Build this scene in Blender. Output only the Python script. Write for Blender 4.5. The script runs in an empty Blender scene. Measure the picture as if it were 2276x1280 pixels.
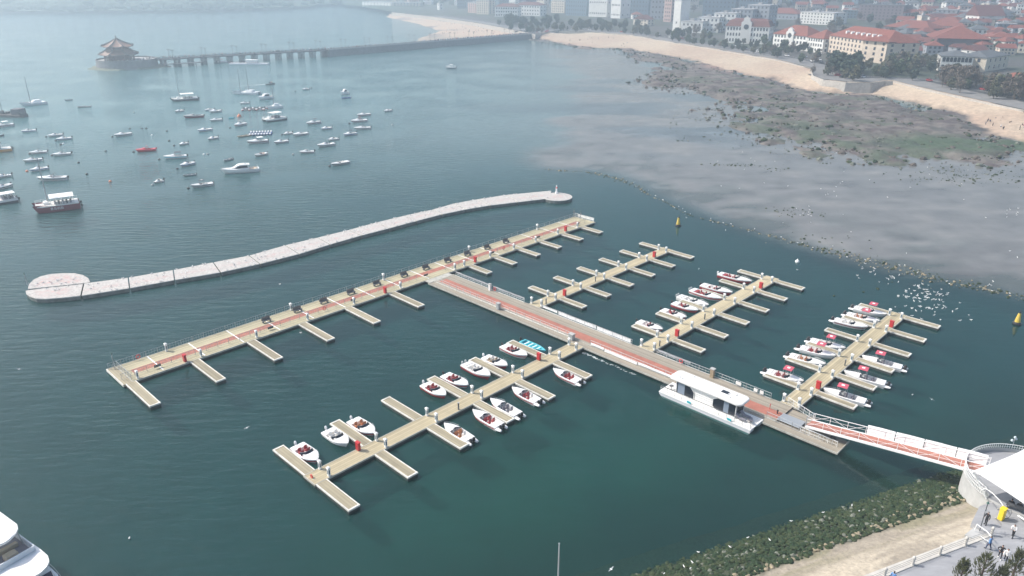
import bpy, math, random
import numpy as np
from mathutils import Vector, Matrix, noise as mnoise
R = math.radians
rnd = random.Random(7)
C = bpy.data.collections.new('marina'); bpy.context.scene.collection.children.link(C)
SC = bpy.context.scene
# ---------------------------------------------------------------- camera
CF, CP, CR, CH = 1665.81, R(22.6535), R(0.2444), 60.0
fw = Vector((0, math.cos(CP), -math.sin(CP))); rt0 = Vector((1, 0, 0)); up0 = rt0.cross(fw)
rt = math.cos(CR)*rt0 + math.sin(CR)*up0; up = -math.sin(CR)*rt0 + math.cos(CR)*up0
cam = bpy.data.cameras.new('camera'); camo = bpy.data.objects.new('camera', cam); C.objects.link(camo)
cam.sensor_width = 36.0; cam.lens = 36.0*CF/2276.0; cam.clip_end = 20000; cam.clip_start = 0.5
camo.matrix_world = Matrix(((rt.x, up.x, -fw.x, 0), (rt.y, up.y, -fw.y, 0), (rt.z, up.z, -fw.z, CH), (0, 0, 0, 1)))
SC.camera = camo
# ---------------------------------------------------------------- world, sun, exposure
SUN_EL, SUN_AZ = R(47), R(-78)      # azimuth measured from +y towards +x
w = bpy.data.worlds.new('World'); SC.world = w; w.use_nodes = True
nt = w.node_tree; bg = nt.nodes['Background']
sky = nt.nodes.new('ShaderNodeTexSky'); sky.sky_type = 'NISHITA'; sky.sun_disc = False
sky.sun_elevation = SUN_EL; sky.sun_rotation = SUN_AZ; sky.air_density = 1.2; sky.dust_density = 3.0
nt.links.new(sky.outputs[0], bg.inputs[0]); bg.inputs[1].default_value = 0.135
sl = bpy.data.lights.new('sun', 'SUN'); sl.energy = 3.7; sl.angle = R(0.6); sl.color = (1, 0.95, 0.88)
so = bpy.data.objects.new('sun', sl); C.objects.link(so)
sd = Vector((math.sin(SUN_AZ)*math.cos(SUN_EL), math.cos(SUN_AZ)*math.cos(SUN_EL), math.sin(SUN_EL)))
so.rotation_euler = sd.to_track_quat('Z', 'Y').to_euler(); so.location = (0, 0, 200)
vs_ = SC.view_settings; vs_.view_transform = 'Standard'; vs_.look = 'None'; vs_.exposure = 0.45; vs_.gamma = 1.0
SC.cycles.volume_bounces = 1; SC.cycles.max_bounces = 6; SC.cycles.transparent_max_bounces = 6
# ---------------------------------------------------------------- pixel of the photo (2276 wide) -> point at height z
def ray(px, py):
    return ((px-1138)/CF)*rt - ((py-640)/CF)*up + fw
def at(px, py, z=0.0):
    d = ray(px, py); t = (z-CH)/d.z
    return Vector((d.x*t, d.y*t, z))
def zat(px, yb, yt, z0=0.0):     # height of a point that stands over (px,yb) and shows at row yt
    q = at(px, yb, z0); d = ray(px, yt); t = math.hypot(q.x, q.y)/math.hypot(d.x, d.y)
    return CH + d.z*t
# marina frame: u along the fingers, v along the dock spines
MA = R(44.2011); MV = Vector((math.sin(MA), math.cos(MA), 0)); MU = Vector((math.cos(MA), -math.sin(MA), 0)); MR = -MA
def W(u, v, z=0.0): return MU*u + MV*v + Vector((0, 0, z))
# ---------------------------------------------------------------- tags
def tag(o, label=None, cat=None, group=None, kind=None):
    if label: o['label'] = label
    if cat: o['category'] = cat
    if group: o['group'] = group
    if kind: o['kind'] = kind
    return o
def thing(name, label, cat, loc=(0, 0, 0), rz=0.0, group=None):
    o = bpy.data.objects.new(name, None); C.objects.link(o); o.location = loc; o.rotation_euler = (0, 0, rz)
    o.empty_display_size = 0.3
    return tag(o, label, cat, group)
def dup(root, loc, rz=0.0, label=None, group=None, sc=None):
    r = root.copy(); C.objects.link(r); r.location = loc; r.rotation_euler = (0, 0, rz)
    if sc: r.scale = (sc, sc, sc) if not hasattr(sc, '__len__') else sc
    if label: r['label'] = label
    if group: r['group'] = group
    for ch in KIDS.get(root.name, []):
        c = ch.copy(); C.objects.link(c); c.parent = r; KIDS.setdefault(r.name, []).append(c)
        for g in KIDS.get(ch.name, []):
            d = g.copy(); C.objects.link(d); d.parent = c
    return r
KIDS = {}
# ---------------------------------------------------------------- materials
MATS = {}
def mat(name, rgb, rough=0.6, metal=0.0, nz=None, bump=None, rgb2=None, stretch=None, spec=None, coat=0.0, trans=0.0):
    """nz=(scale, amount): brightness mottling; rgb2: second colour mixed in by noise; bump=(scale, strength)"""
    if name in MATS: return MATS[name]
    m = bpy.data.materials.new(name); m.use_nodes = True; n = m.node_tree.nodes; L = m.node_tree.links
    b = n['Principled BSDF']; b.inputs['Roughness'].default_value = rough; b.inputs['Metallic'].default_value = metal
    if spec is not None: b.inputs['Specular IOR Level'].default_value = spec
    if coat: b.inputs['Coat Weight'].default_value = coat
    b.inputs['Base Color'].default_value = (*rgb, 1); m.diffuse_color = (*rgb, 1)
    if nz or rgb2:
        g = n.new('ShaderNodeNewGeometry'); mp = n.new('ShaderNodeMapping'); L.new(g.outputs['Position'], mp.inputs[0])
        if stretch: mp.inputs['Rotation'].default_value = (0, 0, stretch[0]); mp.inputs['Scale'].default_value = (1, stretch[1], 1)
        t = n.new('ShaderNodeTexNoise'); t.inputs['Scale'].default_value = (nz or (1, 0))[0]; t.inputs['Detail'].default_value = 5
        t.inputs['Roughness'].default_value = 0.65
        L.new(mp.outputs[0], t.inputs[0]); r_ = n.new('ShaderNodeMapRange'); L.new(t.outputs[0], r_.inputs[0])
        r_.inputs[1].default_value = 0.3; r_.inputs[2].default_value = 0.7
        mx = n.new('ShaderNodeMix'); mx.data_type = 'RGBA'; a = (nz or (1, 0.15))[1]
        c2 = rgb2 or tuple(min(1, c*(1+a)) for c in rgb); c1 = rgb if rgb2 else tuple(c*(1-a) for c in rgb)
        mx.inputs[6].default_value = (*c1, 1); mx.inputs[7].default_value = (*c2, 1)
        L.new(r_.outputs[0], mx.inputs[0]); L.new(mx.outputs[2], b.inputs['Base Color'])
    if bump:
        g = n.new('ShaderNodeNewGeometry'); t = n.new('ShaderNodeTexNoise'); t.inputs['Scale'].default_value = bump[0]; t.inputs['Detail'].default_value = 3
        L.new(g.outputs['Position'], t.inputs[0]); bp = n.new('ShaderNodeBump'); bp.inputs['Strength'].default_value = bump[1]; bp.inputs['Distance'].default_value = 0.05
        L.new(t.outputs[0], bp.inputs['Height']); L.new(bp.outputs[0], b.inputs['Normal'])
    MATS[name] = m; return m
def plank(name, rgb, pitch, rot, rough=0.75, wear=0.25):
    """boards `pitch` metres wide running across direction rot, with dark joints and board-to-board tone"""
    if name in MATS: return MATS[name]
    m = bpy.data.materials.new(name); m.use_nodes = True; n = m.node_tree.nodes; L = m.node_tree.links
    b = n['Principled BSDF']; b.inputs['Roughness'].default_value = rough
    g = n.new('ShaderNodeNewGeometry'); mp = n.new('ShaderNodeMapping'); mp.inputs['Rotation'].default_value = (0, 0, rot)
    L.new(g.outputs['Position'], mp.inputs[0]); sx = n.new('ShaderNodeSeparateXYZ'); L.new(mp.outputs[0], sx.inputs[0])
    dv = n.new('ShaderNodeMath'); dv.operation = 'DIVIDE'; L.new(sx.outputs[0], dv.inputs[0]); dv.inputs[1].default_value = pitch
    fl = n.new('ShaderNodeMath'); fl.operation = 'FLOOR'; L.new(dv.outputs[0], fl.inputs[0])
    fr = n.new('ShaderNodeMath'); fr.operation = 'FRACT'; L.new(dv.outputs[0], fr.inputs[0])
    wn = n.new('ShaderNodeTexWhiteNoise'); wn.noise_dimensions = '1D'; L.new(fl.outputs[0], wn.inputs['W'])
    ns = n.new('ShaderNodeTexNoise'); ns.inputs['Scale'].default_value = 0.5; ns.inputs['Detail'].default_value = 6; L.new(g.outputs['Position'], ns.inputs[0])
    ad = n.new('ShaderNodeMath'); ad.operation = 'ADD'; L.new(wn.outputs[0], ad.inputs[0]); L.new(ns.outputs[0], ad.inputs[1])
    mr = n.new('ShaderNodeMapRange'); L.new(ad.outputs[0], mr.inputs[0]); mr.inputs[1].default_value = 0.3; mr.inputs[2].default_value = 1.6
    mr.inputs[3].default_value = 1-wear; mr.inputs[4].default_value = 1+wear*0.8
    gt = n.new('ShaderNodeMath'); gt.operation = 'GREATER_THAN'; L.new(fr.outputs[0], gt.inputs[0]); gt.inputs[1].default_value = 0.1
    mr2 = n.new('ShaderNodeMapRange'); L.new(gt.outputs[0], mr2.inputs[0]); mr2.inputs[3].default_value = 0.45; mr2.inputs[4].default_value = 1
    ml = n.new('ShaderNodeMath'); ml.operation = 'MULTIPLY'; L.new(mr.outputs[0], ml.inputs[0]); L.new(mr2.outputs[0], ml.inputs[1])
    hs = n.new('ShaderNodeHueSaturation'); hs.inputs['Color'].default_value = (*rgb, 1); L.new(ml.outputs[0], hs.inputs['Value'])
    L.new(hs.outputs[0], b.inputs['Base Color']); MATS[name] = m; return m
def attrmat(name, rough, nz=None, bump=None, ripple=False, spec=0.5):
    """base colour from the vertex colour layer 'col' (albedo), mottled by fine noise"""
    m = bpy.data.materials.new(name); m.use_nodes = True; n = m.node_tree.nodes; L = m.node_tree.links
    b = n['Principled BSDF']; b.inputs['Roughness'].default_value = rough; b.inputs['Specular IOR Level'].default_value = spec
    a = n.new('ShaderNodeAttribute'); a.attribute_name = 'col'; src = a.outputs['Color']
    if nz:
        g = n.new('ShaderNodeNewGeometry'); t = n.new('ShaderNodeTexNoise'); t.inputs['Scale'].default_value = nz[0]; t.inputs['Detail'].default_value = 8; t.inputs['Roughness'].default_value = 0.7
        L.new(g.outputs['Position'], t.inputs[0]); mr = n.new('ShaderNodeMapRange'); L.new(t.outputs[0], mr.inputs[0]); mr.inputs[1].default_value = .3; mr.inputs[2].default_value = .7
        mr.inputs[3].default_value = 1-nz[1]; mr.inputs[4].default_value = 1+nz[1]
        hs = n.new('ShaderNodeHueSaturation'); L.new(src, hs.inputs['Color']); L.new(mr.outputs[0], hs.inputs['Value']); src = hs.outputs[0]
    L.new(src, b.inputs['Base Color'])
    if bump:
        g = n.new('ShaderNodeNewGeometry'); t = n.new('ShaderNodeTexNoise'); t.inputs['Scale'].default_value = bump[0]; t.inputs['Detail'].default_value = 4
        L.new(g.outputs['Position'], t.inputs[0]); bp = n.new('ShaderNodeBump'); bp.inputs['Strength'].default_value = bump[1]; bp.inputs['Distance'].default_value = 0.3
        L.new(t.outputs[0], bp.inputs['Height']); L.new(bp.outputs[0], b.inputs['Normal'])
    MATS[name] = m; return m
# ---------------------------------------------------------------- mesh builder
class MB:
    def __init__(s): s.v = []; s.f = []; s.m = []
    def add(s, vs, fs, m=0):
        o = len(s.v); s.v += [tuple(p) for p in vs]; s.f += [tuple(i+o for i in f) for f in fs]
        s.m += ([m]*len(fs) if not hasattr(m, '__len__') else list(m)); return s
    def box(s, x0, x1, y0, y1, z0, z1, m=0):
        return s.add([(x0,y0,z0),(x1,y0,z0),(x1,y1,z0),(x0,y1,z0),(x0,y0,z1),(x1,y0,z1),(x1,y1,z1),(x0,y1,z1)],
            [(0,3,2,1),(4,5,6,7),(0,1,5,4),(1,2,6,5),(2,3,7,6),(3,0,4,7)], m)
    def bev(s, x0, x1, y0, y1, z0, z1, b, m=0):     # box with chamfered top and corners
        def ring(i, z): return [(x0+i+b,y0+i,z),(x1-i-b,y0+i,z),(x1-i,y0+i+b,z),(x1-i,y1-i-b,z),(x1-i-b,y1-i,z),(x0+i+b,y1-i,z),(x0+i,y1-i-b,z),(x0+i,y0+i+b,z)]
        return s.loft([ring(0, z0), ring(0, z1-b), ring(b*.8, z1)], m)
    def beam(s, p, q, w=0.1, h=None, m=0):
        p = Vector(p); q = Vector(q); d = q-p
        if d.length < 1e-6: return s
        d.normalize(); a = d.cross(Vector((0,0,1)))
        if a.length < 1e-3: a = Vector((1,0,0))
        a.normalize(); b = a.cross(d); h = h or w; a *= w/2; b *= h/2
        return s.add([p-a-b,p+a-b,p+a+b,p-a+b,q-a-b,q+a-b,q+a+b,q-a+b],[(0,3,2,1),(4,5,6,7),(0,1,5,4),(1,2,6,5),(2,3,7,6),(3,0,4,7)], m)
    def tube(s, p, q, r, n=6, m=0, r2=None):
        p = Vector(p); q = Vector(q); d = q-p
        if d.length < 1e-6: return s
        d.normalize(); a = d.cross(Vector((0,0,1)))
        if a.length < 1e-3: a = Vector((1,0,0))
        a.normalize(); b = d.cross(a); r2 = r if r2 is None else r2
        A = [p+(a*math.cos(2*math.pi*i/n)+b*math.sin(2*math.pi*i/n))*r for i in range(n)]
        B = [q+(a*math.cos(2*math.pi*i/n)+b*math.sin(2*math.pi*i/n))*r2 for i in range(n)]
        return s.add(A+B, [(i,(i+1)%n,(i+1)%n+n,i+n) for i in range(n)]+[tuple(reversed(range(n))),tuple(range(n,2*n))], m)
    def path(s, pts, r, n=5, m=0):
        for i in range(len(pts)-1): s.tube(pts[i], pts[i+1], r, n, m)
        return s
    def loft(s, rings, m=0, cap=(True, True), mats=None, closed=True):
        n = len(rings[0]); o = len(s.v)
        for r_ in rings: s.v += [tuple(p) for p in r_]
        for k in range(len(rings)-1):
            for i in range(n if closed else n-1):
                j = (i+1) % n; s.f.append((o+k*n+i, o+k*n+j, o+(k+1)*n+j, o+(k+1)*n+i)); s.m.append(mats[i] if mats else m)
        if cap[0]: s.f.append(tuple(o+i for i in reversed(range(n)))); s.m.append(m)
        if cap[1]: s.f.append(tuple(o+(len(rings)-1)*n+i for i in range(n))); s.m.append(m)
        return s
    def lathe(s, prof, n=12, m=0, o=(0,0,0), cap=(True, True)):
        return s.loft([[(o[0]+r_*math.cos(2*math.pi*i/n), o[1]+r_*math.sin(2*math.pi*i/n), o[2]+z) for i in range(n)] for r_, z in prof], m, cap)
    def prism(s, poly, z0, z1, m=0, mt=None):
        a = sum(poly[i][0]*poly[(i+1) % len(poly)][1]-poly[(i+1) % len(poly)][0]*poly[i][1] for i in range(len(poly)))
        if a < 0: poly = list(reversed(poly))
        n = len(poly); o = len(s.v); s.v += [(p[0],p[1],z0) for p in poly]+[(p[0],p[1],z1) for p in poly]
        for i in range(n): s.f.append((o+i,o+(i+1)%n,o+(i+1)%n+n,o+i+n)); s.m.append(m)
        s.f.append(tuple(o+i for i in reversed(range(n)))); s.m.append(m)
        s.f.append(tuple(o+n+i for i in range(n))); s.m.append(m if mt is None else mt); return s
    def build(s, name, mats, parent=None, smooth=False, loc=None, rz=None):
        me = bpy.data.meshes.new(name); me.from_pydata(s.v, [], s.f)
        if not isinstance(mats, (list, tuple)): mats = [mats]
        for m_ in mats: me.materials.append(MATS[m_] if isinstance(m_, str) else m_)
        if len(mats) > 1: me.polygons.foreach_set('material_index', s.m)
        if smooth: me.polygons.foreach_set('use_smooth', [True]*len(s.f))
        me.validate(); me.update(); return link(name, me, parent, loc, rz)
def link(name, me, parent=None, loc=None, rz=None):
    o = bpy.data.objects.new(name, me); C.objects.link(o)
    if parent is not None: o.parent = parent; KIDS.setdefault(parent.name, []).append(o)
    if loc is not None: o.location = loc
    if rz is not None: o.rotation_euler = (0, 0, rz)
    return o
def gridmesh(name, X, Y, Z, COL, m, keep=None, smooth=True):
    """one sheet over the grid X,Y (2-D arrays), heights Z, albedo COL (h,w,3)"""
    h, w_ = X.shape; me = bpy.data.meshes.new(name)
    I = np.arange(h*w_).reshape(h, w_); F = np.stack([I[:-1,:-1], I[:-1,1:], I[1:,1:], I[1:,:-1]], -1).reshape(-1, 4)
    if keep is not None:
        k = (keep[:-1,:-1]|keep[:-1,1:]|keep[1:,1:]|keep[1:,:-1]).reshape(-1); F = F[k]
    co = np.stack([X, Y, Z], -1).reshape(-1, 3).astype(np.float32); n = len(F)
    me.vertices.add(len(co)); me.vertices.foreach_set('co', co.ravel()); me.loops.add(n*4); me.loops.foreach_set('vertex_index', F.ravel().astype(np.int32))
    me.polygons.add(n); me.polygons.foreach_set('loop_start', np.arange(0, n*4, 4, dtype=np.int32)); me.polygons.foreach_set('loop_total', np.full(n, 4, np.int32))
    if smooth: me.polygons.foreach_set('use_smooth', np.ones(n, bool))
    me.update(); a = me.color_attributes.new('col', 'FLOAT_COLOR', 'POINT')
    a.data.foreach_set('color', np.concatenate([COL.reshape(-1, 3), np.ones((h*w_, 1))], 1).astype(np.float32).ravel())
    me.materials.append(m); return link(name, me)
# ---------------------------------------------------------------- numpy noise and polygons
def _h(ix, iy, s): 
    n = (ix.astype(np.int64)*374761393 + iy.astype(np.int64)*668265263 + s*1442695041) & 0x7fffffff
    n = ((n ^ (n >> 13))*1274126177) & 0x7fffffff; return ((n ^ (n >> 16)) & 0xffff)/65535.0
def vnoise(x, y, s=0):
    x = np.asarray(x, float); y = np.asarray(y, float); ix = np.floor(x); iy = np.floor(y); fx = x-ix; fy = y-iy; fx = fx*fx*(3-2*fx); fy = fy*fy*(3-2*fy)
    return (_h(ix,iy,s)*(1-fx)+_h(ix+1,iy,s)*fx)*(1-fy)+(_h(ix,iy+1,s)*(1-fx)+_h(ix+1,iy+1,s)*fx)*fy
def fbm(x, y, s=0, o=5):
    t = 0; a = 0.5; k = 1.0
    for i in range(o): t = t+a*vnoise(x*k, y*k, s+i*17); a *= .5; k *= 2.03
    return t/(1-.5**o)
def pts(L, z=0.0): return [tuple(at(x, y, z)[:2]) for x, y in L]
def pdist(X, Y, poly, close=True):
    D = np.full(np.shape(X), 1e9); n = len(poly)
    for i in range(n if close else n-1):
        x0, y0 = poly[i]; x1, y1 = poly[(i+1) % n]; dx, dy = x1-x0, y1-y0; l = dx*dx+dy*dy+1e-9
        t = np.clip(((X-x0)*dx+(Y-y0)*dy)/l, 0, 1); D = np.minimum(D, np.hypot(X-x0-t*dx, Y-y0-t*dy))
    return D
def inside(X, Y, poly):
    I = np.zeros(np.shape(X), bool); n = len(poly)
    for i in range(n):
        x0, y0 = poly[i]; x1, y1 = poly[(i+1) % n]
        if y0 == y1: continue
        I ^= ((y0 > Y) != (y1 > Y)) & (X < (x1-x0)*(Y-y0)/(y1-y0)+x0)
    return I
def sdf(X, Y, poly): D = pdist(X, Y, poly); return np.where(inside(X, Y, poly), D, -D)   # positive inside
def sst(a, b, x): t = np.clip((x-a)/(b-a), 0, 1); return t*t*(3-2*t)
def mixc(a, b, t): t = np.asarray(t)[..., None]; return np.asarray(a)*(1-t)+np.asarray(b)*t
# ================================================================ SETTING
COAST_PX = [(870,27),(960,37),(1060,51),(1120,62),(1160,70),(1190,76),(1240,68),(1300,70),(1400,78),(1500,95),(1560,104),(1640,118),(1720,132),(1802,151),(1806,168),(1830,177),(1880,183),(1935,184),(1966,180),(1985,180),(2060,198),(2150,218),(2276,245)]
COAST = pts(COAST_PX, 4.5)
E1 = (COAST[-1][0]+(COAST[-1][0]-COAST[-2][0])*6, COAST[-1][1]+(COAST[-1][1]-COAST[-2][1])*6)
LAND = COAST + [E1, (1500, 150), (2600, 800), (2600, 3600), (-1500, 3600), tuple(at(-500,22)[:2]), tuple(at(0,32)[:2]), tuple(at(200,31)[:2]), tuple(at(450,28)[:2]), tuple(at(640,22)[:2]), tuple(at(760,13)[:2])]
def hz(x, y):
    """height of the built-up land"""
    x = np.asarray(x, float); y = np.asarray(y, float); d = sdf(x, y, LAND)
    right = sst(150, 420, x); hill = right*np.clip((d-170)*0.055, 0, 42) + (1-right)*np.clip((d-150)*0.03, 0, 20)
    left = sst(-100, -320, x)*sst(1050, 1250, y); hill = hill + left*np.clip(d*0.13, 0, 42)*(0.6+0.8*fbm(x/160., y/160., 3, 3))
    return np.where(d > 0, 5.0+hill, -2.0)
def atg(px, py):
    """point of the land seen at that pixel"""
    d = ray(px, py); t = 200.0
    for _ in range(3):
        lo = t
        break
    z = 5.0
    for _ in range(12):
        tt = (z-CH)/d.z; x, y = d.x*tt, d.y*tt; zn = float(hz(x, y)); zn = max(zn, 5.0)
        if abs(zn-z) < 0.02: break
        z = z*0.55+zn*0.45
    return Vector((x, y, z))
# --- water: one sheet, finer near the marina, its tint following depth, silt and a painted haze gradient
MUD_PX = [(1190,374),(1240,380),(1300,380),(1360,388),(1420,412),(1490,448),(1560,476),(1640,505),(1760,545),(1900,585),(2000,607),(2100,625),(2276,662),(2600,730),(2700,300),(2276,300),(1900,300),(1700,260),(1600,215),(1480,160),(1420,118),(1200,104),(1230,116),(1290,200),(1240,280),(1180,330),(1165,356)]
MUD = pts(MUD_PX)
xs = np.concatenate([np.linspace(-2400,-420,34), np.arange(-400,480,4.0), np.linspace(500,3000,40)])
ys = np.concatenate([np.linspace(-600,18,14), np.arange(20,240,3.0), np.arange(240,760,4.5), np.linspace(765,3800,70)])
X, Y = np.meshgrid(xs, ys); dm = sdf(X, Y, MUD)
wob = (fbm(X/38, Y/26, 5)-.5)*46
mud = sst(-5, 9, dm+wob*np.clip(pdist(X, Y, pts([(1190,374),(1300,380),(1360,388),(1420,412),(1490,448),(1640,505),(1760,545),(1900,585),(2100,625),(2276,662),(2600,730)]), False)/60, 0.06, 1))
silt = np.clip(sst(-210, 60, dm+wob*1.6)*sst(200, 330, Y), 0, 1)          # cloudy water beyond the marina
dark = sst(.50, .64, fbm(X/70+Y/160, Y/34, 11))*sst(240, 330, Y)*sst(-60, 20, X)    # weed patches under the surface
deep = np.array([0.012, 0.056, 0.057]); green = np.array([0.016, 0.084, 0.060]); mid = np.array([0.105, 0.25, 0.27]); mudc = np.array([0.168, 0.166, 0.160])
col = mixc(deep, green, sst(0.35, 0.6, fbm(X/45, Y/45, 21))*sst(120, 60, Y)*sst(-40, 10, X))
col = mixc(col, mid, sst(110, 430, Y-0.30*X)*0.85)  # turquoise bay tint, painted paler far and left for haze and sun glitter
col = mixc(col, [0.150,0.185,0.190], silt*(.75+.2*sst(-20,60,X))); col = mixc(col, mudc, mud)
col = mixc(col, [0.085,0.125,0.15], dark*np.clip(silt+mud, 0, 1)*0.6)
col = col*(1+(mud*(.3*(fbm(X/24,Y/9,33)-.5)+.6*(fbm(X/7,Y/4,34,3)-.5)))[...,None]); col = np.clip(col, .005, .6)
# weed close to the rubble line
wl = pts([(1240,380),(1360,392),(1490,452),(1640,510),(1900,590),(2100,630),(2276,668),(2500,720)])
dl = pdist(X, Y, wl, False); weed = sst(46, 2, dl)*sst(.44, .6, fbm(X/11, Y/7, 31))*sst(-3, 3, dm)
col = mixc(col, [0.09,0.11,0.10], weed*0.8)
# shallow, greener water along the near bank
SHN = Vector((-0.389, 0.921, 0)); SHT = Vector((0.921, 0.389, 0))     # near shore: across / along
S_ = X*SHN.x+Y*SHN.y; col = mixc(col, [0.012,0.030,0.028], sst(72, 55, S_)*sst(20,50,S_)*sst(-80,0,X)*0.75)
WATER_CLEAR = 0.55
def water_mat():
    m = attrmat('sea_water', 0.9, nz=(0.14, 0.15), spec=0.0); n = m.node_tree.nodes; L = m.node_tree.links; b = n['Principled BSDF']
    b.inputs['IOR'].default_value = 1.0
    tr = n.new('ShaderNodeBsdfTransparent'); tr.inputs[0].default_value = (.55,.85,.86,1); ma = n.new('ShaderNodeMixShader'); at_ = n.new('ShaderNodeAttribute'); at_.attribute_name = 'col'
    ma.inputs[0].default_value = WATER_CLEAR; L.new(b.outputs[0], ma.inputs[1]); sc_ = n.new('ShaderNodeSeparateColor'); L.new(at_.outputs['Color'], sc_.inputs[0]); mt = n.new('ShaderNodeMapRange'); L.new(sc_.outputs[0], mt.inputs[0]); mt.inputs[1].default_value = .03; mt.inputs[2].default_value = .16; mt.inputs[3].default_value = WATER_CLEAR; mt.inputs[4].default_value = 0.0; L.new(mt.outputs[0], ma.inputs[0]); mtf = n.new('ShaderNodeMapRange'); L.new(sc_.outputs[0], mtf.inputs[0]); mtf.inputs[1].default_value = .17; mtf.inputs[2].default_value = .21; mtf.inputs[3].default_value = 1.0; mtf.inputs[4].default_value = 0.55; L.new(tr.outputs[0], ma.inputs[2])
    gl_ = n.new('ShaderNodeBsdfGlossy'); gl_.inputs['Roughness'].default_value = 0.05; fz = n.new('ShaderNodeFresnel'); fz.inputs['IOR'].default_value = 1.33
    mb = n.new('ShaderNodeMixShader'); mff = n.new('ShaderNodeMath'); mff.operation = 'MULTIPLY'; L.new(fz.outputs[0], mff.inputs[0]); L.new(mtf.outputs[0], mff.inputs[1]); L.new(mff.outputs[0], mb.inputs[0]); L.new(ma.outputs[0], mb.inputs[1]); L.new(gl_.outputs[0], mb.inputs[2]); L.new(mb.outputs[0], n['Material Output'].inputs['Surface'])
    g = n.new('ShaderNodeNewGeometry'); out = None
    mp = n.new('ShaderNodeMapping'); mp.inputs['Rotation'].default_value = (0,0,R(-28)); mp.inputs['Scale'].default_value = (0.28,1.0,1); L.new(g.outputs['Position'], mp.inputs[0])
    t1 = n.new('ShaderNodeTexNoise'); t1.inputs['Scale'].default_value = 0.75; t1.inputs['Detail'].default_value = 4; L.new(mp.outputs[0], t1.inputs[0])
    t2 = n.new('ShaderNodeTexNoise'); t2.inputs['Scale'].default_value = 0.035; t2.inputs['Detail'].default_value = 3; L.new(g.outputs['Position'], t2.inputs[0])
    mr = n.new('ShaderNodeMapRange'); L.new(t2.outputs[0], mr.inputs[0]); mr.inputs[1].default_value = 0.35; mr.inputs[2].default_value = 0.7; mr.inputs[3].default_value = .25
    sx = n.new('ShaderNodeSeparateXYZ'); L.new(g.outputs['Position'], sx.inputs[0])
    m2 = n.new('ShaderNodeMapRange'); L.new(sx.outputs[0], m2.inputs[0]); m2.inputs[1].default_value = 40; m2.inputs[2].default_value = -60; m2.inputs[3].default_value = .22; m2.inputs[4].default_value = 1.0
    mu = n.new('ShaderNodeMath'); mu.operation = 'MULTIPLY'; L.new(mr.outputs[0], mu.inputs[0]); L.new(m2.outputs[0], mu.inputs[1])
    bp = n.new('ShaderNodeBump'); bp.inputs['Distance'].default_value = 0.45; L.new(mu.outputs[0], bp.inputs['Strength']); L.new(t1.outputs[0], bp.inputs['Height'])
    L.new(bp.outputs[0], gl_.inputs['Normal']); L.new(bp.outputs[0], fz.inputs['Normal']); return m
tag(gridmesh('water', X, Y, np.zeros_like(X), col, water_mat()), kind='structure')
mat('seabed_silt', (0.020,0.066,0.058), .95, nz=(.03,.3), rgb2=None)
_g = MB().add([(-2400,-600,-4),(3000,-600,-4),(3000,3700,-4),(-2400,3700,-4)], [(0,1,2,3)]); tag(_g.build('seabed', 'seabed_silt'), kind='structure')
# --- beach and rocky tidal flat
SAND_LO = [(1186,84),(1300,103),(1400,107),(1480,121),(1560,138),(1640,158),(1720,176),(1800,199),(1850,206),(1935,205),(1990,214),(2050,230),(2150,262),(2200,292),(2276,316),(2500,372)]
ROCK_LO = [(1186,88),(1300,106),(1390,110),(1420,128),(1480,150),(1430,185),(1470,195),(1560,205),(1610,222),(1650,238),(1580,248),(1590,262),(1650,268),(1620,290),(1680,292),(1700,312),(1780,322),(1790,338),(1870,345),(1920,356),(1990,350),(2100,352),(2200,356),(2276,350),(2500,380)]
SANDP = pts(COAST_PX[5:]+[(2600,320)], 1.5)+pts(list(reversed(SAND_LO)), .8)
ROCKP = pts(SAND_LO, .8)+pts(list(reversed(ROCK_LO)), .2)
xs = np.arange(-10, 540, 1.4); ys = np.arange(235, 830, 1.9); X, Y = np.meshgrid(xs, ys)
ds = sdf(X, Y, SANDP); dr = sdf(X, Y, ROCKP); dw = pdist(X, Y, COAST, False)
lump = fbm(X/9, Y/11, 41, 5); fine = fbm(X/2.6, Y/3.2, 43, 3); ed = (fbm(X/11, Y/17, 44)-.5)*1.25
rid = 1-np.abs(2*fbm(X/6.5, Y/5.0, 45, 5)-1)*2.2; body = sst(-8, 20, dr+ed*40)
near = sst(34, 4, pdist(X,Y,pts(SAND_LO,.8),False)); rz_ = -0.55+body*(0.98+.35*near)+body*(lump-.5)*1.25+body*np.clip(rid, 0, 1)*.8+(fine-.5)*.35+.35*sst(-4,10,dr+ed*40)*sst(.62,.5,fbm(X/30,Y/9,51))
dlo = pdist(X,Y,pts(SAND_LO,.8),False); sz = 0.5+4.45*np.clip(dlo/(dlo+dw+.1),0,1)**.9
k = sst(-3, 3, ds+(fbm(X/14,Y/10,46)-.5)*18); k = np.maximum(k, sst(-1.5,1.5,ds-4)*sst(14,8,dw))
Z = rz_*(1-k)+sz*k
Z = np.where((dr < -14) & (ds < -14), -0.8, Z)
sandc = mixc([0.47,0.38,0.28], [0.39,0.28,0.205], sst(.35, .7, fbm(X/30, Y/30, 47))*.6+.35*sst(16, 0, ds)); rockc = mixc([0.085,0.068,0.066], [0.150,0.132,0.118], sst(.40,.60, fbm(X/5, Y/4, 48)))
rockc = mixc(rockc, [0.36,0.22,0.17], sst(.58, .7, fbm(X/30, Y/16, 49))*sst(20, 3, pdist(X,Y,pts(SAND_LO,.8),False))*.6)
gl = np.array(pts([(2040,325),(2150,328),(2276,326),(2400,340)])); ag = sst(24, 6, pdist(X, Y, gl, False)*(0.6+.8*fbm(X/12,Y/9,50)))
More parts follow.
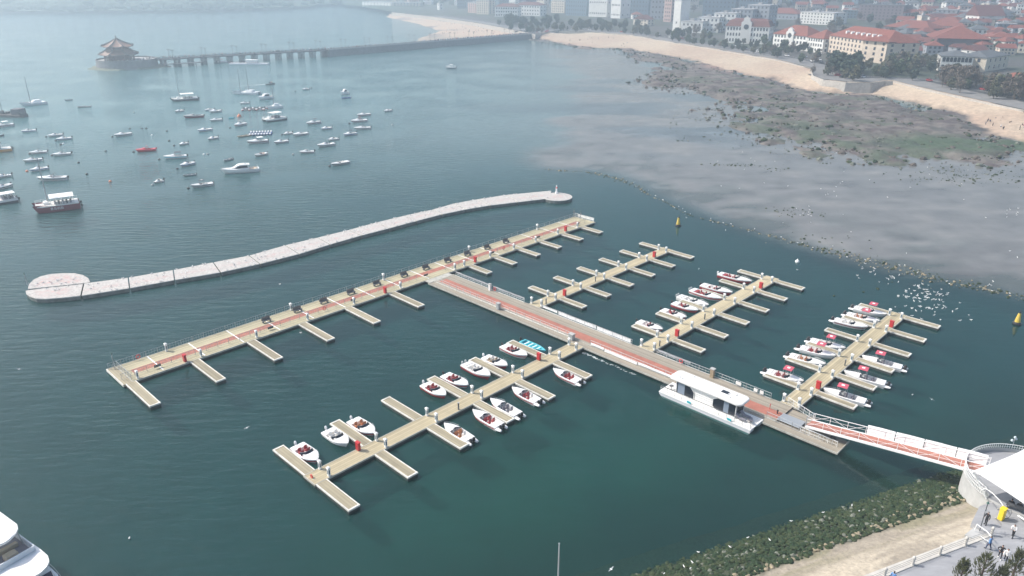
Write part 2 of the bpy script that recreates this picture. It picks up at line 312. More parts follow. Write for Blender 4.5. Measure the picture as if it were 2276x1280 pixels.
ag = np.maximum(ag, sst(30, 10, pdist(X, Y, pts([(1600,252),(1700,270),(1850,320),(1930,350),(2000,345)]), False))*sst(.4,.6,fbm(X/8,Y/7,52))*.75); ag = np.maximum(ag, .55*sst(.52,.62,fbm(X/22,Y/9,57))*sst(5,25,dr))
rockc = mixc(rockc, [0.055,0.085,0.048], ag)
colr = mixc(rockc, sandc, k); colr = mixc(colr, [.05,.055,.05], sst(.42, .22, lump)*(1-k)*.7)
keep = (Z > -0.3) & ~((inside(X, Y, LAND)) & (dw > 6))
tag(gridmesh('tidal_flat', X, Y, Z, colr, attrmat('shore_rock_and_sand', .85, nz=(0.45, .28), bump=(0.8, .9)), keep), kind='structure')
# --- the beach beyond the causeway
B2 = pts([(868,30),(960,39),(1060,53),(1120,64),(1165,73),(1180,79),(1100,88),(1000,92),(930,92),(950,80),(985,68),(935,52),(870,38)], .5)
xs = np.arange(-320, 60, 4.0); ys = np.arange(640, 1340, 6.0); X, Y = np.meshgrid(xs, ys); d = sdf(X, Y, B2)
Z = np.where(d > -12, -0.5+sst(-12, 20, d)*1.6+fbm(X/20,Y/20,61)*.5, -1)
cl = mixc([0.50,0.38,0.28], [0.22,0.19,0.17], sst(.5,.62,fbm(X/26,Y/34,62))*sst(28,5,d)); cl = mixc(cl, [.2,.2,.17], sst(850, 760, Y)*.7)
tag(gridmesh('beach', X, Y, Z, cl, MATS['shore_rock_and_sand'], Z > -.2), kind='structure')
# --- built-up ground and far hills
xs = np.concatenate([np.linspace(-2000,-560,40), np.arange(-540, 1000, 12.0), np.linspace(1010,2600,30)]); ys = np.concatenate([np.arange(150, 1500, 9.0), np.linspace(1510,3600,60)])
X, Y = np.meshgrid(xs, ys); Z = hz(X, Y); d = sdf(X, Y, LAND)
cg = mixc([0.075,0.072,0.068], [0.045,0.06,0.04], sst(.42,.6,fbm(X/60,Y/60,71))); cg = mixc(cg, [0.05,0.075,0.045], sst(-60,-260,X)*sst(1100,1250,Y))
Zs = np.where(d > 0, Z, 5.0)
tag(gridmesh('ground', X, Y, Zs, cg, attrmat('town_ground', .9, nz=(0.06, .3)), d > 9), kind='structure')
mat('seawall_stone', (0.40,0.37,0.33), .85, nz=(0.6,.25), bump=(1.5,.5)); mat('promenade_paving', (0.36,0.35,0.34), .85, nz=(.3,.15)); mat('asphalt', (0.055,0.057,0.06), .9, nz=(.2,.2))
# promenade strip, beach road, filling the seam between the land sheet and the wall
def strip(name, line, o0, o1, z, m, zf=None):
    n = len(line); vs = []; a = []
    for i, p in enumerate(line):
        q0 = line[max(0,i-1)]; q1 = line[min(n-1,i+1)]; t = Vector((q1[0]-q0[0], q1[1]-q0[1], 0)).normalized(); nn = Vector((-t.y, t.x, 0))
        a.append((Vector((p[0],p[1],0))+nn*o0, Vector((p[0],p[1],0))+nn*o1))
    b = MB()
    for i in range(n): b.v += [(a[i][0].x,a[i][0].y,z),(a[i][1].x,a[i][1].y,z)]
    for i in range(n-1): b.f.append((2*i,2*i+2,2*i+3,2*i+1)); b.m.append(0)
    o = b.build(name, m); tag(o, kind='structure'); return o
CL = [Vector((p[0],p[1],0)) for p in COAST]
strip('promenade', COAST, 0, 16, 5.012, mat('seafront_paving', (0.20,0.195,0.19), .85, nz=(.3,.25))); strip('road', COAST, 15.9, 30, 5.004, 'asphalt')
mat('road_paint', (0.7,0.7,0.68), .7)
strip('road_line', COAST, 22.8, 23.1, 5.012, 'road_paint')
# ================================================================ DOCKS
plank('deck_boards', (0.44,0.375,0.245), 0.40, MA, wear=.28)          # boards laid across the spines (pitch along v)
plank('finger_boards', (0.31,0.27,0.185), 0.42, MA-R(90), wear=.30)
mat('white_rubstrip', (0.66,0.64,0.58), .6, nz=(1.2,.25)); mat('dark_float', (0.035,0.04,0.038), .8, nz=(2,.4)); mat('grey_edge', (0.42,0.41,0.36), .7, nz=(1.5,.25))
mat('red_paint', (0.36,0.14,0.10), .75, nz=(1.0,.18)); mat('white_paint', (0.82,0.82,0.80), .45, nz=(2,.06)); mat('dark_metal', (0.09,0.10,0.11), .5); mat('grey_metal', (0.42,0.44,0.45), .45, metal=.3)
mat('cabinet_red', (0.50,0.025,0.03), .4); mat('blue_grey_panel', (0.13,0.19,0.23), .35); mat('bench_dark', (0.10,0.10,0.105), .7, nz=(3,.3)); mat('steel', (0.40,0.42,0.43), .4, metal=.4)
mat('concrete_pale', (0.42,0.42,0.41), .8, nz=(.8,.15), bump=(3,.3)); mat('black_rubber', (0.02,0.02,0.022), .6)
ZD = 0.6
def slab(b, u0, u1, v0, v1, z0, z1, m=0):      # box in the marina frame, local to the marina origin
    return b.box(u0, u1, v0, v1, z0, z1, m)
def mroot(name, label, cat, u, v, group=None, z=0.0):
    return thing(name, label, cat, W(u, v, z), MR, group)
def finger_mesh(L, w_, flip):
    """finger pontoon: boards inside a white rubbing strip over a dark float; grows to +x or -x"""
    b = MB(); s = -1 if flip else 1; e = 0.14
    b.box(min(0,s*L), max(0,s*L), 0, w_, 0.50, ZD, 0)
    x0, x1 = min(0,s*L), max(0,s*L)
    st = MB(); st.box(x0, x1, -0.003, e, .40, ZD+.035); st.box(x0, x1, w_-e, w_+.003, .40, ZD+.035)
    if flip: st.box(x0-.10, x0+e, -.02, w_+.02, .40, ZD+.038)
    else: st.box(x1-e, x1+.10, -.02, w_+.02, .40, ZD+.038)
    f = MB(); f.box(x0+.03, x1-.02, .02, w_-.02, -.25, .42)
    return b, st, f
def build_dock(label, u0, u1, v0, v1, fl, fr, fv, fw_, name='finger_dock', skipL=(), skipR=()):
    r = mroot(name, label, 'dock', u0, v0)
    b = MB(); b.box(0, u1-u0, 0, v1-v0, .48, ZD); b.build('deck', 'deck_boards', r)
    e = MB(); 
    for x in (0, u1-u0): e.box(x-.05, x+.05, .003, v1-v0-.003, .36, ZD+.02)
    for y in (0, v1-v0): e.box(-.03, u1-u0+.03, y-.05, y+.05, .37, ZD+.024)
    e.build('edge_strip', 'grey_edge', r)
    f = MB(); f.box(.03, u1-u0-.03, .03, v1-v0-.03, -.25, .40); f.build('float', 'dark_float', r)
    for side, L in ((1, fl), (0, fr)):
        if L is None: continue
        bb, st, ff = finger_mesh(L, fw_, side); me = None
        for k, v in enumerate(fv):
            loc = (-.06 if side else u1-u0+.06, v-v0, 0)
            if me is None:
                o = bb.build('finger', 'finger_boards', r, loc=loc); o2 = st.build('rubbing_strip', 'white_rubstrip', o); o3 = ff.build('float', 'dark_float', o); me = (o, o2, o3)
            else:
                o = me[0].copy(); C.objects.link(o); o.location = loc; KIDS[r.name].append(o)
                for q in me[1:]: c = q.copy(); C.objects.link(c); c.parent = o
    return r
P1V = [38.5+9.0*i for i in range(6)]; P2V = [104.5+7.8*i for i in range(6)]
build_dock('front finger dock, nearest the camera, with small white boats on both sides', -74.5, -71.85, 38.4, 91.72, 7.85, 7.1, P1V, 1.62)
build_dock('empty finger dock with no boats, between the long pier and the grey walkway', -91.3, -88.6, 98.6, 145.2, 5.6, 5.85, P2V, 1.5)
build_dock('middle finger dock with white boats packed only on its left side', -65.3, -62.4, 98.6, 145.6, 5.6, 5.9, P2V, 1.5)
build_dock('right finger dock where boats carry small red canopies on both sides', -39.2, -36.5, 98.6, 145.2, 5.7, 5.9, P2V, 1.5)
# long promenade pier and cross walkway
plank('pier_boards', (0.43,0.385,0.255), 0.32, MA, wear=.28); plank('walk_boards', (0.30,0.265,0.21), 0.34, MA-R(90), wear=.22)
MPV = [31.3,41.6,51.7,61.9,71.9,82.4]; MPV2 = [104.1,112.0,119.8,127.3,135.4,143.1]
mp = mroot('promenade_pier', 'longest floating pier, with a red walking lane and railings along both sides', 'pier', -121.9, 31.0)
PW, PL = 6.95, 118.3
b = MB(); b.box(0, PW, 1.4, PL, .48, ZD); b.build('deck', 'pier_boards', mp)
b = MB()
for x in (.0, PW): b.box(x-.06, x+.06, 1.4, PL, .34, ZD+.03)
b.box(-.03, PW+.03, 1.34, 1.46, .34, ZD+.034); b.box(-.03, PW+.03, PL-.06, PL+.06, .34, ZD+.034); b.build('edge_strip', 'grey_edge', mp)
b = MB(); b.box(.2, PW-.2, .15, PL-.15, -.3, .40); b.build('float', 'dark_float', mp)
b = MB(); b.box(2.9, 4.5, 2.6, PL-3.0, ZD, ZD+.006); b.build('red_lane', 'red_paint', mp)
jm = None
for k in range(1, 17):                                   # white seams between the pontoons
    y = 31+k*7.0-31-.6
    if y > PL-4: break
    if jm is None: jb = MB(); jb.box(.08, PW-.4, -.10, .10, ZD, ZD+.016); jm = jb.build('joint_plate', 'white_paint', mp, loc=(0,y,0))
    else: o = jm.copy(); C.objects.link(o); o.location = (0,y,0); KIDS[mp.name].append(o)
ft = None
for lst, L, w_ in ((MPV, 9.35, 1.6), (MPV2, 6.1, 1.5)):
    bb, st, ff = finger_mesh(L, w_, 0); me = None
    for v in lst:
        loc = (PW+.06, v-31.0, 0)
        if me is None:
            o = bb.build('finger', 'finger_boards', mp, loc=loc); me = (o, st.build('rubbing_strip', 'white_rubstrip', o), ff.build('float', 'dark_float', o))
        else:
            o = me[0].copy(); C.objects.link(o); o.location = loc
            for q in me[1:]: c = q.copy(); C.objects.link(c); c.parent = o
# the wide end platform of the long pier at lower left
b = MB(); b.box(-.1, PW+.1, .05, 1.33, .25, ZD-.02); b.build('end_platform', 'finger_boards', mp)
b = MB(); b.box(-.2, PW+.1, -.08, .05, .2, ZD+.02); b.box(-.2,-.1,.05,1.34,.21,ZD+.01); b.build('end_strip', 'white_rubstrip', mp)
wk = mroot('floating_walkway', 'wide grey walkway with a red lane, joining the long pier to the footbridge on shore', 'walkway', -113.6, 91.75)
WL = 113.6-27.7
b = MB(); b.box(0.1, WL-9.5, 1.3, 6.75, .48, ZD+.015); b.build('deck', 'walk_boards', wk)
b = MB(); b.box(0.1, WL, -.05, 1.29, .40, ZD-.06); b.box(WL-9.5, WL-.1, 1.29, 4.0, .30, ZD-.25); b.box(WL-9.5,WL-5.5,4.0,6.6,.30,ZD-.25); b.build('service_ledge', 'walk_boards', wk)
b = MB(); b.box(0, WL+.1, -.14, -.05, .3, ZD-.03); b.box(0,WL-9.5,6.75,6.85,.34,ZD+.03); b.box(WL-.02,WL+.1,-.13,4.0,.3,ZD-.035); b.box(0, WL-9.5, 1.22, 1.33, .55, ZD+.05); b.build('edge_strip', 'grey_edge', wk)
b = MB(); b.box(.2, WL-9.6, .2, 6.5, -.3, .38); b.box(WL-9.6, WL-.3, .2, 3.8, -.3, .28); b.build('float', 'dark_float', wk)
b = MB(); b.box(1.0, WL-9.0, 2.0, 4.1, ZD+.015, ZD+.022); b.build('red_lane', 'red_paint', wk)
b = MB(); b.box(WL-9.7, WL-6.3, 1.9, 4.2, ZD+.02, ZD+.05); b.build('landing_plate', 'steel', wk)
# the joint where the walkway meets the pier
b = MB(); b.box(-1.2, .3, .1, 6.6, .5, ZD+.03); b.build('joint_plate', 'grey_edge', wk)
# ---- pedestals
def mk_pedestal(label, grp, loc):
    r = thing('service_pedestal', label, 'pedestal', loc, MR, grp)
    b = MB(); b.bev(-.2,.2,-.16,.16,0,1.2,.03); b.build('body', 'white_paint', r)
    b = MB(); b.loft([[(-.25,-.21,1.2),(.25,-.21,1.2),(.25,.21,1.2),(-.25,.21,1.2)],[(-.24,-.2,1.3),(.24,-.2,1.3),(.24,.2,1.3),(-.24,.2,1.3)],[(-.1,-.06,1.4),(.1,-.06,1.4),(.1,.06,1.4),(-.1,.06,1.4)]]); b.build('cap', 'white_paint', r)
    b = MB(); b.box(-.13,.13,-.168,-.158,.35,.95); b.box(.198,.206,-.1,.1,.35,.95); b.build('panel', 'blue_grey_panel', r)
    return r
ORD = ['first','second','third','fourth','fifth','sixth','seventh']
ped0 = None
def put_ped(u, v, label, grp, sc=1.0):
    global ped0
    if ped0 is None: ped0 = mk_pedestal(label, grp, W(u, v, ZD)); return ped0
    return dup(ped0, W(u, v, ZD), MR, label, grp, sc)
for i, v in enumerate(P1V):
    put_ped(-74.25, v+2.15, f'white pedestal, left edge of the front dock, {ORD[i]} pair from the outer end', 'pedestals on the docks')
    put_ped(-72.15, v+2.15, f'white pedestal, right edge of the front dock, {ORD[i]} pair from the outer end', 'pedestals on the docks')
for nm, ul, ur in (('empty dock', -91.1, -88.85), ('middle dock', -65.05, -62.65), ('right dock', -38.95, -36.75)):
    put_ped(ul, 99.2, f'white pedestal on the left corner where the {nm} meets the walkway', 'pedestals on the docks')
    put_ped(ur, 99.6, f'white pedestal on the right corner where the {nm} meets the walkway', 'pedestals on the docks')
    for i, v in enumerate(P2V):
        put_ped(ul, v-.5, f'white pedestal, left edge of the {nm}, {ORD[i]} finger from the walkway', 'pedestals on the docks')
        put_ped(ur, v-.75, f'white pedestal, right edge of the {nm}, {ORD[i]} finger from the walkway', 'pedestals on the docks')
put_ped(-74.2, 90.6, 'white pedestal on the left corner where the front dock meets the walkway', 'pedestals on the docks')
put_ped(-72.1, 90.0, 'white pedestal on the right corner where the front dock meets the walkway', 'pedestals on the docks')
for i, v in enumerate([33.4,43.8,53.9,64.2,74.5,85.9]):
    put_ped(-115.5, v, f'white pedestal on the long pier by its {ORD[i]} finger from the outer end', 'pedestals on the docks')
for i, v in enumerate([100.8,104.1-.5,111.6,119.3,126.9,135.0,142.6]):
    put_ped(-115.5, v, f'white pedestal on the long pier, {ORD[i]} one beyond the walkway', 'pedestals on the docks')
for i, v in enumerate([40.5, 64.3, 86.1, 110.6, 134.0]):
    put_ped(-121.5, v, f'white pedestal on the seaward edge of the long pier, {ORD[i]} from its outer end', 'pedestals on the docks', 1.1)
# ---- red hose cabinets
def mk_cab(label, grp, loc):
    r = thing('hose_cabinet', label, 'hose cabinet', loc, MR, grp)
    b = MB(); b.bev(-.34,.34,-.2,.2,.06,1.25,.03); b.build('body', 'cabinet_red', r)
    b = MB(); b.box(-.38,.38,-.24,.24,1.24,1.30); b.build('lid', 'cabinet_red', r)
    b = MB(); b.box(-.30,.30,-.212,-.203,.15,1.15); b.box(-.02,.02,-.235,-.21,.6,.8); b.build('door', 'cabinet_red', r)
    b = MB(); b.box(-.3,.3,-.16,.16,0,.06); b.build('plinth', 'dark_metal', r); return r
cab0 = None
for u, v, lab in [(-74.2,46.6,'red hose cabinet near the outer end of the front dock'),(-74.2,82.8,'red hose cabinet near the walkway end of the front dock'),
    (-88.95,106.6,'red hose cabinet on the empty dock close to the walkway'),(-89.0,138.1,'red hose cabinet at the far end of the empty dock'),
    (-62.75,106.8,'red hose cabinet on the middle dock close to the walkway'),(-62.75,138.1,'red hose cabinet at the far end of the middle dock'),
    (-36.85,106.5,'red hose cabinet on the right dock close to the walkway'),(-36.8,137.8,'red hose cabinet at the far end of the right dock'),
    (-115.6,41.1,'red hose cabinet at the lower left end of the long pier'),(-115.6,82.1,'red hose cabinet on the long pier just before the walkway'),
    (-115.6,107.0,'red hose cabinet on the long pier just past the walkway'),(-115.6,138.1,'red hose cabinet near the far upper end of the long pier')]:
    if cab0 is None: cab0 = mk_cab(lab, 'red hose cabinets', W(u, v, ZD))
    else: dup(cab0, W(u, v, ZD), MR, lab, 'red hose cabinets')
# thin dark posts
def dark_post(u, v, label):
    r = thing('meter_post', label, 'post', W(u, v, ZD), MR, 'dark posts on the docks')
    MB().bev(-.09,.09,-.09,.09,0,1.1,.02).build('column', 'dark_metal', r); MB().box(-.12,.12,-.12,.12,1.1,1.18).build('cap', 'grey_metal', r)
for u, v, l in [(-72.2,63.0,'thin dark post halfway along the front dock'),(-89.3,117.0,'thin dark post halfway along the empty dock'),(-63.0,116.6,'thin dark post halfway along the middle dock'),(-36.9,117.0,'thin dark post halfway along the right dock'),(-88.9,101.0,'thin dark post at the walkway end of the empty dock'),(-62.7,101.3,'thin dark post at the walkway end of the middle dock')]: dark_post(u, v, l)
# ---- benches / boxes on the seaward rail
mk = None
for i, v in enumerate([58.3,64.8,70.6,76.9,83.3,90.4,96.4,102.7,108.7,115.0,121.2]):
    lab = f'dark bench against the seaward rail of the long pier, {ORD[i] if i<7 else ["eighth","ninth","tenth","eleventh"][i-7]} from its outer end'
    if mk is None:
        mk = thing('deck_bench', lab, 'bench', W(-119.9, v, ZD), MR, 'dark benches on the long pier')
        b = MB(); b.box(-.32,.32,-.85,.85,.40,.50); b.build('seat', 'bench_dark', mk)
        b = MB(); [b.box(-.36,-.28,-.85,.85,.5+.16*k,.62+.16*k) for k in range(4)]; b.build('backrest', 'bench_dark', mk)
        for y in (-.7,.7): MB().box(-.3,.3,y-.06,y+.06,0,.40).build('leg', 'dark_metal', mk)
    else: dup(mk, W(-119.9, v, ZD), MR, lab, 'dark benches on the long pier')
# ---- railings
def railing(name, label, pts_, h=1.05, bars=.45, m='steel', step=2.1, posts=True, r_=.022):
    r = thing(name, label, 'railing', pts_[0]); o = Vector(pts_[0]); top = MB(); bar = MB(); Pm = None
    for i in range(len(pts_)-1):
        p = Vector(pts_[i])-o; q = Vector(pts_[i+1])-o; d = q-p; L = d.length; n = max(1, round(L/step))
        top.tube(p+Vector((0,0,h)), q+Vector((0,0,h)), r_*1.6, 5); top.tube(p+Vector((0,0,h*.55)), q+Vector((0,0,h*.55)), r_*.8, 4); top.tube(p+Vector((0,0,.14)), q+Vector((0,0,.14)), r_, 4)
        if bars:
            nb = int(L/bars)
            for k in range(nb):
                a = p+d*((k+.5)/nb); bar.beam(a+Vector((0,0,.14)), a+Vector((0,0,h)), .018)
        for k in range(n+(1 if i == len(pts_)-2 else 0)):
            a = p+d*(k/n)
            if Pm is None: Pm = MB().tube((0,0,0), (0,0,h+.03), r_*1.7, 6).build('post', m, r, loc=a)
            else: c = Pm.copy(); C.objects.link(c); c.location = a
    top.build('handrail', m, r)
    if bars: bar.build('balusters', m, r)
    return r
railing('railing', 'metal railing along the seaward edge of the long pier', [W(-121.75,31.2,ZD), W(-121.75,149.0,ZD)], step=2.0)
railing('railing', 'metal railing on the inner side of the long pier, outer half before the walkway', [W(-116.6,31.4,ZD), W(-116.6,91.0,ZD)], step=2.0)
railing('railing', 'metal railing on the inner side of the long pier, half past the walkway', [W(-116.6,99.0,ZD), W(-116.6,147.0,ZD)], step=2.0)
railing('railing', 'short double railing across the lower left end of the long pier', [W(-121.75,32.5,ZD), W(-115.6,32.5,ZD)], step=1.3)
railing('railing', 'short white railing across the far upper end of the long pier', [W(-121.6,149.1,ZD), W(-115.3,149.1,ZD)], step=1.3, m='white_paint')
# walkway rails: near side (low, white cloth on part) and far side (white banners)
for a, b_, l in ((-112.6,-93.5,'near rail of the walkway, first run beside the long pier'),(-93.2,-74.9,'near rail of the walkway from the grey box to the front dock')):
    railing('railing', 'grey metal '+l, [W(a,93.0,ZD), W(b_,93.0,ZD)], bars=.6)
railing('railing', 'banner hung near rail of the walkway between the front dock and the houseboat', [W(-71.4,93.0,ZD), W(-53.8,93.0,ZD)], bars=.6)
railing('railing', 'low near rail of the walkway past the houseboat to its outer corner', [W(-38.6,93.0,ZD), W(-29.0,93.0,ZD-.25)], bars=.5)
railing('railing', 'far rail of the walkway from the long pier to the empty dock', [W(-112.5,98.3,ZD), W(-92.2,98.3,ZD)], bars=.6)
railing('railing', 'far rail of the walkway from the empty dock to the middle dock', [W(-87.6,98.3,ZD), W(-66.4,98.3,ZD)], bars=.6)
railing('railing', 'far rail of the walkway from the middle dock to the right dock', [W(-61.4,98.3,ZD), W(-40.6,98.3,ZD)], bars=.6)
mat('banner_white', (0.86,0.87,0.88), .55, nz=(.7,.08)); mat('banner_grey', (0.55,0.58,0.60), .55, nz=(1,.15))
def banner(label, p, q, z0, z1, m='banner_white', cat='banner', th=.05, name='rail_banner'):
    o = Vector(p); d = Vector(q)-o; L = Vector((d.x,d.y,0)).length; rz = math.atan2(d.y, d.x); n = max(2,int(L/1.2)); sl_ = d.z/L
    b = MB(); rings = []
    for k in range(n+1):
        x = L*k/n; s = .03*math.sin(k*2.1); rings.append([(x,-th/2+s,z0+sl_*x),(x,th/2+s,z0+sl_*x),(x,th/2+s,z1+sl_*x+.02*math.sin(k*1.3)),(x,-th/2+s,z1+sl_*x+.02*math.sin(k*1.3))])
    b.loft(rings); ob = b.build(name, m); ob.location = o; ob.rotation_euler = (0,0,rz); tag(ob, label, cat); return ob
banner('long bulging white cloth banner on the far walkway rail after the empty dock', W(-83.5,98.42,ZD), W(-74.5,98.42,ZD), .3, 1.0)
banner('white cloth banner on the far walkway rail just before the middle dock', W(-74.2,98.42,ZD), W(-66.8,98.42,ZD), .25, .95)
banner('white cloth banner on the far walkway rail starting at the empty dock', W(-87.4,98.42,ZD), W(-83.8,98.42,ZD), .5, .95)
banner('narrow pale banner on the far walkway rail nearest the long pier', W(-112.3,98.42,ZD), W(-101.5,98.42,ZD), .75, 1.0, 'banner_grey')
banner('narrow pale banner on the far walkway rail ending at the empty dock', W(-101.0,98.42,ZD), W(-92.4,98.42,ZD), .75, 1.0, 'banner_grey')
banner('narrow pale banner on the far walkway rail just after the middle dock', W(-61.2,98.42,ZD), W(-54.8,98.42,ZD), .7, 1.0, 'banner_grey')
banner('white cloth strip on the near walkway rail right beside the front dock', W(-71.2,92.9,ZD), W(-68.4,92.9,ZD), .3, .7)
banner('white sagging cloth strip on the near walkway rail, middle of the run', W(-68.2,92.9,ZD), W(-61.5,92.9,ZD), .05, .5)
banner('white cloth strip on the near walkway rail ending at the houseboat', W(-61.2,92.9,ZD), W(-54.2,92.9,ZD), .25, .65)
# notice plates on the rail near the right dock
for k, (u, wd, l) in enumerate([(-46.0,.9,'single white notice plate on the walkway rail behind the houseboat'),(-43.1,.6,'left of two paired white notice plates on the rail before the right dock'),(-42.1,.6,'right of two paired white notice plates on the rail before the right dock')]):
    p = W(u, 98.2, ZD+.35); o = MB().box(-wd/2,wd/2,-.03,.03,0,.55).build('notice_plate', 'white_paint', loc=p, rz=MR); tag(o, l, 'notice plate')
# stone / grey boxes
def boxpost(label, u, v, m, s=.32, h=1.5):
    r = thing('utility_box', label, 'utility box', W(u, v, ZD), MR); MB().bev(-s,s,-s*.8,s*.8,0,h,.03).build('body', m, r); MB().box(-s-.07,s+.07,-s*.8-.07,s*.8+.07,h,h+.14).build('cap', 'concrete_pale', r)
boxpost('brown stone pillar box on the walkway behind the houseboat roof', -50.5, 98.0, mat('brown_stone', (0.34,0.27,0.18), .85, nz=(4,.3)))
boxpost('white utility box on the far walkway rail between long pier and empty dock', -101.5, 97.9, 'white_paint', .25, 1.35)
boxpost('grey utility box on the near walkway ledge, midway to the front dock', -93.7, 92.6, 'grey_metal', .35, 1.2)
boxpost('grey utility cabinet at the corner of walkway and front dock', -75.3, 92.6, 'grey_metal', .45, 1.0)
# life rings
mat('ring_red', (0.62,0.06,0.05), .5)
def ring(label, p, rz, rr=.32, m='ring_red'):
    b = MB(); n = 14
    rings = [[(rr*math.cos(t)+(.07*math.cos(a))*math.cos(t), .07*math.sin(a), rr+rr*math.sin(t)+(.07*math.cos(a))*math.sin(t)) for a in [k*math.pi/3 for k in range(6)]] for t in [2*math.pi*i/n for i in range(n+1)]]
    b.loft(rings, cap=(False,False)); o = b.build('life_ring', m, smooth=True, loc=p, rz=rz); tag(o, label, 'life ring', 'life rings')
ring('red life ring on the seaward rail near the lower left end of the long pier', W(-121.6,35.9,ZD+.3), MR+R(90)); ring('red life ring on the inner rail of the long pier before the walkway', W(-116.5,68.5,ZD+.3), MR+R(90))
ring('red life ring on the inner rail of the far half of the long pier', W(-116.5,117.0,ZD+.3), MR+R(90)); ring('red life ring on the far walkway rail left of the brown pillar', W(-56.4,98.1,ZD+.35), MR)
ring('red life ring on the far walkway rail beside the white utility box', W(-100.3,98.1,ZD+.3), MR); ring('small red life ring lying at the outer end of the front dock', W(-73.4,38.9,ZD), MR, .22)
# small green navigation light masts
def navmast(label, p, h=2.4, m='steel'):
    r = thing('light_mast', label, 'light mast', p, MR)
    MB().tube((0,0,0),(0,0,h),.05,6).build('pole', m, r); MB().lathe([(.12,0),(.12,.18),(.16,.2),(.05,.42)],8,o=(0,0,h)).build('lantern', mat('lantern_dark', (.05,.12,.10), .3), r)
    b = MB(); [b.beam((math.cos(a)*.5,math.sin(a)*.5,0),(0,0,h*.55),.05) for a in (0,2.1,4.2)]; b.build('brace', m, r)
    MB().box(-.2,.2,-.03,.03,h*.62,h*.85).build('solar_panel', 'dark_metal', r); return r
navmast('light mast on a braced stand at the lower left corner of the long pier', W(-121.3,32.0,ZD), 2.6)
navmast('left one of the two light masts at the far end of the long pier', W(-121.4,148.3,ZD), 2.2); navmast('right one of the two light masts at the far end of the long pier', W(-119.2,148.4,ZD), 2.0)
banner('white banner on the end rail at the far tip of the long pier', W(-120.8,149.2,ZD), W(-115.5,149.2,ZD), .3, 1.0)
# dark hatches on the inner edge of the long pier
hp = None
for i, v in enumerate([37.0,57.2,75.0,93.5,113.3,129.0,144.0]):
    lab = f'small dark sign on the inner rail of the long pier, {ORD[i]} from its outer end'
    if hp is None: hp = MB().box(-.03,.03,-.55,.55,.25,.68).build('small_sign', 'bench_dark', loc=W(-116.5,v,ZD), rz=MR); tag(hp, lab, 'sign', 'dark signs on the inner rail')
    else: dup(hp, W(-116.5,v,ZD), MR, lab)
# red bollards past the houseboat
o = MB().tube((0,0,0),(0,0,.8),.05,6).tube((0,0,.8),(0,0,.86),.09,6).build('marker_post', 'cabinet_red', loc=W(-39.4,95.6,ZD)); tag(o, 'thin red marker post on the red lane beside the houseboat stern', 'marker post')
o = MB().tube((0,0,0),(0,0,.55),.1,6).tube((0,0,.5),(0,0,.6),.15,6).build('mooring_bollard', 'black_rubber', loc=W(-38.0,95.2,ZD)); tag(o, 'short black bollard on the red lane beside the houseboat stern', 'bollard')
# ================================================================ BREAKWATER
mat('pontoon_white', (0.80,0.77,0.76), .8, nz=(.5,.10)); mat('pontoon_side', (0.16,0.17,0.16), .85, nz=(1,.4))
def bw_mat():
    m = mat('breakwater_deck', (0.45,0.43,0.405), .85, nz=(2.8,.32)); n = m.node_tree.nodes; L = m.node_tree.links; b = n['Principled BSDF']
    a = n.new('ShaderNodeAttribute'); a.attribute_name = 'lane'; t = n.new('ShaderNodeTexNoise'); t.inputs['Scale'].default_value = 0.9; t.inputs['Detail'].default_value = 8; t.inputs['Roughness'].default_value = .75
    g = n.new('ShaderNodeNewGeometry'); L.new(g.outputs['Position'], t.inputs[0]); mr = n.new('ShaderNodeMapRange'); L.new(t.outputs[0], mr.inputs[0]); mr.inputs[1].default_value = .44; mr.inputs[2].default_value = .72
    mu = n.new('ShaderNodeMath'); mu.operation = 'MULTIPLY'; L.new(mr.outputs[0], mu.inputs[0]); L.new(a.outputs['Fac'], mu.inputs[1])
    src = b.inputs['Base Color'].links[0].from_socket; mx = n.new('ShaderNodeMix'); mx.data_type = 'RGBA'; L.new(mu.outputs[0], mx.inputs[0]); L.new(src, mx.inputs[6]); mx.inputs[7].default_value = (.50,.27,.25,1); L.new(mx.outputs[2], b.inputs['Base Color'])
    return m
bw_mat()
NE = [(180,657),(288,640),(388,622),(490,605),(578,586),(665,564),(733,543),(803,523),(865,507),(925,491),(982,476),(1036,465),(1090,456),(1150,449),(1222,440.5)]
FE = [(186,630),(285,617),(385,600),(474,583),(554,568),(634,545),(706,528),(775,511),(838,494),(900,479),(960,466),(1010,452),(1060,443),(1125,433),(1226,423.5)]
ZB = 0.85
bw = thing('breakwater', 'curved white floating breakwater with a worn pink lane, covered in resting gulls', 'breakwater', at(700,540))
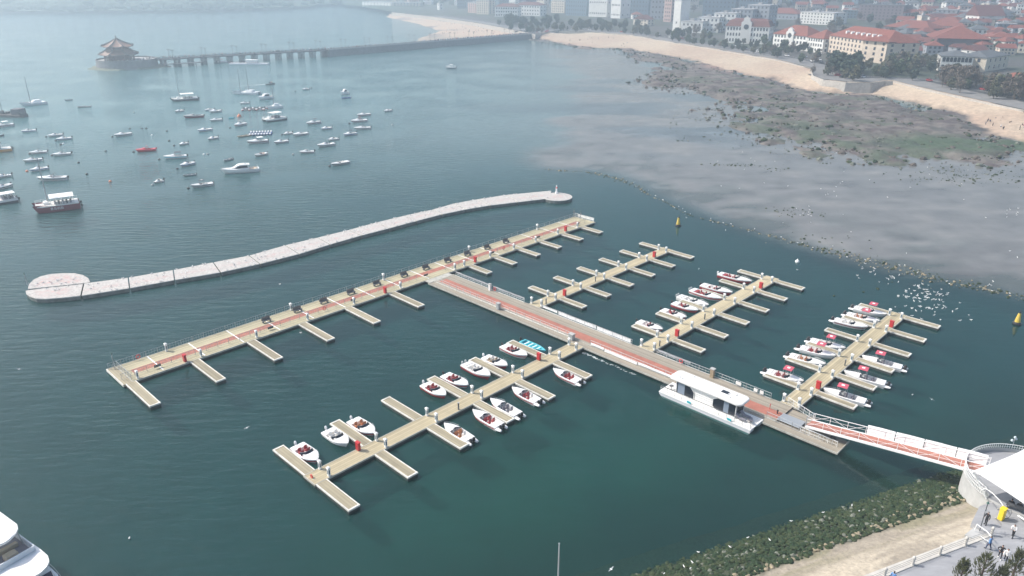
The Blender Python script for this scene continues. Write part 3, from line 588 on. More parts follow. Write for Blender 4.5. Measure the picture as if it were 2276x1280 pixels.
def bw_seg(quad, name='pontoon'):
    """quad: near-left, near-right, far-right, far-left"""
    nl, nr, fr_, fl_ = [Vector(q) for q in quad]; o = bw.location; n = 10; m_ = 8
    vs = []; lane = []
    for j in range(m_+1):
        for i in range(n+1):
            s, t = i/n, j/m_; p = (nl*(1-s)+nr*s)*(1-t)+(fl_*(1-s)+fr_*s)*t; vs.append((p.x-o.x, p.y-o.y, ZB)); lane.append(math.exp(-((t-.45)/.12)**2)*(0.35+.65*math.sin(math.pi*s)))
    b = MB(); b.add(vs, [(j*(n+1)+i, j*(n+1)+i+1, (j+1)*(n+1)+i+1, (j+1)*(n+1)+i) for j in range(m_) for i in range(n)], 0)
    P_ = [(q.x-o.x, q.y-o.y) for q in (nl, nr, fr_, fl_)]
    c = Vector((sum(p[0] for p in P_)/4, sum(p[1] for p in P_)/4)); 
    k = len(b.v); b.v += [(p[0],p[1],ZB) for p in P_]+[(p[0],p[1],ZB-.14) for p in P_]+[((p[0]-c.x)*.97+c.x,(p[1]-c.y)*.96+c.y,-.3) for p in P_]
    lane += [0]*12
    for i in range(4): j = (i+1) % 4; b.f += [(k+i,k+4+i,k+4+j,k+j),(k+4+i,k+8+i,k+8+j,k+4+j)]; b.m += [1,2]
    ob = b.build(name, ['breakwater_deck','white_rubstrip','pontoon_side'], bw); at_ = ob.data.attributes.new('lane', 'FLOAT', 'POINT'); at_.data.foreach_set('value', lane)
for i in range(len(NE)-1):
    a0, a1, b1, b0 = at(*NE[i],ZB), at(*NE[i+1],ZB), at(*FE[i+1],ZB), at(*FE[i],ZB)
    d = (a1-a0).normalized()*.12; d2 = (b1-b0).normalized()*.12; bw_seg((a0+d, a1-d, b1-d2, b0+d2))
def bw_plate(px, name, lane_c=None, rad=3, c3=None):
    o = bw.location; P_ = px if c3 is None else None
    P_ = [Vector(at(x,y,ZB))-o for x, y in px] if c3 is None else c3
    c = sum((Vector((p.x,p.y,0)) for p in P_), Vector())/len(P_); n = len(P_); K = 6; vs = []; lane = []
    for k in range(1, K+1):
        for p in P_: q = c+(Vector((p.x,p.y,0))-c)*k/K; vs.append((q.x,q.y,ZB)); lane.append(1 if k <= rad else 0.15)
    vs.append((c.x,c.y,ZB)); lane.append(1)
    ar = sum(P_[i].x*P_[(i+1)%n].y-P_[(i+1)%n].x*P_[i].y for i in range(n)); fs = []; mm = []
    for i in range(n):
        j = (i+1) % n; fs.append((len(vs)-1, i, j)); mm.append(0)
        for k in range(K-1): fs.append((k*n+i, (k+1)*n+i, (k+1)*n+j, k*n+j)); mm.append(0)
    b = MB(); b.add(vs, fs, mm); e = len(vs); b.v += [(P_[i].x,P_[i].y,ZB) for i in range(n)]+[(P_[i].x,P_[i].y,ZB-.16) for i in range(n)]+[(c.x+(P_[i].x-c.x)*.98,c.y+(P_[i].y-c.y)*.98,-.3) for i in range(n)]
    lane += [0]*3*n
    for i in range(n): j = (i+1) % n; b.f += [(e+i,e+n+i,e+n+j,e+j),(e+n+i,e+2*n+i,e+2*n+j,e+n+j)]; b.m += [1,2]
    if ar < 0: b.f = [tuple(reversed(f)) for f in b.f]
    ob = b.build(name, ['breakwater_deck','white_rubstrip','pontoon_side'], bw); at_ = ob.data.attributes.new('lane', 'FLOAT', 'POINT'); at_.data.foreach_set('value', lane)
bw_plate([(62,642),(64,632),(74,622),(90,614),(112,609),(140,607),(165,607),(184,611),(196,618),(200,626),(196,628),(150,633),(100,638)], 'round_end', rad=4)
bw_plate([(57,646),(100,640),(150,635),(184,631),(178,657),(140,661),(100,664),(80,663),(66,658),(58,652)], 'round_end', rad=3)
cc = at(1239,437,ZB)-bw.location; ZB += .03; bw_plate(None, 'disc_end', rad=2, c3=[cc+Vector((math.cos(t),math.sin(t),0))*4.3 for t in [2*math.pi*i/24 for i in range(24)]]); ZB -= .03
navmast('light mast at the rounded lower left tip of the breakwater', at(60,633,ZB), 2.3)
mat('beacon_white', (.8,.8,.8), .5); nb = thing('light_beacon', 'small white and red light beacon on the disc at the far end of the breakwater', 'beacon', at(1237,430,ZB))
MB().lathe([(.45,0),(.4,.5),(.28,.6),(.25,1.6)],10).build('column', 'beacon_white', nb); MB().lathe([(.26,0),(.26,.35)],10,o=(0,0,1.6)).build('red_band', 'ring_red', nb); MB().lathe([(.16,0),(.16,.4),(.04,.6)],8,o=(0,0,1.95)).build('lantern', 'beacon_white', nb)
# ================================================================ BOATS
mat('gelcoat_white', (0.82,0.81,0.79), .25, nz=(1.5,.05), coat=.3); mat('deck_white', (0.74,0.72,0.68), .55, nz=(2,.1)); mat('deck_grey', (0.36,0.36,0.36), .7, nz=(3,.15)); mat('deck_tan', (0.45,0.32,0.20), .7, nz=(3,.2))
mat('stripe_red', (0.45,0.03,0.04), .35); mat('stripe_maroon', (0.20,0.02,0.04), .4); mat('stripe_blue', (0.03,0.09,0.30), .4); mat('hull_dark', (0.03,0.035,0.045), .4); mat('hull_teal', (0.03,0.42,0.50), .4)
mat('seat_red', (0.36,0.05,0.055), .6); mat('seat_orange', (0.48,0.19,0.08), .6); mat('seat_tan', (0.50,0.40,0.28), .6); mat('seat_grey', (0.22,0.21,0.24), .6); mat('seat_white', (0.75,0.73,0.70), .6)
mat('glass_dark', (0.015,0.02,0.03), .08); mat('outboard_black', (0.02,0.02,0.023), .3); mat('outboard_white', (0.62,0.63,0.65), .3); mat('canvas_red', (0.50,0.09,0.13), .8); mat('canvas_white', (0.80,0.80,0.78), .8, nz=(2,.06)); mat('canvas_dark', (0.05,0.055,0.07), .8); mat('canvas_blue', (0.05,0.12,0.34), .8)
mat('hull_grey', (0.30,0.33,0.34), .6, nz=(2,.15)); mat('hull_red', (0.55,0.03,0.05), .35); mat('hull_orange', (0.70,0.33,0.10), .5); mat('teal_light', (0.10,0.48,0.55), .4)
def hw(t, W_, full=.45, p=2.7): return W_/2*(1-max(0, (t-full)/(1-full))**p)*(0.90+0.10*min(1, t/.3))
def hull(L, W_, fb, mats, p=2.7, sheer=.35, n=13):
    """mats: bottom, lower, stripe, upper"""
    b = MB(); rings = []
    for k in range(n):
        t = k/(n-1); h = max(hw(t, W_, p=p), .03); x = -L/2+L*t*(1.0); z = fb*(1+sheer*t*t); ch = h*(.82-.25*t); r = .05+.25*t**3
        x2 = x-(0.10*L*t**4)
        P_ = [(x2,0,-.35+.3*t**3),(x2,ch,-.05+r*.4),(x+(x2-x)*.5,h*.93,z*.45),(x+(x2-x)*.3,h*.96,z*.70),(x,h,z),(x,-h,z),(x+(x2-x)*.3,-h*.96,z*.70),(x+(x2-x)*.5,-h*.93,z*.45),(x2,-ch,-.05+r*.4)]
        rings.append(P_)
    M_ = [0,1,2,3,None,3,2,1,0]; o = len(b.v)
    for r_ in rings: b.v += r_
    for k in range(n-1):
        for i in range(9):
            if M_[i] is None: continue
            j = (i+1) % 9; b.f.append((o+k*9+i, o+(k+1)*9+i, o+(k+1)*9+j, o+k*9+j)); b.m.append(M_[i])
    b.f.append(tuple(o+i for i in range(9))); b.m.append(3)
    return b
def deck(L, W_, fb, c0, c1, sheer=.35, p=2.7, n=13, inset=.16, sole=.30, crown=.12):
    """deck with an open cockpit between fractions c0 and c1"""
    d = MB(); s = MB()
    T = sorted(set([k/(n-1) for k in range(n)]+[c0, c1])); z = lambda t: fb*(1+sheer*t*t)
    X_ = lambda t: -L/2+L*t
    def row(t, half): return max(hw(t, W_, p=p), .03)-half
    for a, b_ in zip(T[:-1], T[1:]):
        za, zb = z(a), z(b_); ha, hb = row(a,0), row(b_,0)
        if a >= c0-1e-6 and b_ <= c1+1e-6:
            ia, ib = max(ha-inset,.02), max(hb-inset,.02)
            for sg in (1,-1):
                q = [(X_(a),sg*ha,za),(X_(b_),sg*hb,zb),(X_(b_),sg*ib,zb+.03),(X_(a),sg*ia,za+.03)]; d.add(q, [(0,1,2,3) if sg < 0 else (3,2,1,0)])
                q = [(X_(a),sg*ia,za+.03),(X_(b_),sg*ib,zb+.03),(X_(b_),sg*ib*.95,sole),(X_(a),sg*ia*.95,sole)]; d.add(q, [(0,1,2,3) if sg < 0 else (3,2,1,0)])
            s.add([(X_(a),-ia*.95,sole),(X_(b_),-ib*.95,sole),(X_(b_),ib*.95,sole),(X_(a),ia*.95,sole)], [(0,1,2,3)])
        else:
            cr = crown*(1 if a >= c1 else .3)
            A = [(X_(a),-ha,za),(X_(a),-ha*.5,za+cr*min(1,ha)),(X_(a),ha*.5,za+cr*min(1,ha)),(X_(a),ha,za)]; B = [(X_(b_),-hb,zb),(X_(b_),-hb*.5,zb+cr*min(1,hb)),(X_(b_),hb*.5,zb+cr*min(1,hb)),(X_(b_),hb,zb)]
            d.add(A+B, [(0,4,5,1),(1,5,6,2),(2,6,7,3)])
    for c in (c0, c1):
        h = max(row(c, inset),.02); f = [(0,1,2,3)] if c == c0 else [(3,2,1,0)]
        d.add([(X_(c),-h,z(c)+.04),(X_(c),h,z(c)+.04),(X_(c),h*.95,sole),(X_(c),-h*.95,sole)], f)
    return d, s
def outboard(r, x, y, m, name='outboard_motor', s=1.0):
    b = MB(); rg = []
    for z, a, c in ((.42,.15,.10),(.5,.20,.14),(.72,.24,.16),(.92,.20,.13),(1.0,.10,.07)): rg.append([(x-.32*s+a*s*math.cos(t), y+c*s*math.sin(t), z*s+.02) for t in [2*math.pi*i/8 for i in range(8)]])
    b.loft(rg); b.beam((x-.30*s,y,.45*s),(x-.36*s,y,-.35),.12*s,.09*s); b.box(x-.18*s,x+.02,y-.10,y+.10,.3,.5)
    b.build(name, m, r, smooth=False)
def windshield(r, x, w_, z, h=.42, rake=.28, m='glass_dark'):
    b = MB(); A = []; B = []
    for i in range(9):
        t = -1+2*i/8; xx = x-.55*abs(t)**2.2; A.append((xx, t*w_, z)); B.append((xx-rake, t*w_*.93, z+h*(1-.25*abs(t))))
    b.add(A+B, [(i,i+1,i+10,i+9) for i in range(8)]); A2 = [(p[0]-.025,p[1],p[2]) for p in A]; B2 = [(p[0]-.025,p[1],p[2]) for p in B]; b.add(A2+B2, [(i+9,i+10,i+1,i) for i in range(8)])
    g = b.build('windshield', m, r); f = MB(); f.path(B, .02, 4); f.build('frame', 'steel', g)
def seat(r, x, y, z, m, w_=.5, d=.45, back=1, name='seat'):
    b = MB(); b.bev(x-d/2,x+d/2,y-w_/2,y+w_/2,z,z+.32,.05); xb = x-back*d/2; b.bev(min(xb,xb+back*.12),max(xb,xb+back*.12),y-w_/2,y+w_/2,z+.25,z+.72,.04); b.build(name, m, r)
def canopy(r, x0, x1, w_, z0, z1, m, crown=.04, name='canopy', poles='steel', logo=None):
    b = MB(); rg = []
    for k in range(5):
        x = x0+(x1-x0)*k/4; zz = z1+crown*math.sin(math.pi*k/4)*.6; rg.append([(x,-w_,zz-crown*.6),(x,-w_*.5,zz),(x,0,zz+crown*.3),(x,w_*.5,zz),(x,w_,zz-crown*.6),(x,w_,zz-crown*.6-.05),(x,0,zz+crown*.3-.05),(x,-w_,zz-crown*.6-.05)])
    b.loft(rg); c = b.build(name, m, r)
    if logo: MB().box((x0+x1)/2-(x1-x0)*.16,(x0+x1)/2+(x1-x0)*.16,-w_*.3,w_*.3,z1+crown+.0,z1+crown+.02).build('emblem_panel', logo, c)
    p = MB(); [p.tube((x,s*w_*.97,z0),(x+dx,s*w_*.97,z1-crown*.5),.022,5) for s in (1,-1) for x, dx in ((x0+.1,0),(x1-.1,0))]; p.build('canopy_frame', poles, r)
def runabout(name, label, cat, L=5.4, W_=2.1, stripe='stripe_red', seats='seat_red', n_out=1, out='outboard_black', lower='gelcoat_white', hullm='gelcoat_white', sole='deck_white', screen=True, can=None, stern=False, bottom=None, ring_=False):
    r = thing(name, label, cat); fb = .62*min(1.15, L/5.2)
    hull(L, W_, fb, 0).build('hull', [bottom or stripe, lower, stripe, hullm], r, smooth=False)
    d, s = deck(L, W_, fb, .13, .60); d.build('deck', hullm if hullm != 'hull_grey' else 'deck_white', r); s.build('sole', sole, r)
    zz = .30; x = lambda t: -L/2+L*t
    if screen: windshield(r, x(.63), W_*.40, fb*1.12, .40)
    seat(r, x(.47), -W_*.19, zz, seats); seat(r, x(.47), W_*.19, zz, seats); seat(r, x(.31), -W_*.19, zz, seats if rnd.random() < .55 else 'seat_white', w_=.42, d=.4); seat(r, x(.31), W_*.19, zz, seats if rnd.random() < .7 else 'seat_white', w_=.42, d=.4)
    b = MB(); b.bev(x(.14),x(.22),-W_*.36,W_*.36,zz,zz+.38,.04); b.build('bench', seats if stern else 'seat_white', r)
    b = MB(); b.bev(x(.55),x(.59),-W_*.34,-W_*.08,zz,zz+.5,.03); b.build('console', 'deck_white', r)
    for k in range(n_out): outboard(r, -L/2+.02, (k-(n_out-1)/2)*.62, out)
    b = MB(); 
    pts_ = [(x(.62+.36*i/6), s_*max(hw(.62+.36*i/6, W_)-.05,.04), fb*(1+.35*(.62+.36*i/6)**2)+.22) for s_ in (1,) for i in range(7)]
    pts2 = [(p[0],-p[1],p[2]) for p in reversed(pts_)]; b.path(pts_+pts2, .018, 4)
    for p in pts_[::2]+pts2[::2]: b.beam((p[0],p[1],p[2]-.24), p, .02)
    b.build('bow_rail', 'steel', r)
    if can: canopy(r, x(.36), x(.60), W_*.36, fb, 2.0, can, logo='canvas_white')
    return r
def cat_boat(name, label, cat, L=6.2, W_=2.3, stripe='stripe_red', seats='seat_red', can='canvas_red', out='outboard_black', long_tail=True, seatrow=2):
    """open twin-engined boat with two stern sponsons"""
    r = runabout(name, label, cat, L, W_, stripe=stripe, seats=seats, n_out=0)
    for s in (1,-1):
        b = MB(); rg = []
        for k in range(5):
            t = k/4; x = -L/2-.85+1.1*t; h = .26*math.sin(math.pi*(.22+.4*t)); y = s*(W_/2-.42); rg.append([(x,y+h*math.cos(a)*1.2,.38+h*math.sin(a)*.8) for a in [2*math.pi*i/8 for i in range(8)]])
        b.loft(rg); b.build('stern_sponson', 'gelcoat_white', r)
    for s in (.3,-.3): outboard(r, -L/2-.12, s, out)
    if can: canopy(r, -L*.06, L*.17, W_*.38, .66, 2.2, can, logo='canvas_white')
    return r
def dock_boat(root, u, v, head, dz=0.0): root.scale = (1.07,1.1,1.1) if u < -70 else (1.05,)*3; root.location = W(u, v, dz); root.rotation_euler = (0,0,MR+head)
G1 = 'white speedboats at the docks'
def out_to(s): return s
# front dock, left side (bow to the spine = +u)
specs = [
 (-78.5,41.35,0,dict(label='white speedboat with red seats at the outermost left finger of the front dock',L=4.9,W_=2.2,seats='seat_red',out='outboard_white')),
 (-78.8,46.35,0,dict(label='plain white speedboat with pale seats, second slip along the front dock',L=4.8,W_=2.15,seats='seat_white',stripe='gelcoat_white',out='outboard_white')),
 (-78.4,50.4,0,dict(label='white speedboat with tan and red seats, upper side of second finger, front dock',L=5.0,W_=2.2,seats='seat_orange',out='outboard_white')),
 (-79.0,64.25,-.04,dict(label='white speedboat with bold red lower hull, lower side of fourth left finger',L=5.0,W_=2.1,seats='seat_red',lower='stripe_red',out='outboard_white')),
 (-78.9,68.55,.03,dict(label='white speedboat with bright red seats, upper side of fourth left finger',L=5.1,W_=2.15,seats='seat_red')),
 (-78.8,73.1,-.05,dict(label='large white speedboat with grey motors and maroon hull bottom, fifth left finger',L=5.9,W_=2.2,seats='seat_white',lower='stripe_maroon',n_out=2,out='hull_grey')),
 (-78.9,77.4,.03,dict(label='white speedboat with red side and tan seats, upper side of fifth left finger',L=4.9,W_=2.1,seats='seat_tan',lower='stripe_red',out='outboard_white')),
 (-79.2,82.3,-.03,dict(label='white speedboat with a red seat pair beside the teal boat, front dock',L=5.5,W_=2.1,seats='seat_red',stripe='stripe_red')),
 # middle dock, left side
 (-68.6,107.1,0,dict(label='small white speedboat, alone in the first slip of the middle dock',L=5.2,W_=2.0,seats='seat_red')),
 (-68.4,114.7,0,dict(label='small white speedboat, second from the walkway on the middle dock',L=5.2,W_=2.0,seats='seat_red')),
 (-68.6,119.0,-.02,dict(label='white speedboat with red hull stripe, third from the walkway on the middle dock',L=5.4,W_=2.0,seats='seat_red',lower='stripe_red')),
 (-69.0,122.5,-.03,dict(label='white speedboat with white interior, fourth from the walkway on the middle dock',L=6.6,W_=2.1,seats='seat_white',n_out=2,stripe='gelcoat_white',out='hull_grey')),
 (-68.9,127.2,-.03,dict(label='large white speedboat full of red seats, fifth on the middle dock',L=6.7,W_=2.3,seats='seat_red',n_out=2,stern=True,out='hull_grey')),
 (-68.9,131.3,.03,dict(label='white speedboat with dark red seats, sixth on the middle dock',L=6.6,W_=2.2,seats='seat_red',lower='stripe_red')),
 (-69.3,139.6,.04,dict(label='long white speedboat with red rows of seats, farthest on the middle dock',L=7.2,W_=2.2,seats='seat_red',lower='stripe_red',stern=True,out='outboard_white')),
]
for u, v, h, kw in specs:
    lab = kw.pop('label'); r = runabout('speedboat', lab, 'boat', **kw); r['group'] = G1; dock_boat(r, u, v, h)
# teal boat: open skiff with thwarts
tb = thing('skiff', 'bright teal open skiff moored by the last left finger of the front dock', 'boat')
hull(5.4,1.6,.5,0,p=2.0).build('hull', ['hull_teal','hull_teal','teal_light','teal_light'], tb); d, s = deck(5.4,1.6,.5,.06,.86,inset=.1,sole=.2,p=2.0); d.build('gunwale', 'teal_light', tb); s.build('sole', 'hull_teal', tb)
for k in (.2,.36,.52,.68): MB().box(-2.7+5.4*k-.1,-2.7+5.4*k+.1,-.62,.62,.40,.46).build('thwart', 'canvas_white', tb)
outboard(tb, -2.68, 0, 'outboard_black'); dock_boat(tb, -78.4, 86.1, -.03)
# front dock, right side (bow to the spine: pointing -u)
specs = [
 (-68.0,58.9,dict(label='white speedboat with one orange seat, third right finger of the front dock',L=5.2,W_=2.0,seats='seat_orange',stripe='gelcoat_white')),
 (-67.6,64.2,dict(label='white speedboat with red hull line, lower side of fourth right finger',L=5.4,W_=2.0,seats='seat_red')),
 (-67.9,68.2,dict(label='white speedboat with purple grey seats, upper side of fourth right finger',L=5.6,W_=2.0,seats='seat_grey')),
 (-68.2,73.0,dict(label='white speedboat with red seats at the fifth right finger, front dock',L=5.2,W_=2.0,seats='seat_red')),
 (-67.6,82.0,dict(label='white speedboat with red seats at the last right finger, near the walkway',L=5.2,W_=2.0,seats='seat_red')),
]
for u, v, kw in specs:
    lab = kw.pop('label'); r = cat_boat('speedboat', lab, 'boat', can=None, **kw); r['group'] = G1; dock_boat(r, u, v, math.pi)
# right dock
specs = [
 (-42.2,106.5,.12,dict(label='white boat with red canopy, alone in the first left slip of right dock',seats='seat_red')),
 (-42.1,114.5,.14,dict(label='white boat with orange seats and no canopy up, second left on right dock',seats='seat_orange',can=None)),
 (-42.1,118.6,.14,dict(label='white boat with red seats and lowered red canopy, third left on right dock',seats='seat_red')),
 (-42.1,122.6,.14,dict(label='white boat with grey seats under red canopy, fourth left on right dock',seats='seat_grey')),
 (-42.6,134.1,.10,dict(label='plain white boat with dark red keel and no canopy, right dock far end',seats='seat_white',can=None)),
 (-42.0,138.3,.10,dict(label='white boat with orange seats under red canopy, right dock far end',seats='seat_orange')),
 (-42.2,142.3,.10,dict(label='white boat with red canopy, farthest on the left side of right dock',seats='seat_red')),
]
for u, v, h, kw in specs:
    lab = kw.pop('label'); r = cat_boat('canopy_boat', lab, 'boat', L=5.6, W_=2.1, stripe='gelcoat_white' if 'keel' not in lab else 'stripe_maroon', **kw); r['group'] = 'white boats at the right dock'; dock_boat(r, u, v, h)
for u, v, lab in [(-33.1,107.2,'long white boat with red canopy, right side slip nearest the footbridge'),(-33.0,115.0,'long white boat with red canopy, middle of three on right side of right dock'),(-33.0,122.4,'long white boat with red canopy, farthest of three on right side of right dock')]:
    r = cat_boat('canopy_boat', lab, 'boat', L=6.0, W_=1.95, stripe='gelcoat_white', seats='seat_grey', sole=None) if False else cat_boat('canopy_boat', lab, 'boat', L=6.0, W_=1.95, stripe='gelcoat_white', seats='seat_grey'); r['group'] = 'white boats at the right dock'; dock_boat(r, u, v, math.pi+.16)
# ---------------------------------------------------------------- boats on moorings
def place_px(root, xb, yb, xs_, ys_, L=None):
    a = at(xb, yb, .3); b_ = at(xs_, ys_, .3); c = (a+b_)/2; c.z = 0; d = a-b_
    root.location = c; root.rotation_euler = (0,0,math.atan2(d.y, d.x)); return d.length
def px_len(xb, yb, xs_, ys_): return (at(xb,yb,.3)-at(xs_,ys_,.3)).length
GM = 'small boats on moorings in the bay'
def cuddy(name, label, cat, L, W_, stripe, seats='seat_white', out='outboard_black', hullm='gelcoat_white', tower=None, can=None, lower=None, ext=None):
    r = thing(name, label, cat); fb = .12*L*.95; fb = min(fb, .95)
    hull(L, W_, fb, 0).build('hull', ['hull_dark', lower or hullm, stripe, hullm], r); d, s = deck(L, W_, fb, .12, .48, crown=.25); d.build('deck', hullm, r); s.build('sole', 'deck_grey', r)
    x = lambda t: -L/2+L*t; b = MB(); z = fb*1.12
    rg = [[(x(t),-w_,z),(x(t),-w_*.75,z+h),(x(t),w_*.75,z+h),(x(t),w_,z)] for t, w_, h in ((.47,W_*.36,.42),(.56,W_*.37,.5),(.68,W_*.30,.32),(.82,W_*.14,.05))]
    b.loft(rg, closed=False, cap=(True, False)); b.build('cabin_top', hullm, r); windshield(r, x(.57), W_*.34, z+.22, .42, .3)
    seat(r, x(.40), -W_*.2, .35, seats); seat(r, x(.40), W_*.2, .35, seats); b = MB(); b.bev(x(.13),x(.21),-W_*.36,W_*.36,.3,.72,.04); b.build('bench', seats, r)
    outboard(r, -L/2+.02, 0, out, s=1.15)
    if tower:
        b = MB(); [b.path([(x(.50),s_*W_*.42,fb),(x(.42),s_*W_*.34,fb+1.35),(x(.30),s_*W_*.42,fb)],.04,5) for s_ in (1,-1)]; b.tube((x(.42),-W_*.34,fb+1.35),(x(.42),W_*.34,fb+1.35),.04,5); b.build('tower', tower, r)
    if can: canopy(r, x(.22), x(.50), W_*.4, fb, fb+1.3, can, poles='dark_metal')
    return r
def dinghy(name, label, cat, L, m, W_=None):
    r = thing(name, label, cat); W_ = W_ or L*.36; hull(L, W_, .42, 0, p=2.6).build('hull', [m]*4, r); d, s = deck(L, W_, .42, .05, .88, inset=.13, sole=.12, p=2.6); d.build('gunwale', m, r); s.build('sole', 'deck_grey', r)
    for k in (.3,.6): MB().box(-L/2+L*k-.1,-L/2+L*k+.1,-W_*.36,W_*.36,.3,.36).build('thwart', 'deck_white', r)
    outboard(r, -L/2, 0, 'outboard_black', s=.7); return r
M5 = lambda x, y: (x/4.742, 220+y/4.742); M6 = lambda x, y: (380+x/4.377, 150+y/4.377)
MO = [  # (crop, bow xy, stern xy, kind, stripe, extra, label)
 (M5,(218,345),(378,330),'c','stripe_blue',{},'white speedboat, first below the sailing catamaran at upper left'),
 (M5,(497,395),(660,375),'c','hull_dark',{},'upper of two white speedboats moored side by side at left'),
 (M5,(588,432),(752,410),'c','stripe_blue',{},'lower of two white speedboats moored side by side at left'),
 (M5,(305,575),(498,555),'c','stripe_maroon',{},'white speedboat, left one in the row above the red ferry mast'),
 (M5,(548,595),(748,575),'c','hull_dark',{},'white speedboat, right one in the row above the red ferry mast'),
 (M5,(240,660),(445,635),'c','hull_dark',{},'white speedboat moored just above the boat with orange bow float'),
 (M5,(310,760),(503,725),'c','stripe_blue',{},'white speedboat with an orange float at its bow, near ferry mast top'),
 (M5,(388,855),(712,835),'c','hull_dark',dict(tower='dark_metal'),'white sport boat with dark tower, behind the red ferry mast'),
 (M5,(1200,395),(1383,365),'c','hull_dark',{},'white speedboat alone in open water left of the red boat'),
 (M5,(1720,625),(1970,605),'c','teal_light',dict(can='canvas_dark'),'white speedboat with dark bimini just right of the red boat'),
 (M5,(1895,712),(2045,672),'c','stripe_blue',dict(tower='dark_metal'),'white open boat angled below the dark bimini boat'),
 (M5,(2008,928),(2245,892),'b','hull_dark',{},'long white boat with frame canopy, nearest boat left of the yacht'),
 (M5,(1615,880),(1720,858),'c','stripe_maroon',{},'small stubby white boat alone at lower centre of the moorings'),
 (M5,(1885,485),(1980,462),'c','hull_dark',{},'small white boat above the dark bimini boat'),
 (M5,(2080,342),(2230,318),'c','stripe_blue',{},'white speedboat left of centre between the maroon boat and small one'),
 (M5,(1840,135),(1935,120),'c','hull_dark',{},'tiny white boat just above the maroon boat'),
 (M6,(668,350),(762,345),'c','hull_dark',{},'small white boat right above the crowded pontoon'),
 (M6,(326,415),(420,408),'c','stripe_blue',{},'left of two touching white boats beyond the maroon boat'),
 (M6,(370,438),(488,420),'c','hull_dark',{},'right of two touching white boats beyond the maroon boat'),
 (M6,(375,520),(495,505),'c','hull_dark',{},'white speedboat right of the maroon boat'),
 (M6,(613,572),(725,545),'c','stripe_maroon',dict(tower='steel'),'white boat with maroon side below the round orange float'),
 (M6,(355,702),(455,680),'c','hull_dark',{},'small white boat moored left of the bimini sport boat'),
 (M6,(735,738),(942,715),'c','stripe_maroon',dict(can='canvas_white',tower='dark_metal'),'maroon striped sport boat with white bimini below the jet ski raft'),
 (M6,(1000,737),(1137,715),'c','stripe_maroon',{},'white speedboat directly right of the white bimini sport boat'),
 (M6,(1090,650),(1180,635),'c','hull_dark',{},'stubby white boat just right of the blue jet ski raft'),
 (M6,(1183,664),(1330,642),'c','hull_dark',{},'white speedboat next right of the stubby boat by the raft'),
 (M6,(1455,602),(1562,585),'c','stripe_blue',{},'white speedboat between the cabin boat and the cluster of four'),
 (M6,(1315,552),(1450,530),'c','stripe_maroon',dict(can='canvas_dark'),'white cabin boat with dark bimini left of the cluster of four'),
 (M6,(1275,214),(1345,208),'c','hull_dark',{},'tiny white boat far off, beyond the two masted catamaran'),
 (M6,(1808,472),(1935,455),'c','stripe_maroon',dict(tower='dark_metal'),'topmost boat of the cluster of four at right'),
 (M6,(1748,532),(1905,515),'c','stripe_maroon',dict(tower='stripe_red'),'second boat of the cluster of four at right, red tower'),
 (M6,(1778,600),(1940,588),'c','hull_dark',dict(tower='dark_metal'),'third boat of the cluster of four at right, low dark hull'),
 (M6,(1675,662),(1800,640),'c','stripe_blue',dict(can='canvas_dark'),'lowest boat of the cluster of four at right, dark bimini'),
 (M6,(1525,707),(1628,692),'c','hull_dark',{},'small white boat touching the sport boat below the cluster of four'),
 (M6,(1420,772),(1590,745),'c','hull_dark',dict(tower='dark_metal'),'white sport boat with dark engines below the cluster of four'),
 (M6,(2070,427),(2148,415),'c','hull_dark',{},'rightmost tiny white boat of the moorings'),
 (M6,(1247,827),(1392,818),'c','stripe_maroon',{},'white speedboat alone, lower right part of the moorings'),
 (M6,(812,862),(935,835),'b0','deck_tan',{},'cream boat with orange interior above the white yacht'),
 (M6,(1555,952),(1730,917),'b0','hull_dark',{},'white speedboat nearest the breakwater, lowest at right'),
]
for cr, bw_, st_, kind, stripe, ex, lab in MO:
    B_ = cr(*bw_); S_2 = cr(*st_); L = min(max(px_len(*B_, *S_2)*.98, 3.2), 13); W_ = L*.335
    W_ = min(W_, 2.7)
    if kind == 'c': r = cuddy('moored_boat', lab, 'boat', L, W_, stripe, **ex)
    else: r = runabout('moored_boat', lab, 'boat', L=L, W_=W_, stripe=stripe, seats='seat_orange' if kind == 'b0' and 'cream' in lab else 'seat_white', can='canvas_dark' if kind == 'b' else None)
    r['group'] = GM; place_px(r, *B_, *S_2)
def place2(r, cr, a, b): place_px(r, *cr(*a), *cr(*b))
def LL(cr, a, b): return px_len(*cr(*a), *cr(*b))
for cr, a, b, m, lab in [(M5,(1925,808),(2065,790),'hull_grey','grey dinghy moored left of the white yacht'),(M6,(510,908),(597,882),'hull_grey','small grey dinghy just above the white yacht'),(M6,(560,492),(610,488),'teal_light','tiny teal dinghy beside the round orange float'),(M6,(1655,297),(1750,290),'canvas_blue','dark blue dinghy in front of the far cabin boat'),(M5,(680,12),(757,5),'hull_grey','small grey dinghy near the sailing catamaran at upper left'),(M5,(0,388),(28,380),'hull_dark','dark stern of a small boat cut by the left edge'),(M5,(805,85),(958,75),'deck_grey','low flat grey punt drifting at upper left')]:
    L = LL(cr,a,b); r = dinghy('dinghy', lab, 'dinghy', max(L,2.4), m, W_=min(1.7, L*.35)); place2(r, cr, a, b)
# left-edge boats
for a, b, kw, lab in [((-60,830),(115,802),dict(stripe='hull_dark'),'white speedboat cut by the left edge, level with the ferry mast'),((-70,962),(108,905),dict(stripe='hull_dark'),'white speedboat cut by the left edge, above the canopy pontoon'),((-90,300),(140,272),dict(stripe='stripe_maroon',can='canvas_white'),'white covered boat cut by the left edge, below the work barge')]:
    L = LL(M5,a,b); r = cuddy('moored_boat', lab, 'boat', L, min(2.9,L*.33), **kw); place2(r, M5, a, b); r['group'] = GM
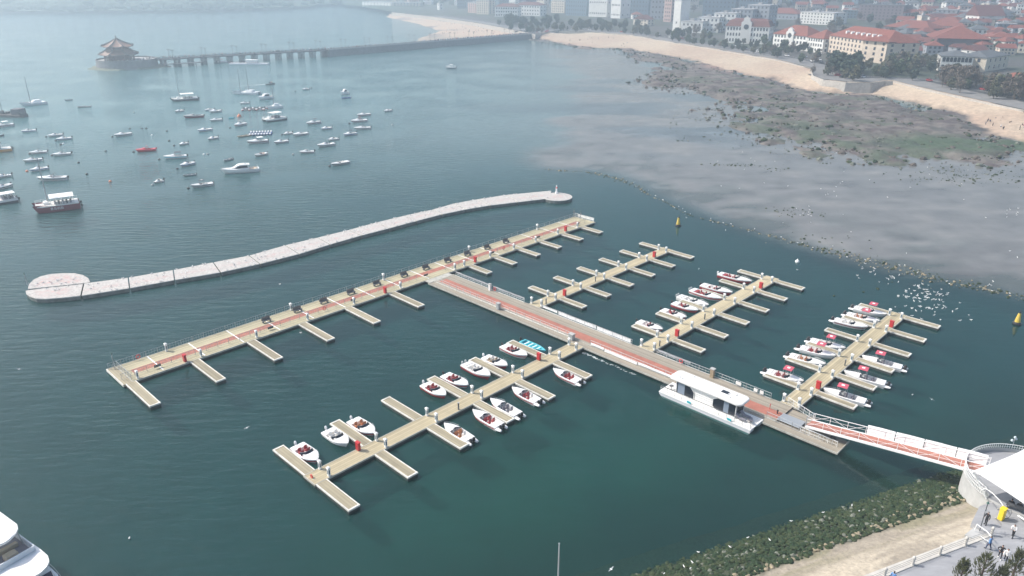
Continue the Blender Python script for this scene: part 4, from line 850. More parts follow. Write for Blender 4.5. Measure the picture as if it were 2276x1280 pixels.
# red jet boat
a, b = (1430,552),(1640,532); L = LL(M5,a,b); r = cuddy('sport_boat', 'bright red sport boat alone in the middle left of the bay', 'boat', L, 2.6, 'hull_red', seats='hull_red', hullm='hull_red', tower='hull_red', out='hull_red'); place2(r, M5, a, b)
a, b = (1932,197),(2145,180); L = LL(M5,a,b); r = cuddy('sport_boat', 'long dark maroon boat with a small top frame, upper middle of moorings', 'boat', L, 2.6, 'stripe_maroon', lower='stripe_maroon', hullm='deck_grey', tower='dark_metal'); place2(r, M5, a, b)
# cabin cruiser (white yacht)
def cruiser(name, label, L, W_):
    r = thing(name, label, 'yacht'); fb = 1.15
    hull(L, W_, fb, 0, sheer=.45, p=2.0).build('hull', ['hull_dark','gelcoat_white','gelcoat_white','gelcoat_white'], r); d, s = deck(L, W_, fb, .04, .26, sheer=.45, p=2.0, sole=.7, crown=.35); d.build('deck', 'gelcoat_white', r); s.build('sole', 'deck_tan', r)
    x = lambda t: -L/2+L*t; z = fb*1.1
    def sec(t, w_, h, zb): return [(x(t),-w_,zb),(x(t),-w_*.82,zb+h),(x(t),w_*.82,zb+h),(x(t),w_,zb)]
    b = MB(); b.loft([sec(.27,W_*.38,1.25,z-.05), sec(.55,W_*.38,1.3,z-.05), sec(.66,W_*.34,.55,z+.02), sec(.84,W_*.16,.1,z+.15)], closed=False, cap=(True,True)); b.build('cabin', 'gelcoat_white', r)
    b = MB(); b.loft([sec(.30,W_*.395,.62,z+.42), sec(.53,W_*.395,.62,z+.42), sec(.625,W_*.355,.30,z+.42)], closed=False, cap=(True,True)); b.build('windows', 'glass_dark', r)
    b = MB(); b.loft([[(x(t),-w_,zz),(x(t),-w_*.8,zz+.14),(x(t),w_*.8,zz+.14),(x(t),w_,zz),(x(t),w_*.9,zz-.05),(x(t),-w_*.9,zz-.05)] for t, w_, zz in ((.24,W_*.36,z+1.28),(.40,W_*.40,z+1.42),(.52,W_*.36,z+1.36),(.58,W_*.26,z+1.18))]); b.build('hardtop', 'gelcoat_white', r)
    b = MB(); P_ = [(x(.55+.44*i/8), max(hw(.55+.44*i/8,W_,p=2.0)-.08,.05), fb*(1+.45*(.55+.44*i/8)**2)+.6) for i in range(9)]; P2 = [(p[0],-p[1],p[2]) for p in reversed(P_)]; b.path(P_+P2,.025,4); [b.beam((p[0],p[1],p[2]-.62),p,.03) for p in (P_+P2)[::2]]; b.build('bow_rail', 'steel', r)
    b = MB(); b.tube((x(.36),0,z+1.4),(x(.34),0,z+2.6),.03,5); b.box(x(.35)-.2,x(.35)+.2,-.3,.3,z+1.55,z+1.65); b.build('mast', 'steel', r)
    b = MB(); [b.tube((x(.04),s_*W_*.4,fb),(x(.03),s_*W_*.4,fb+.8),.03,5) for s_ in (1,-1)]; b.tube((x(.03),-W_*.4,fb+.8),(x(.03),W_*.4,fb+.8),.03,5); b.build('stern_rail', 'steel', r)
    b = MB(); b.bev(x(.06),x(.13),-W_*.3,W_*.3,.7,1.15,.05); b.build('stern_bench', 'seat_tan', r)
    return r
a, b = (488,1028),(857,995); L = LL(M6,a,b); r = cruiser('cabin_yacht', 'white cabin yacht with dark side windows, largest white yacht on the moorings', L, 3.5); place2(r, M6, a, b)
a, b = (845,312),(990,292); L = LL(M6,a,b); r = cruiser('cabin_yacht', 'white cabin boat with tall thin mast, just left of the far catamaran', min(L,9), 2.9); place2(r, M6, a, b)
a, b = (1650,260),(1728,252); L = LL(M6,a,b); r = cruiser('cabin_yacht', 'small far white cabin boat behind a dark blue dinghy', min(L,6.5), 2.5); place2(r, M6, a, b)
# catamarans and ferries
def hulls2(r, L, W_, fb, m, low=None):
    for s in (1,-1):
        b = hull(L, W_*.30, fb, 0, p=2.4, sheer=.25); b.v = [(p[0],p[1]+s*W_*.34,p[2]) for p in b.v]; b.build('hull', [low or m, low or m, m, m], r)
def ferry(name, label, L, W_, hm, roofm='canvas_white', mast=None, low=None, roof_t=(.10,.62), seats=True, roofh=2.3, fb=1.0):
    r = thing(name, label, 'boat'); hulls2(r, L, W_, fb, hm, low); x = lambda t: -L/2+L*t
    MB().prism([(x(.02),-W_*.49),(x(.80),-W_*.49),(x(.93),-W_*.36),(x(.93),W_*.36),(x(.80),W_*.49),(x(.02),W_*.49)], fb-.1, fb+.12).build('deck', 'deck_white', r)
    b = MB(); o = [(x(.02),-W_*.47),(x(.80),-W_*.47),(x(.92),-W_*.34),(x(.92),W_*.34),(x(.80),W_*.47),(x(.02),W_*.47)]; P_ = [(p[0],p[1],fb+.95) for p in o]; b.path(P_,.03,4); b.path([(p[0],p[1],fb+.5) for p in o],.02,4)
    for i in range(5):
        for k in range(5): p = Vector(P_[i]).lerp(Vector(P_[i+1]), k/5); b.beam((p.x,p.y,fb+.1), p, .035)
    b.build('guard_rail', 'white_paint', r)
    b = MB(); rg = [[(x(t),-W_*.46,fb+roofh),(x(t),-W_*.3,fb+roofh+.14),(x(t),W_*.3,fb+roofh+.14),(x(t),W_*.46,fb+roofh),(x(t),W_*.46,fb+roofh-.1),(x(t),-W_*.46,fb+roofh-.1)] for t in roof_t]; b.loft(rg); b.build('roof', roofm, r)
    b = MB(); [b.tube((x(t),s*W_*.42,fb+.1),(x(t),s*W_*.42,fb+roofh),.05,5) for s in (1,-1) for t in (roof_t[0]+.02,(roof_t[0]+roof_t[1])/2,roof_t[1]-.02)]; b.build('roof_posts', 'white_paint', r)
    if seats:
        for k in range(5): t = roof_t[0]+.06+k*(roof_t[1]-roof_t[0]-.1)/5; b = MB(); b.bev(x(t),x(t)+.45,-W_*.33,W_*.33,fb+.12,fb+.5,.04); b.box(x(t),x(t)+.1,-W_*.33,W_*.33,fb+.5,fb+.95); b.build('seat_row', 'bench_dark' if k % 2 else 'seat_grey', r)
    b = MB(); b.bev(x(.64),x(.76),-W_*.2,W_*.2,fb+.12,fb+.9,.08); b.build('cabin', 'gelcoat_white', r)
    for s in (1,-1): outboard(r, -L/2, s*W_*.34, 'outboard_black', s=1.2)
    if mast:
        b = MB(); b.tube((x(.66),0,fb),(x(.66),0,fb+mast),.19,6,r2=.12); b.tube((x(.66),-.0,fb+mast*.33),(x(.66)+.0,.35,fb+mast*.33),.03,4); b.box(x(.66)-.1,x(.66)+.1,.25,.5,fb+mast*.33-.1,fb+mast*.33+.12); b.build('mast', 'hull_grey', r)
        b = MB(); b.tube((x(.66),0,fb+mast*.95),(x(.95),0,fb),.012,3); b.tube((x(.66),0,fb+mast*.95),(x(.1),W_*.4,fb),.012,3); b.tube((x(.66),0,fb+mast*.95),(x(.1),-W_*.4,fb),.012,3); b.build('rigging', 'dark_metal', r)
    return r
a, b = (350,1185),(845,1120); L = LL(M5,a,b); mh = 12.5
r = ferry('tour_catamaran', 'dark red tour catamaran with white flat roof and tall mast, lower left', L, 5.4, 'stripe_maroon', mast=zat(105,478,363)-1.0, fb=1.7, roofh=2.1); place2(r, M5, a, b); redf = r
# white lettering plate blocks on its side
t_ = bpy.data.curves.new('hull_name', 'FONT'); t_.body = '青岛帆船'; t_.size = .8; t_.extrude = .01
to = bpy.data.objects.new('hull_lettering', t_); C.objects.link(to); bpy.context.view_layer.update(); dg = bpy.context.evaluated_depsgraph_get(); tm = bpy.data.meshes.new_from_object(to.evaluated_get(dg)); bpy.data.objects.remove(to); tm.materials.clear(); tm.materials.append(MATS['white_paint'])
lo = link('hull_lettering', tm, r, (L*.02, 0, 0)); lo.matrix_local = Matrix.Translation((L*.14, 5.4*.34+5.4*.15+.05, .7)) @ Matrix.Rotation(math.pi, 4, 'Z') @ Matrix.Rotation(R(90), 4, 'X')
for k, (x_, y_) in enumerate(((.22,-.49),(.22,.49))): pass
a, b = (-120,1110),(175,1058); L = LL(M5,a,b); r = ferry('tour_catamaran', 'white pontoon boat with flat canopy, cut by the left edge', L, 3.4, 'gelcoat_white', roof_t=(.05,.6), low='hull_dark', roofh=1.7); place2(r, M5, a, b)
a, b = (-150,560),(122,530); L = LL(M5,a,b); r = ferry('work_boat', 'orange and cream work boat with dark awning, cut by the left edge', L, 3.8, 'hull_orange', roofm='canvas_dark', roof_t=(.35,.7)); place2(r, M5, a, b)
a, b = (895,525),(1100,492); L = LL(M6,a,b); r = ferry('tour_catamaran', 'white passenger catamaran with white roof, upper middle of moorings', L, 4.6, 'gelcoat_white', low='hull_dark', roof_t=(.2,.62), roofh=2.5); place2(r, M6, a, b)
C1 = lambda x, y: (x/3.556, y/3.556)
a, b = (1345,795),(1565,780); L = LL(C1,a,b); r = ferry('tour_catamaran', 'dark hulled tour catamaran with white canopy and tall mast, farther off', L, 5.0, 'hull_dark', mast=zat(400,218,160)-1.2, roof_t=(.15,.62)); place2(r, C1, a, b)
MB().box(-L*.3,L*.34,-2.56,-2.5,.35,1.15).build('side_banner', 'banner_white', r)
def sailcat(name, label, L, W_, masts, hm):
    r = thing(name, label, 'sailboat'); fb = 1.1; hulls2(r, L, W_, fb, hm); x = lambda t: -L/2+L*t
    MB().prism([(x(.05),-W_*.45),(x(.62),-W_*.45),(x(.66),0),(x(.62),W_*.45),(x(.05),W_*.45)], fb-.15, fb+.08).build('bridge_deck', 'gelcoat_white', r)
    b = MB(); b.loft([[(x(t),-w_,fb),(x(t),-w_*.8,fb+h),(x(t),w_*.8,fb+h),(x(t),w_,fb)] for t, w_, h in ((.22,W_*.34,1.1),(.45,W_*.33,1.1),(.58,W_*.2,.25))], closed=False, cap=(True,True)); b.build('cabin', 'gelcoat_white', r)
    for t, h in masts:
        b = MB(); b.tube((x(t),0,fb),(x(t),0,fb+h),.22,6,r2=.14); b.build('mast', 'hull_grey', r)
        b = MB(); [b.tube((x(t),0,fb+h*.96),(x(q),s*W_*.44,fb),.012,3) for q, s in ((.97,.6),(.2,1),(.2,-1))]; b.build('rigging', 'dark_metal', r)
    b = MB(); b.tube((x(.52),0,fb+1.7),(x(.1),0,fb+1.8),.1,6); b.build('boom', 'hull_grey', r); return r
a, b = (163,832),(365,812); L = LL(C1,a,b); r = sailcat('sailing_catamaran', 'grey white sailing catamaran with one tall mast at upper left', L, 5.5, [(.60, zat(66,225,163)-1.2)], 'outboard_white'); place2(r, C1, a, b)
a, b = (1845,735),(2050,740); L = LL(C1,a,b); r = sailcat('sailing_catamaran', 'long low white catamaran below the bridge, two tall thin masts', L, 6.0, [(.40, zat(545,205,148)-1.2),(.72, zat(534,205,150)-1.2)], 'outboard_white'); place2(r, C1, a, b)
# work barge at the left edge
wb = thing('work_barge', 'dark rusty work barge with a crane mast at the left edge', 'barge'); L = 17.0
MB().bev(-L/2,L/2,-2.6,2.6,-.3,1.2,.3).build('hull', mat('barge_hull', (0.09,0.085,0.09), .8, nz=(1,.3)), wb); MB().bev(-8,-3.8,-2.2,2.2,1.2,3.6,.1).build('wheelhouse', mat('barge_house', (0.12,0.12,0.14), .8, nz=(1,.3)), wb)
b = MB(); b.tube((2.0,0,1.2),(2.0,0,7.4),.13,6); b.tube((-1.4,0,7.2),(6.0,0,7.2),.09,5); b.tube((2,0,4.6),(4.6,0,7.2),.05,4); b.build('crane', 'dark_metal', wb)
b = MB(); rr = random.Random(3)
for k in range(12): x0 = -3+rr.random()*9; y0 = -2+rr.random()*3.2; b.bev(x0,x0+.8+rr.random(),y0,y0+.8,1.2,1.5+rr.random()*1.1,.05)
b.build('deck_cargo', 'bench_dark', wb); place_px(wb, -22, 256, 55, 258)
# patrol boat with crew and wake (crew are added with the people)
a, b = (1015,155),(928,165); L = LL(M6,a,b); pb = dinghy('patrol_boat', 'dark inflatable with three standing people, trailing a thin wake', 'boat', max(L,5.5), 'hull_dark', 2.2); place2(pb, M6, a, b)
mat('foam', (0.62,0.66,0.66), .8, nz=(.5,.1))
def wake(name, L_px, w0, w1, lab):
    P_ = [at(x,y,.015) for x, y in L_px]; b = MB(); n = len(P_)
    for i, p in enumerate(P_):
        q = P_[min(n-1,i+1)]-P_[max(0,i-1)]; nn = Vector((-q.y,q.x,0)).normalized(); w_ = (w0+(w1-w0)*i/(n-1))*(.7+.6*rnd.random()); b.v += [tuple(p-nn*w_/2), tuple(p+nn*w_/2)]
    b.f = [(2*i,2*i+2,2*i+3,2*i+1) for i in range(n-1)]; b.m = [0]*(n-1); o = b.build(name, 'foam'); tag(o, lab, 'wake', kind='stuff')
wake('boat_wake', [(592,187),(585,187.5),(577,188),(570,188.6),(562,189.2),(553,190),(545,190.6),(536,191.2),(527,191.8)], 1.1, .35, 'thin white wake trailing the dark patrol boat')
# far small boats by the pier and right
C2 = lambda x, y: (540+x/3.556, y/3.556)
r = ferry('tour_boat', 'far white tour boat alone in open water at upper middle', 7.0, 2.6, 'gelcoat_white', roof_t=(.3,.6), roofh=1.5, seats=False, low='hull_dark'); place_px(r, 992, 151, 1012, 151)
pl = thing('landing_pontoon', 'long white landing pontoon with a small hut below the bridge', 'pontoon', at(554,143,0), 0)
Lp = (at(596,143)-at(512,142)).length; MB().bev(-Lp/2,Lp/2,-2.5,2.5,-.2,.9,.1).build('float', 'outboard_white', pl); MB().bev(-2,6,-1.5,1.5,.9,3.0,.1).build('hut', 'gelcoat_white', pl); MB().prism([(-2.4,-1.8),(6.4,-1.8),(6.4,1.8),(-2.4,1.8)],3.0,3.25).build('hut_roof', 'canvas_white', pl)
b = MB(); [b.beam((-Lp/2+k*1.5,-2.3,.9),(-Lp/2+k*1.5,-2.3,1.9),.06) for k in range(int(Lp/1.5))]; b.beam((-Lp/2,-2.3,1.9),(Lp/2,-2.3,1.9),.06); b.build('rail', 'stripe_red', pl)
r = ferry('tour_boat', 'red and white boat moored under the bridge left of the landing pontoon', 9.0, 3.2, 'gelcoat_white', roofm='hull_red', roof_t=(.3,.6), roofh=1.6, seats=False, low='hull_dark'); place_px(r, 476, 139, 506, 138)
# jet ski rafts and crowded pontoon
def jetski(name, label, group, m1, m2):
    r = thing(name, label, 'jet ski', group=group); hull(3.0,1.1,.4,0,p=2.2).build('hull', [m2,m1,m1,m1], r)
    MB().loft([[(x,-w_,z),(x,-w_*.5,z+h),(x,w_*.5,z+h),(x,w_,z)] for x, w_, z, h in ((-1.3,.4,.4,.18),(-.3,.28,.42,.42),(.3,.4,.44,.5),(.9,.3,.45,.22),(1.35,.1,.48,.05))], closed=False).build('cowl', m2, r)
    MB().tube((.25,-.35,1.0),(.25,.35,1.0),.03,5).tube((.3,0,.8),(.25,0,1.0),.04,5).build('handlebar', 'outboard_black', r); return r
jb0 = {}
def ski_raft(label, a, b, cr, cols, n, rows, rname):
    p0 = at(*cr(*a)); p1 = at(*cr(*b)); d = p1-p0; rz = math.atan2(d.y,d.x); L = d.length; rt_ = thing(rname, label, 'raft', p0, rz)
    bm = MB()
    for k in range(int(L/1.0)): bm.bev(k*1.0+.02,k*1.0+.97,-.6,.6,-.1,.35,.06)
    bm.build('float_cubes', cols[0], rt_)
    for rr_ in range(rows):
        for k in range(n):
            m1 = cols[1+(k+rr_) % (len(cols)-1)]; key = m1; s = -1 if rr_ else 1
            p = W(0,0,0)*0 + p0 + d.normalized()*(L*(k+.5)/n) + Vector((-d.y,d.x,0)).normalized()*(s*2.3); lab = f'jet ski docked against the {label.split(",")[0]}'
            if key not in jb0: q = jb0[key] = jetski('jet_ski', lab, 'jet skis on the rafts', m1, 'outboard_black' if m1 == 'gelcoat_white' else 'gelcoat_white'); q.location = p; q.rotation_euler = (0,0,rz+s*R(90)); 
            else: dup(jb0[key], p, rz+s*R(90), lab, 'jet skis on the rafts')
ski_raft('white jet ski raft, under the cabin boat with mast', (690,412), (940,405), M6, ['outboard_white','gelcoat_white','stripe_red','gelcoat_white'], 11, 2, 'jet_ski_raft')
ski_raft('blue jet ski raft, above the white bimini sport boat', (760,650), (985,642), M6, ['canvas_blue','canvas_blue','stripe_blue'], 8, 2, 'jet_ski_raft')
r = sailcat('sailing_catamaran', 'small white sailing boat tied at the right end of the white raft', 8, 3, [(.5, 9.0)], 'gelcoat_white'); place2(r, M6, (960,395), (1050,385))
r = dinghy('dinghy', 'pale pink dinghy at the left end of the blue raft', 'dinghy', 7, 'seat_tan', 1.8); place2(r, M6, (672,670), (765,655))
# buoys
def buoy(name, label, cat, p, prof, m, group=None, n=10):
    o = MB().lathe(prof, n).build(name, m, smooth=True, loc=p); tag(o, label, cat, group); return o
mat('buoy_yellow', (0.62,0.46,0.08), .5); mat('buoy_orange', (0.75,0.25,0.12), .6)
for px, py, lab in ((1507,502,'yellow and black navigation buoy at centre right of the bay'),(2260,720,'yellow and black navigation buoy near the right edge')):
    r = thing('navigation_buoy', lab, 'buoy', at(px,py)); MB().lathe([(.9,-.3),(1.0,.2),(.8,.55)],14).build('float', 'outboard_black', r); MB().lathe([(.62,.55),(.55,1.1),(.32,2.5),(.28,2.6)],10).build('tower', 'buoy_yellow', r)
    MB().lathe([(.24,2.6),(.2,3.0)],8).build('dark_band', 'outboard_black', r); MB().lathe([(.02,3.0),(.02,3.35),(.13,3.4),(.02,3.6)],8).build('top_mark', 'outboard_black', r); r.scale = (.8,.8,.85)
sph = [(.05,-.45),(.4,-.3),(.52,0),(.42,.32),(.2,.5),(.06,.56),(.05,.8),(.01,.82)]
buoy('mooring_buoy', 'large white ball buoy beyond the middle dock', 'buoy', at(1772,582), sph, 'canvas_white'); buoy('mooring_buoy', 'round orange float beside the tiny teal dinghy', 'buoy', at(*M6(665,478)), [(p[0]*2,p[1]*2) for p in sph], 'buoy_orange')
BU = [(M5,1115,552,'outboard_black'),(M5,828,672,'outboard_black'),(M5,915,793,'outboard_black'),(M5,1162,870,'buoy_orange'),(M5,1368,315,'outboard_black'),(M5,1495,313,'outboard_black'),(M5,1540,312,'outboard_black'),(M5,1603,383,'canvas_white'),(M5,1760,340,'outboard_black'),(M5,1783,443,'outboard_black'),(M5,668,474,'canvas_white'),(M5,640,482,'outboard_black'),(M5,1185,400,'outboard_black'),(M5,1408,560,'outboard_black'),(M5,1678,638,'outboard_black'),(M5,1870,737,'outboard_black'),(M5,1985,942,'outboard_black'),(M5,2190,583,'hull_grey'),(M5,2150,588,'canvas_white'),(M5,1835,492,'outboard_black'),(M5,1608,910,'hull_grey'),(M5,285,763,'buoy_orange'),(M5,487,400,'outboard_black'),(M5,588,440,'outboard_black'),(M5,548,598,'outboard_black'),(M5,312,580,'outboard_black'),(M5,1412,143,'hull_grey'),
 (M6,1190,848,'hull_grey'),(M6,1545,962,'outboard_black'),(M6,1210,232,'outboard_black'),(M6,1365,200,'outboard_black'),(M6,1843,86,'outboard_black'),(M6,575,588,'outboard_black'),(M6,1080,655,'outboard_black'),(M6,2155,558,'hull_grey'),(M6,1737,545,'outboard_black')]
for i, (cr, x, y, m) in enumerate(BU):
    c = {'outboard_black':'dark','canvas_white':'white','buoy_orange':'orange','hull_grey':'grey'}[m]
    buoy('mooring_buoy', f'small {c} mooring float bobbing among the moored boats', 'buoy', at(*cr(x,y)), [(p[0]*.9,p[1]*.9) for p in sph[:5]], m, f'small {c} mooring floats')
# ================================================================ HOUSEBOAT
hb = thing('houseboat', 'white houseboat with a long rounded roof, moored along the walkway', 'houseboat', W(-54.0, 88.35, 0), MR)
HL, HW = 15.3, 3.75
b = MB(); 
for y0, y1 in ((0,1.1),(HW-1.1,HW)): b.loft([[(x,y0,z0),(x,y1,z0),(x,y1,.55),(x,y0,.55)] for x, z0 in ((0.0,.25),(.7,-.3),(HL-.3,-.3),(HL,.1))])
b.build('pontoon', 'outboard_white', hb); b = MB(); b.box(-.05,HL+.05,-.06,HW+.06,.50,.68); b.build('deck', 'white_paint', hb); MB().box(.15,HL-.15,.12,HW-.12,.68,.70).build('deck_boards', 'deck_white', hb)
CX0, CX1, CY0, CY1 = 2.1, 12.3, 1.15, HW-.1
b = MB(); b.bev(CX0,CX1,CY0,CY1,.70,3.0,.06)
for k in range(5): b.box(5.55,8.3,CY0-.05,CY0-.003,1.0+k*.34,1.17+k*.34)
b.build('cabin_wall', 'gelcoat_white', hb)
def rrect(x0,x1,y0,y1,r,n=5):
    P_ = []
    for cx, cy, a0 in ((x1-r,y1-r,0),(x0+r,y1-r,90),(x0+r,y0+r,180),(x1-r,y0+r,270)):
        P_ += [(cx+r*math.cos(R(a0+90*i/n)), cy+r*math.sin(R(a0+90*i/n))) for i in range(n+1)]
    return P_
b = MB(); b.loft([[(x,y,z) for x, y in rrect(.9+i,13.1-i,.75+i*.7,HW+.1-i*.5,.75-i*.3)] for i, z in ((.12,3.0),(0,3.06),(0,3.26),(.10,3.36),(.5,3.42))]); b.build('roof', mat('roof_shell', (.70,.69,.67), .45, nz=(1.2,.10)), hb, smooth=False); b = MB(); [b.box(x-.02,x+.02,1.0,HW-.2,3.42,3.432) for x in (3.4,5.0,6.6,8.2,11.2)]; b.box(1.6,12.4,.97,1.0,3.40,3.43); b.build('roof_seams', 'grey_metal', hb)
b = MB(); b.box(9.0,10.3,1.9,2.9,3.42,3.50); sk = b.build('skylight', 'seat_white', hb); MB().box(9.1,10.2,2.0,2.8,3.50,3.515).build('pane', 'glass_dark', sk)
for x, y in ((2.4,1.6),(2.9,1.55),(10.9,1.6),(11.3,2.8),(4.0,3.2)): MB().lathe([(.09,0),(.09,.1),(.03,.16)],7,o=(x,y,3.42)).build('roof_vent', 'grey_metal', hb)
def wpoly(P_, y, th=.03): 
    b = MB(); n = len(P_); b.add([(p[0],y,p[1]) for p in P_]+[(p[0],y+th,p[1]) for p in P_], [tuple(range(n)), tuple(reversed(range(n,2*n)))]+[(i,i+n,(i+1)%n+n,(i+1)%n) for i in range(n)]); return b
for P_, cu in (([(2.25,.95),(4.7,.85),(5.35,1.0),(5.35,2.1),(4.6,2.85),(2.25,2.9)],[(2.5,3.7)]),([(8.5,1.25),(9.1,.8),(12.25,.85),(12.25,2.85),(9.3,2.9),(8.5,2.4)],[(10.3,11.1)])):
    f = wpoly([(p[0]+(.09 if p[0] > (P_[0][0]+3)/1 else 0), p[1]) for p in P_], CY0-.030); wdw = f.build('window', 'glass_dark', hb)
    fr_ = MB(); n = len(P_); [fr_.beam((P_[i][0],CY0-.045,P_[i][1]),(P_[(i+1)%n][0],CY0-.045,P_[(i+1)%n][1]),.08) for i in range(n)]; fr_.build('frame', 'white_paint', wdw)
    for x0, x1 in cu:
        c = MB(); n = 14; A = [(x0+(x1-x0)*i/n, CY0-.05-.02*(i % 2), z) for z in (.98,2.78) for i in range(n+1)]; c.add(A, [(i,i+1,i+n+2,i+n+1) for i in range(n)]); c.build('curtain', mat('curtain_blue', (.22,.27,.34), .7), wdw)
b = MB(); b.box(CX1+.003,CX1+.03,CY0+.2,CY1-.3,.9,2.85); b.build('stern_door', 'glass_dark', hb)
b = MB(); b.box(CX0-.03,CX0-.003,CY0+.3,CY1-.4,.8,2.8); b.build('bow_door', 'glass_dark', hb)
b = MB(); P_ = [(.1,.1),(HL-.1,.1)]
for z in (1.0,1.3,1.6): b.tube((.1,.12,z),(HL-.1,.12,z),.02,4); b.tube((.1,.12,z),(.1,HW-.1,z),.02,4); b.tube((HL-.1,.12,z),(HL-.1,2.2,z),.02,4)
for k in range(13): x = .1+(HL-.2)*k/12; b.tube((x,.12,.7),(x,.12,1.6),.028,5)
b.build('guard_rail', 'steel', hb)
b = MB(); b.tube((.1,.12,1.64),(HL-.1,.12,1.64),.055,5); b.build('handrail', 'dark_metal', hb)
# loose furniture on the decks
def lounger(label, x, y, rz, m='seat_grey'):
    r = thing('sun_lounger', label, 'sun lounger', hb.matrix_basis @ Vector((x,y,.70)), MR+rz, 'loungers on the houseboat')
    MB().bev(-.75,.25,-.3,.3,.22,.34,.04).build('seat', m, r); b = MB(); b.add([(.25,-.3,.24),(.25,.3,.24),(.85,.3,.72),(.85,-.3,.72),(.22,-.3,.34),(.22,.3,.34),(.80,.3,.82),(.80,-.3,.82)],[(0,1,2,3),(7,6,5,4),(0,4,5,1),(2,6,7,3),(1,5,6,2),(0,3,7,4)]); b.build('backrest', m, r)
    b = MB(); [b.box(x_-.03,x_+.03,y_-.03,y_+.03,0,.24) for x_ in (-.65,.2) for y_ in (-.25,.25)]; b.build('base', 'white_paint', r); return r
lounger('grey lounger on the houseboat stern next to the cabin', 13.1, 1.3, R(180)); lounger('grey lounger on the houseboat stern next to the walkway', 13.2, 2.5, R(180)); lounger('grey lounger at the outer stern corner of the houseboat', 14.3, 1.9, R(-60))
r = thing('deck_table', 'small dark table on the bow deck of the houseboat', 'table', hb.matrix_basis @ Vector((1.1,1.6,.70)), MR); MB().lathe([(.35,.68),(.35,.72)],10).build('top', 'bench_dark', r); MB().lathe([(.2,0),(.04,.05),(.04,.68)],8).build('pedestal', 'dark_metal', r)
for k, (x, l) in enumerate([(5.2,'bow end'),(11.9,'stern end')]): o = MB().box(-.28,.28,-.06,.04,0,.28).lathe([(.09,0),(.09,.3)],6,o=(.35,-.05,-.05)).build('hanging_towel', 'hull_teal', loc=hb.matrix_basis @ Vector((x,-.02,.78)), rz=MR); tag(o, f'bright blue towel over the houseboat ledge at its {l}', 'towel')
# floating litter line beside the walkway
b = MB(); rr = random.Random(5)
for k in range(46): t = rr.random()**1.3; p = W(-71.2+11*t, 90.9+(rr.random()-.5)*.35, .012); s = .10+.22*rr.random()*(1-t); b.box(p.x-s,p.x+s,p.y-s*.4,p.y+s*.4,-.05,.03)
tag(b.build('floating_foam', 'foam'), 'broken white foam drifting beside the walkway right of the front dock', 'foam', kind='stuff')
# ================================================================ FOOTBRIDGE TO SHORE
mat('bridge_white', (0.80,0.80,0.80), .5, nz=(1,.08)); mat('bridge_red', (0.36,0.15,0.11), .8, nz=(.8,.15), bump=(4,.2))
g0n, g0f = at(1791,946,1.05), at(1806,934,1.05); g1n, g1f = at(2168,1052,5.0), at(2214,1036,5.0)
G0 = (g0n+g0f)/2; G1 = (g1n+g1f)/2; gd = (G1-G0); GL = Vector((gd.x,gd.y,0)).length; grz = math.atan2(gd.y, gd.x); GWd = 2.1
gb = thing('footbridge', 'sloping white footbridge with red deck linking walkway and shore platform', 'footbridge', G0, grz); sz_ = lambda x: gd.z*x/GL
def gbeam(b, x0, y0, z0, x1, y1, z1, w_, h=None): b.beam((x0,y0,z0+sz_(x0)),(x1,y1,z1+sz_(x1)),w_,h)
b = MB(); gbeam(b, 0,0,0, GL,0,0, GWd-.2,.08); b.build('deck', 'bridge_red', gb)
b = MB(); 
for s in (-1,1): gbeam(b,0,s*GWd/2,-.12,GL,s*GWd/2,-.12,.18,.34)
for k in range(12): x = GL*k/11; gbeam(b,x,-GWd/2,-.16,x+.01,GWd/2,-.16,.1)
b.build('girder', 'bridge_white', gb)
nb_ = 9
for s, nm in ((-1,'truss'),(1,'truss')):
    b = MB(); gbeam(b,0,s*GWd/2,1.15,GL,s*GWd/2,1.15,.07); gbeam(b,0,s*GWd/2,.6,GL,s*GWd/2,.6,.03)
    for k in range(nb_):
        x0, x1 = GL*k/nb_, GL*(k+1)/nb_; gbeam(b,x0,s*GWd/2,0,x0+.01,s*GWd/2,1.15,.055)
        if s > 0 or True: gbeam(b,x0,s*GWd/2,1.2 if k % 2 else .05,x1,s*GWd/2,.05 if k % 2 else 1.15,.04)
    gbeam(b,GL-.02,s*GWd/2,0,GL,s*GWd/2,1.25,.08); b.build(nm, 'bridge_white', gb)
b = MB(); gbeam(b,0,-GWd/2,0,.0+.02,-GWd/2-.0,1.25,.12); b.tube((0,-GWd/2,1.25),(0,GWd/2,1.25),.05,5); b.build('portal', 'steel', gb)
def gp(x, y, z=0): return gb.matrix_basis @ Vector((x,y,z+sz_(x)))
bridge_ban = [(.34,.50),(.505,.66),(.665,.83),(.835,.985)]
for i, (a, b_) in enumerate(bridge_ban):
    banner(f'tall white banner on the far side of the footbridge, {["lowest, nearest the docks","second up the slope","third up the slope","highest, nearest the shore"][i]}', gp(GL*a,GWd/2+.06), gp(GL*b_,GWd/2+.06), .1, 1.45)
# low red lane rail joining walkway
railing('railing', 'white rail rising from the right dock corner to the footbridge', [W(-38.2,99.0,ZD), gp(0.2,GWd/2+.1,.0)+Vector((0,0,-.1))], bars=.3, m='white_paint', step=1.2)
railing('railing', 'long low white rail beside the walkway end beneath the footbridge', [W(-33.5,93.0,ZD-.25), W(-28.3,93.0,ZD-.25)], bars=.4, m='white_paint', step=1.4)
o = MB().bev(-.35,.35,-.25,.25,0,.3,.06).build('dock_bumper', 'black_rubber', loc=W(-29.6,95.0,.35), rz=MR); tag(o, 'black rubber bumper on the walkway end under the footbridge', 'bumper')
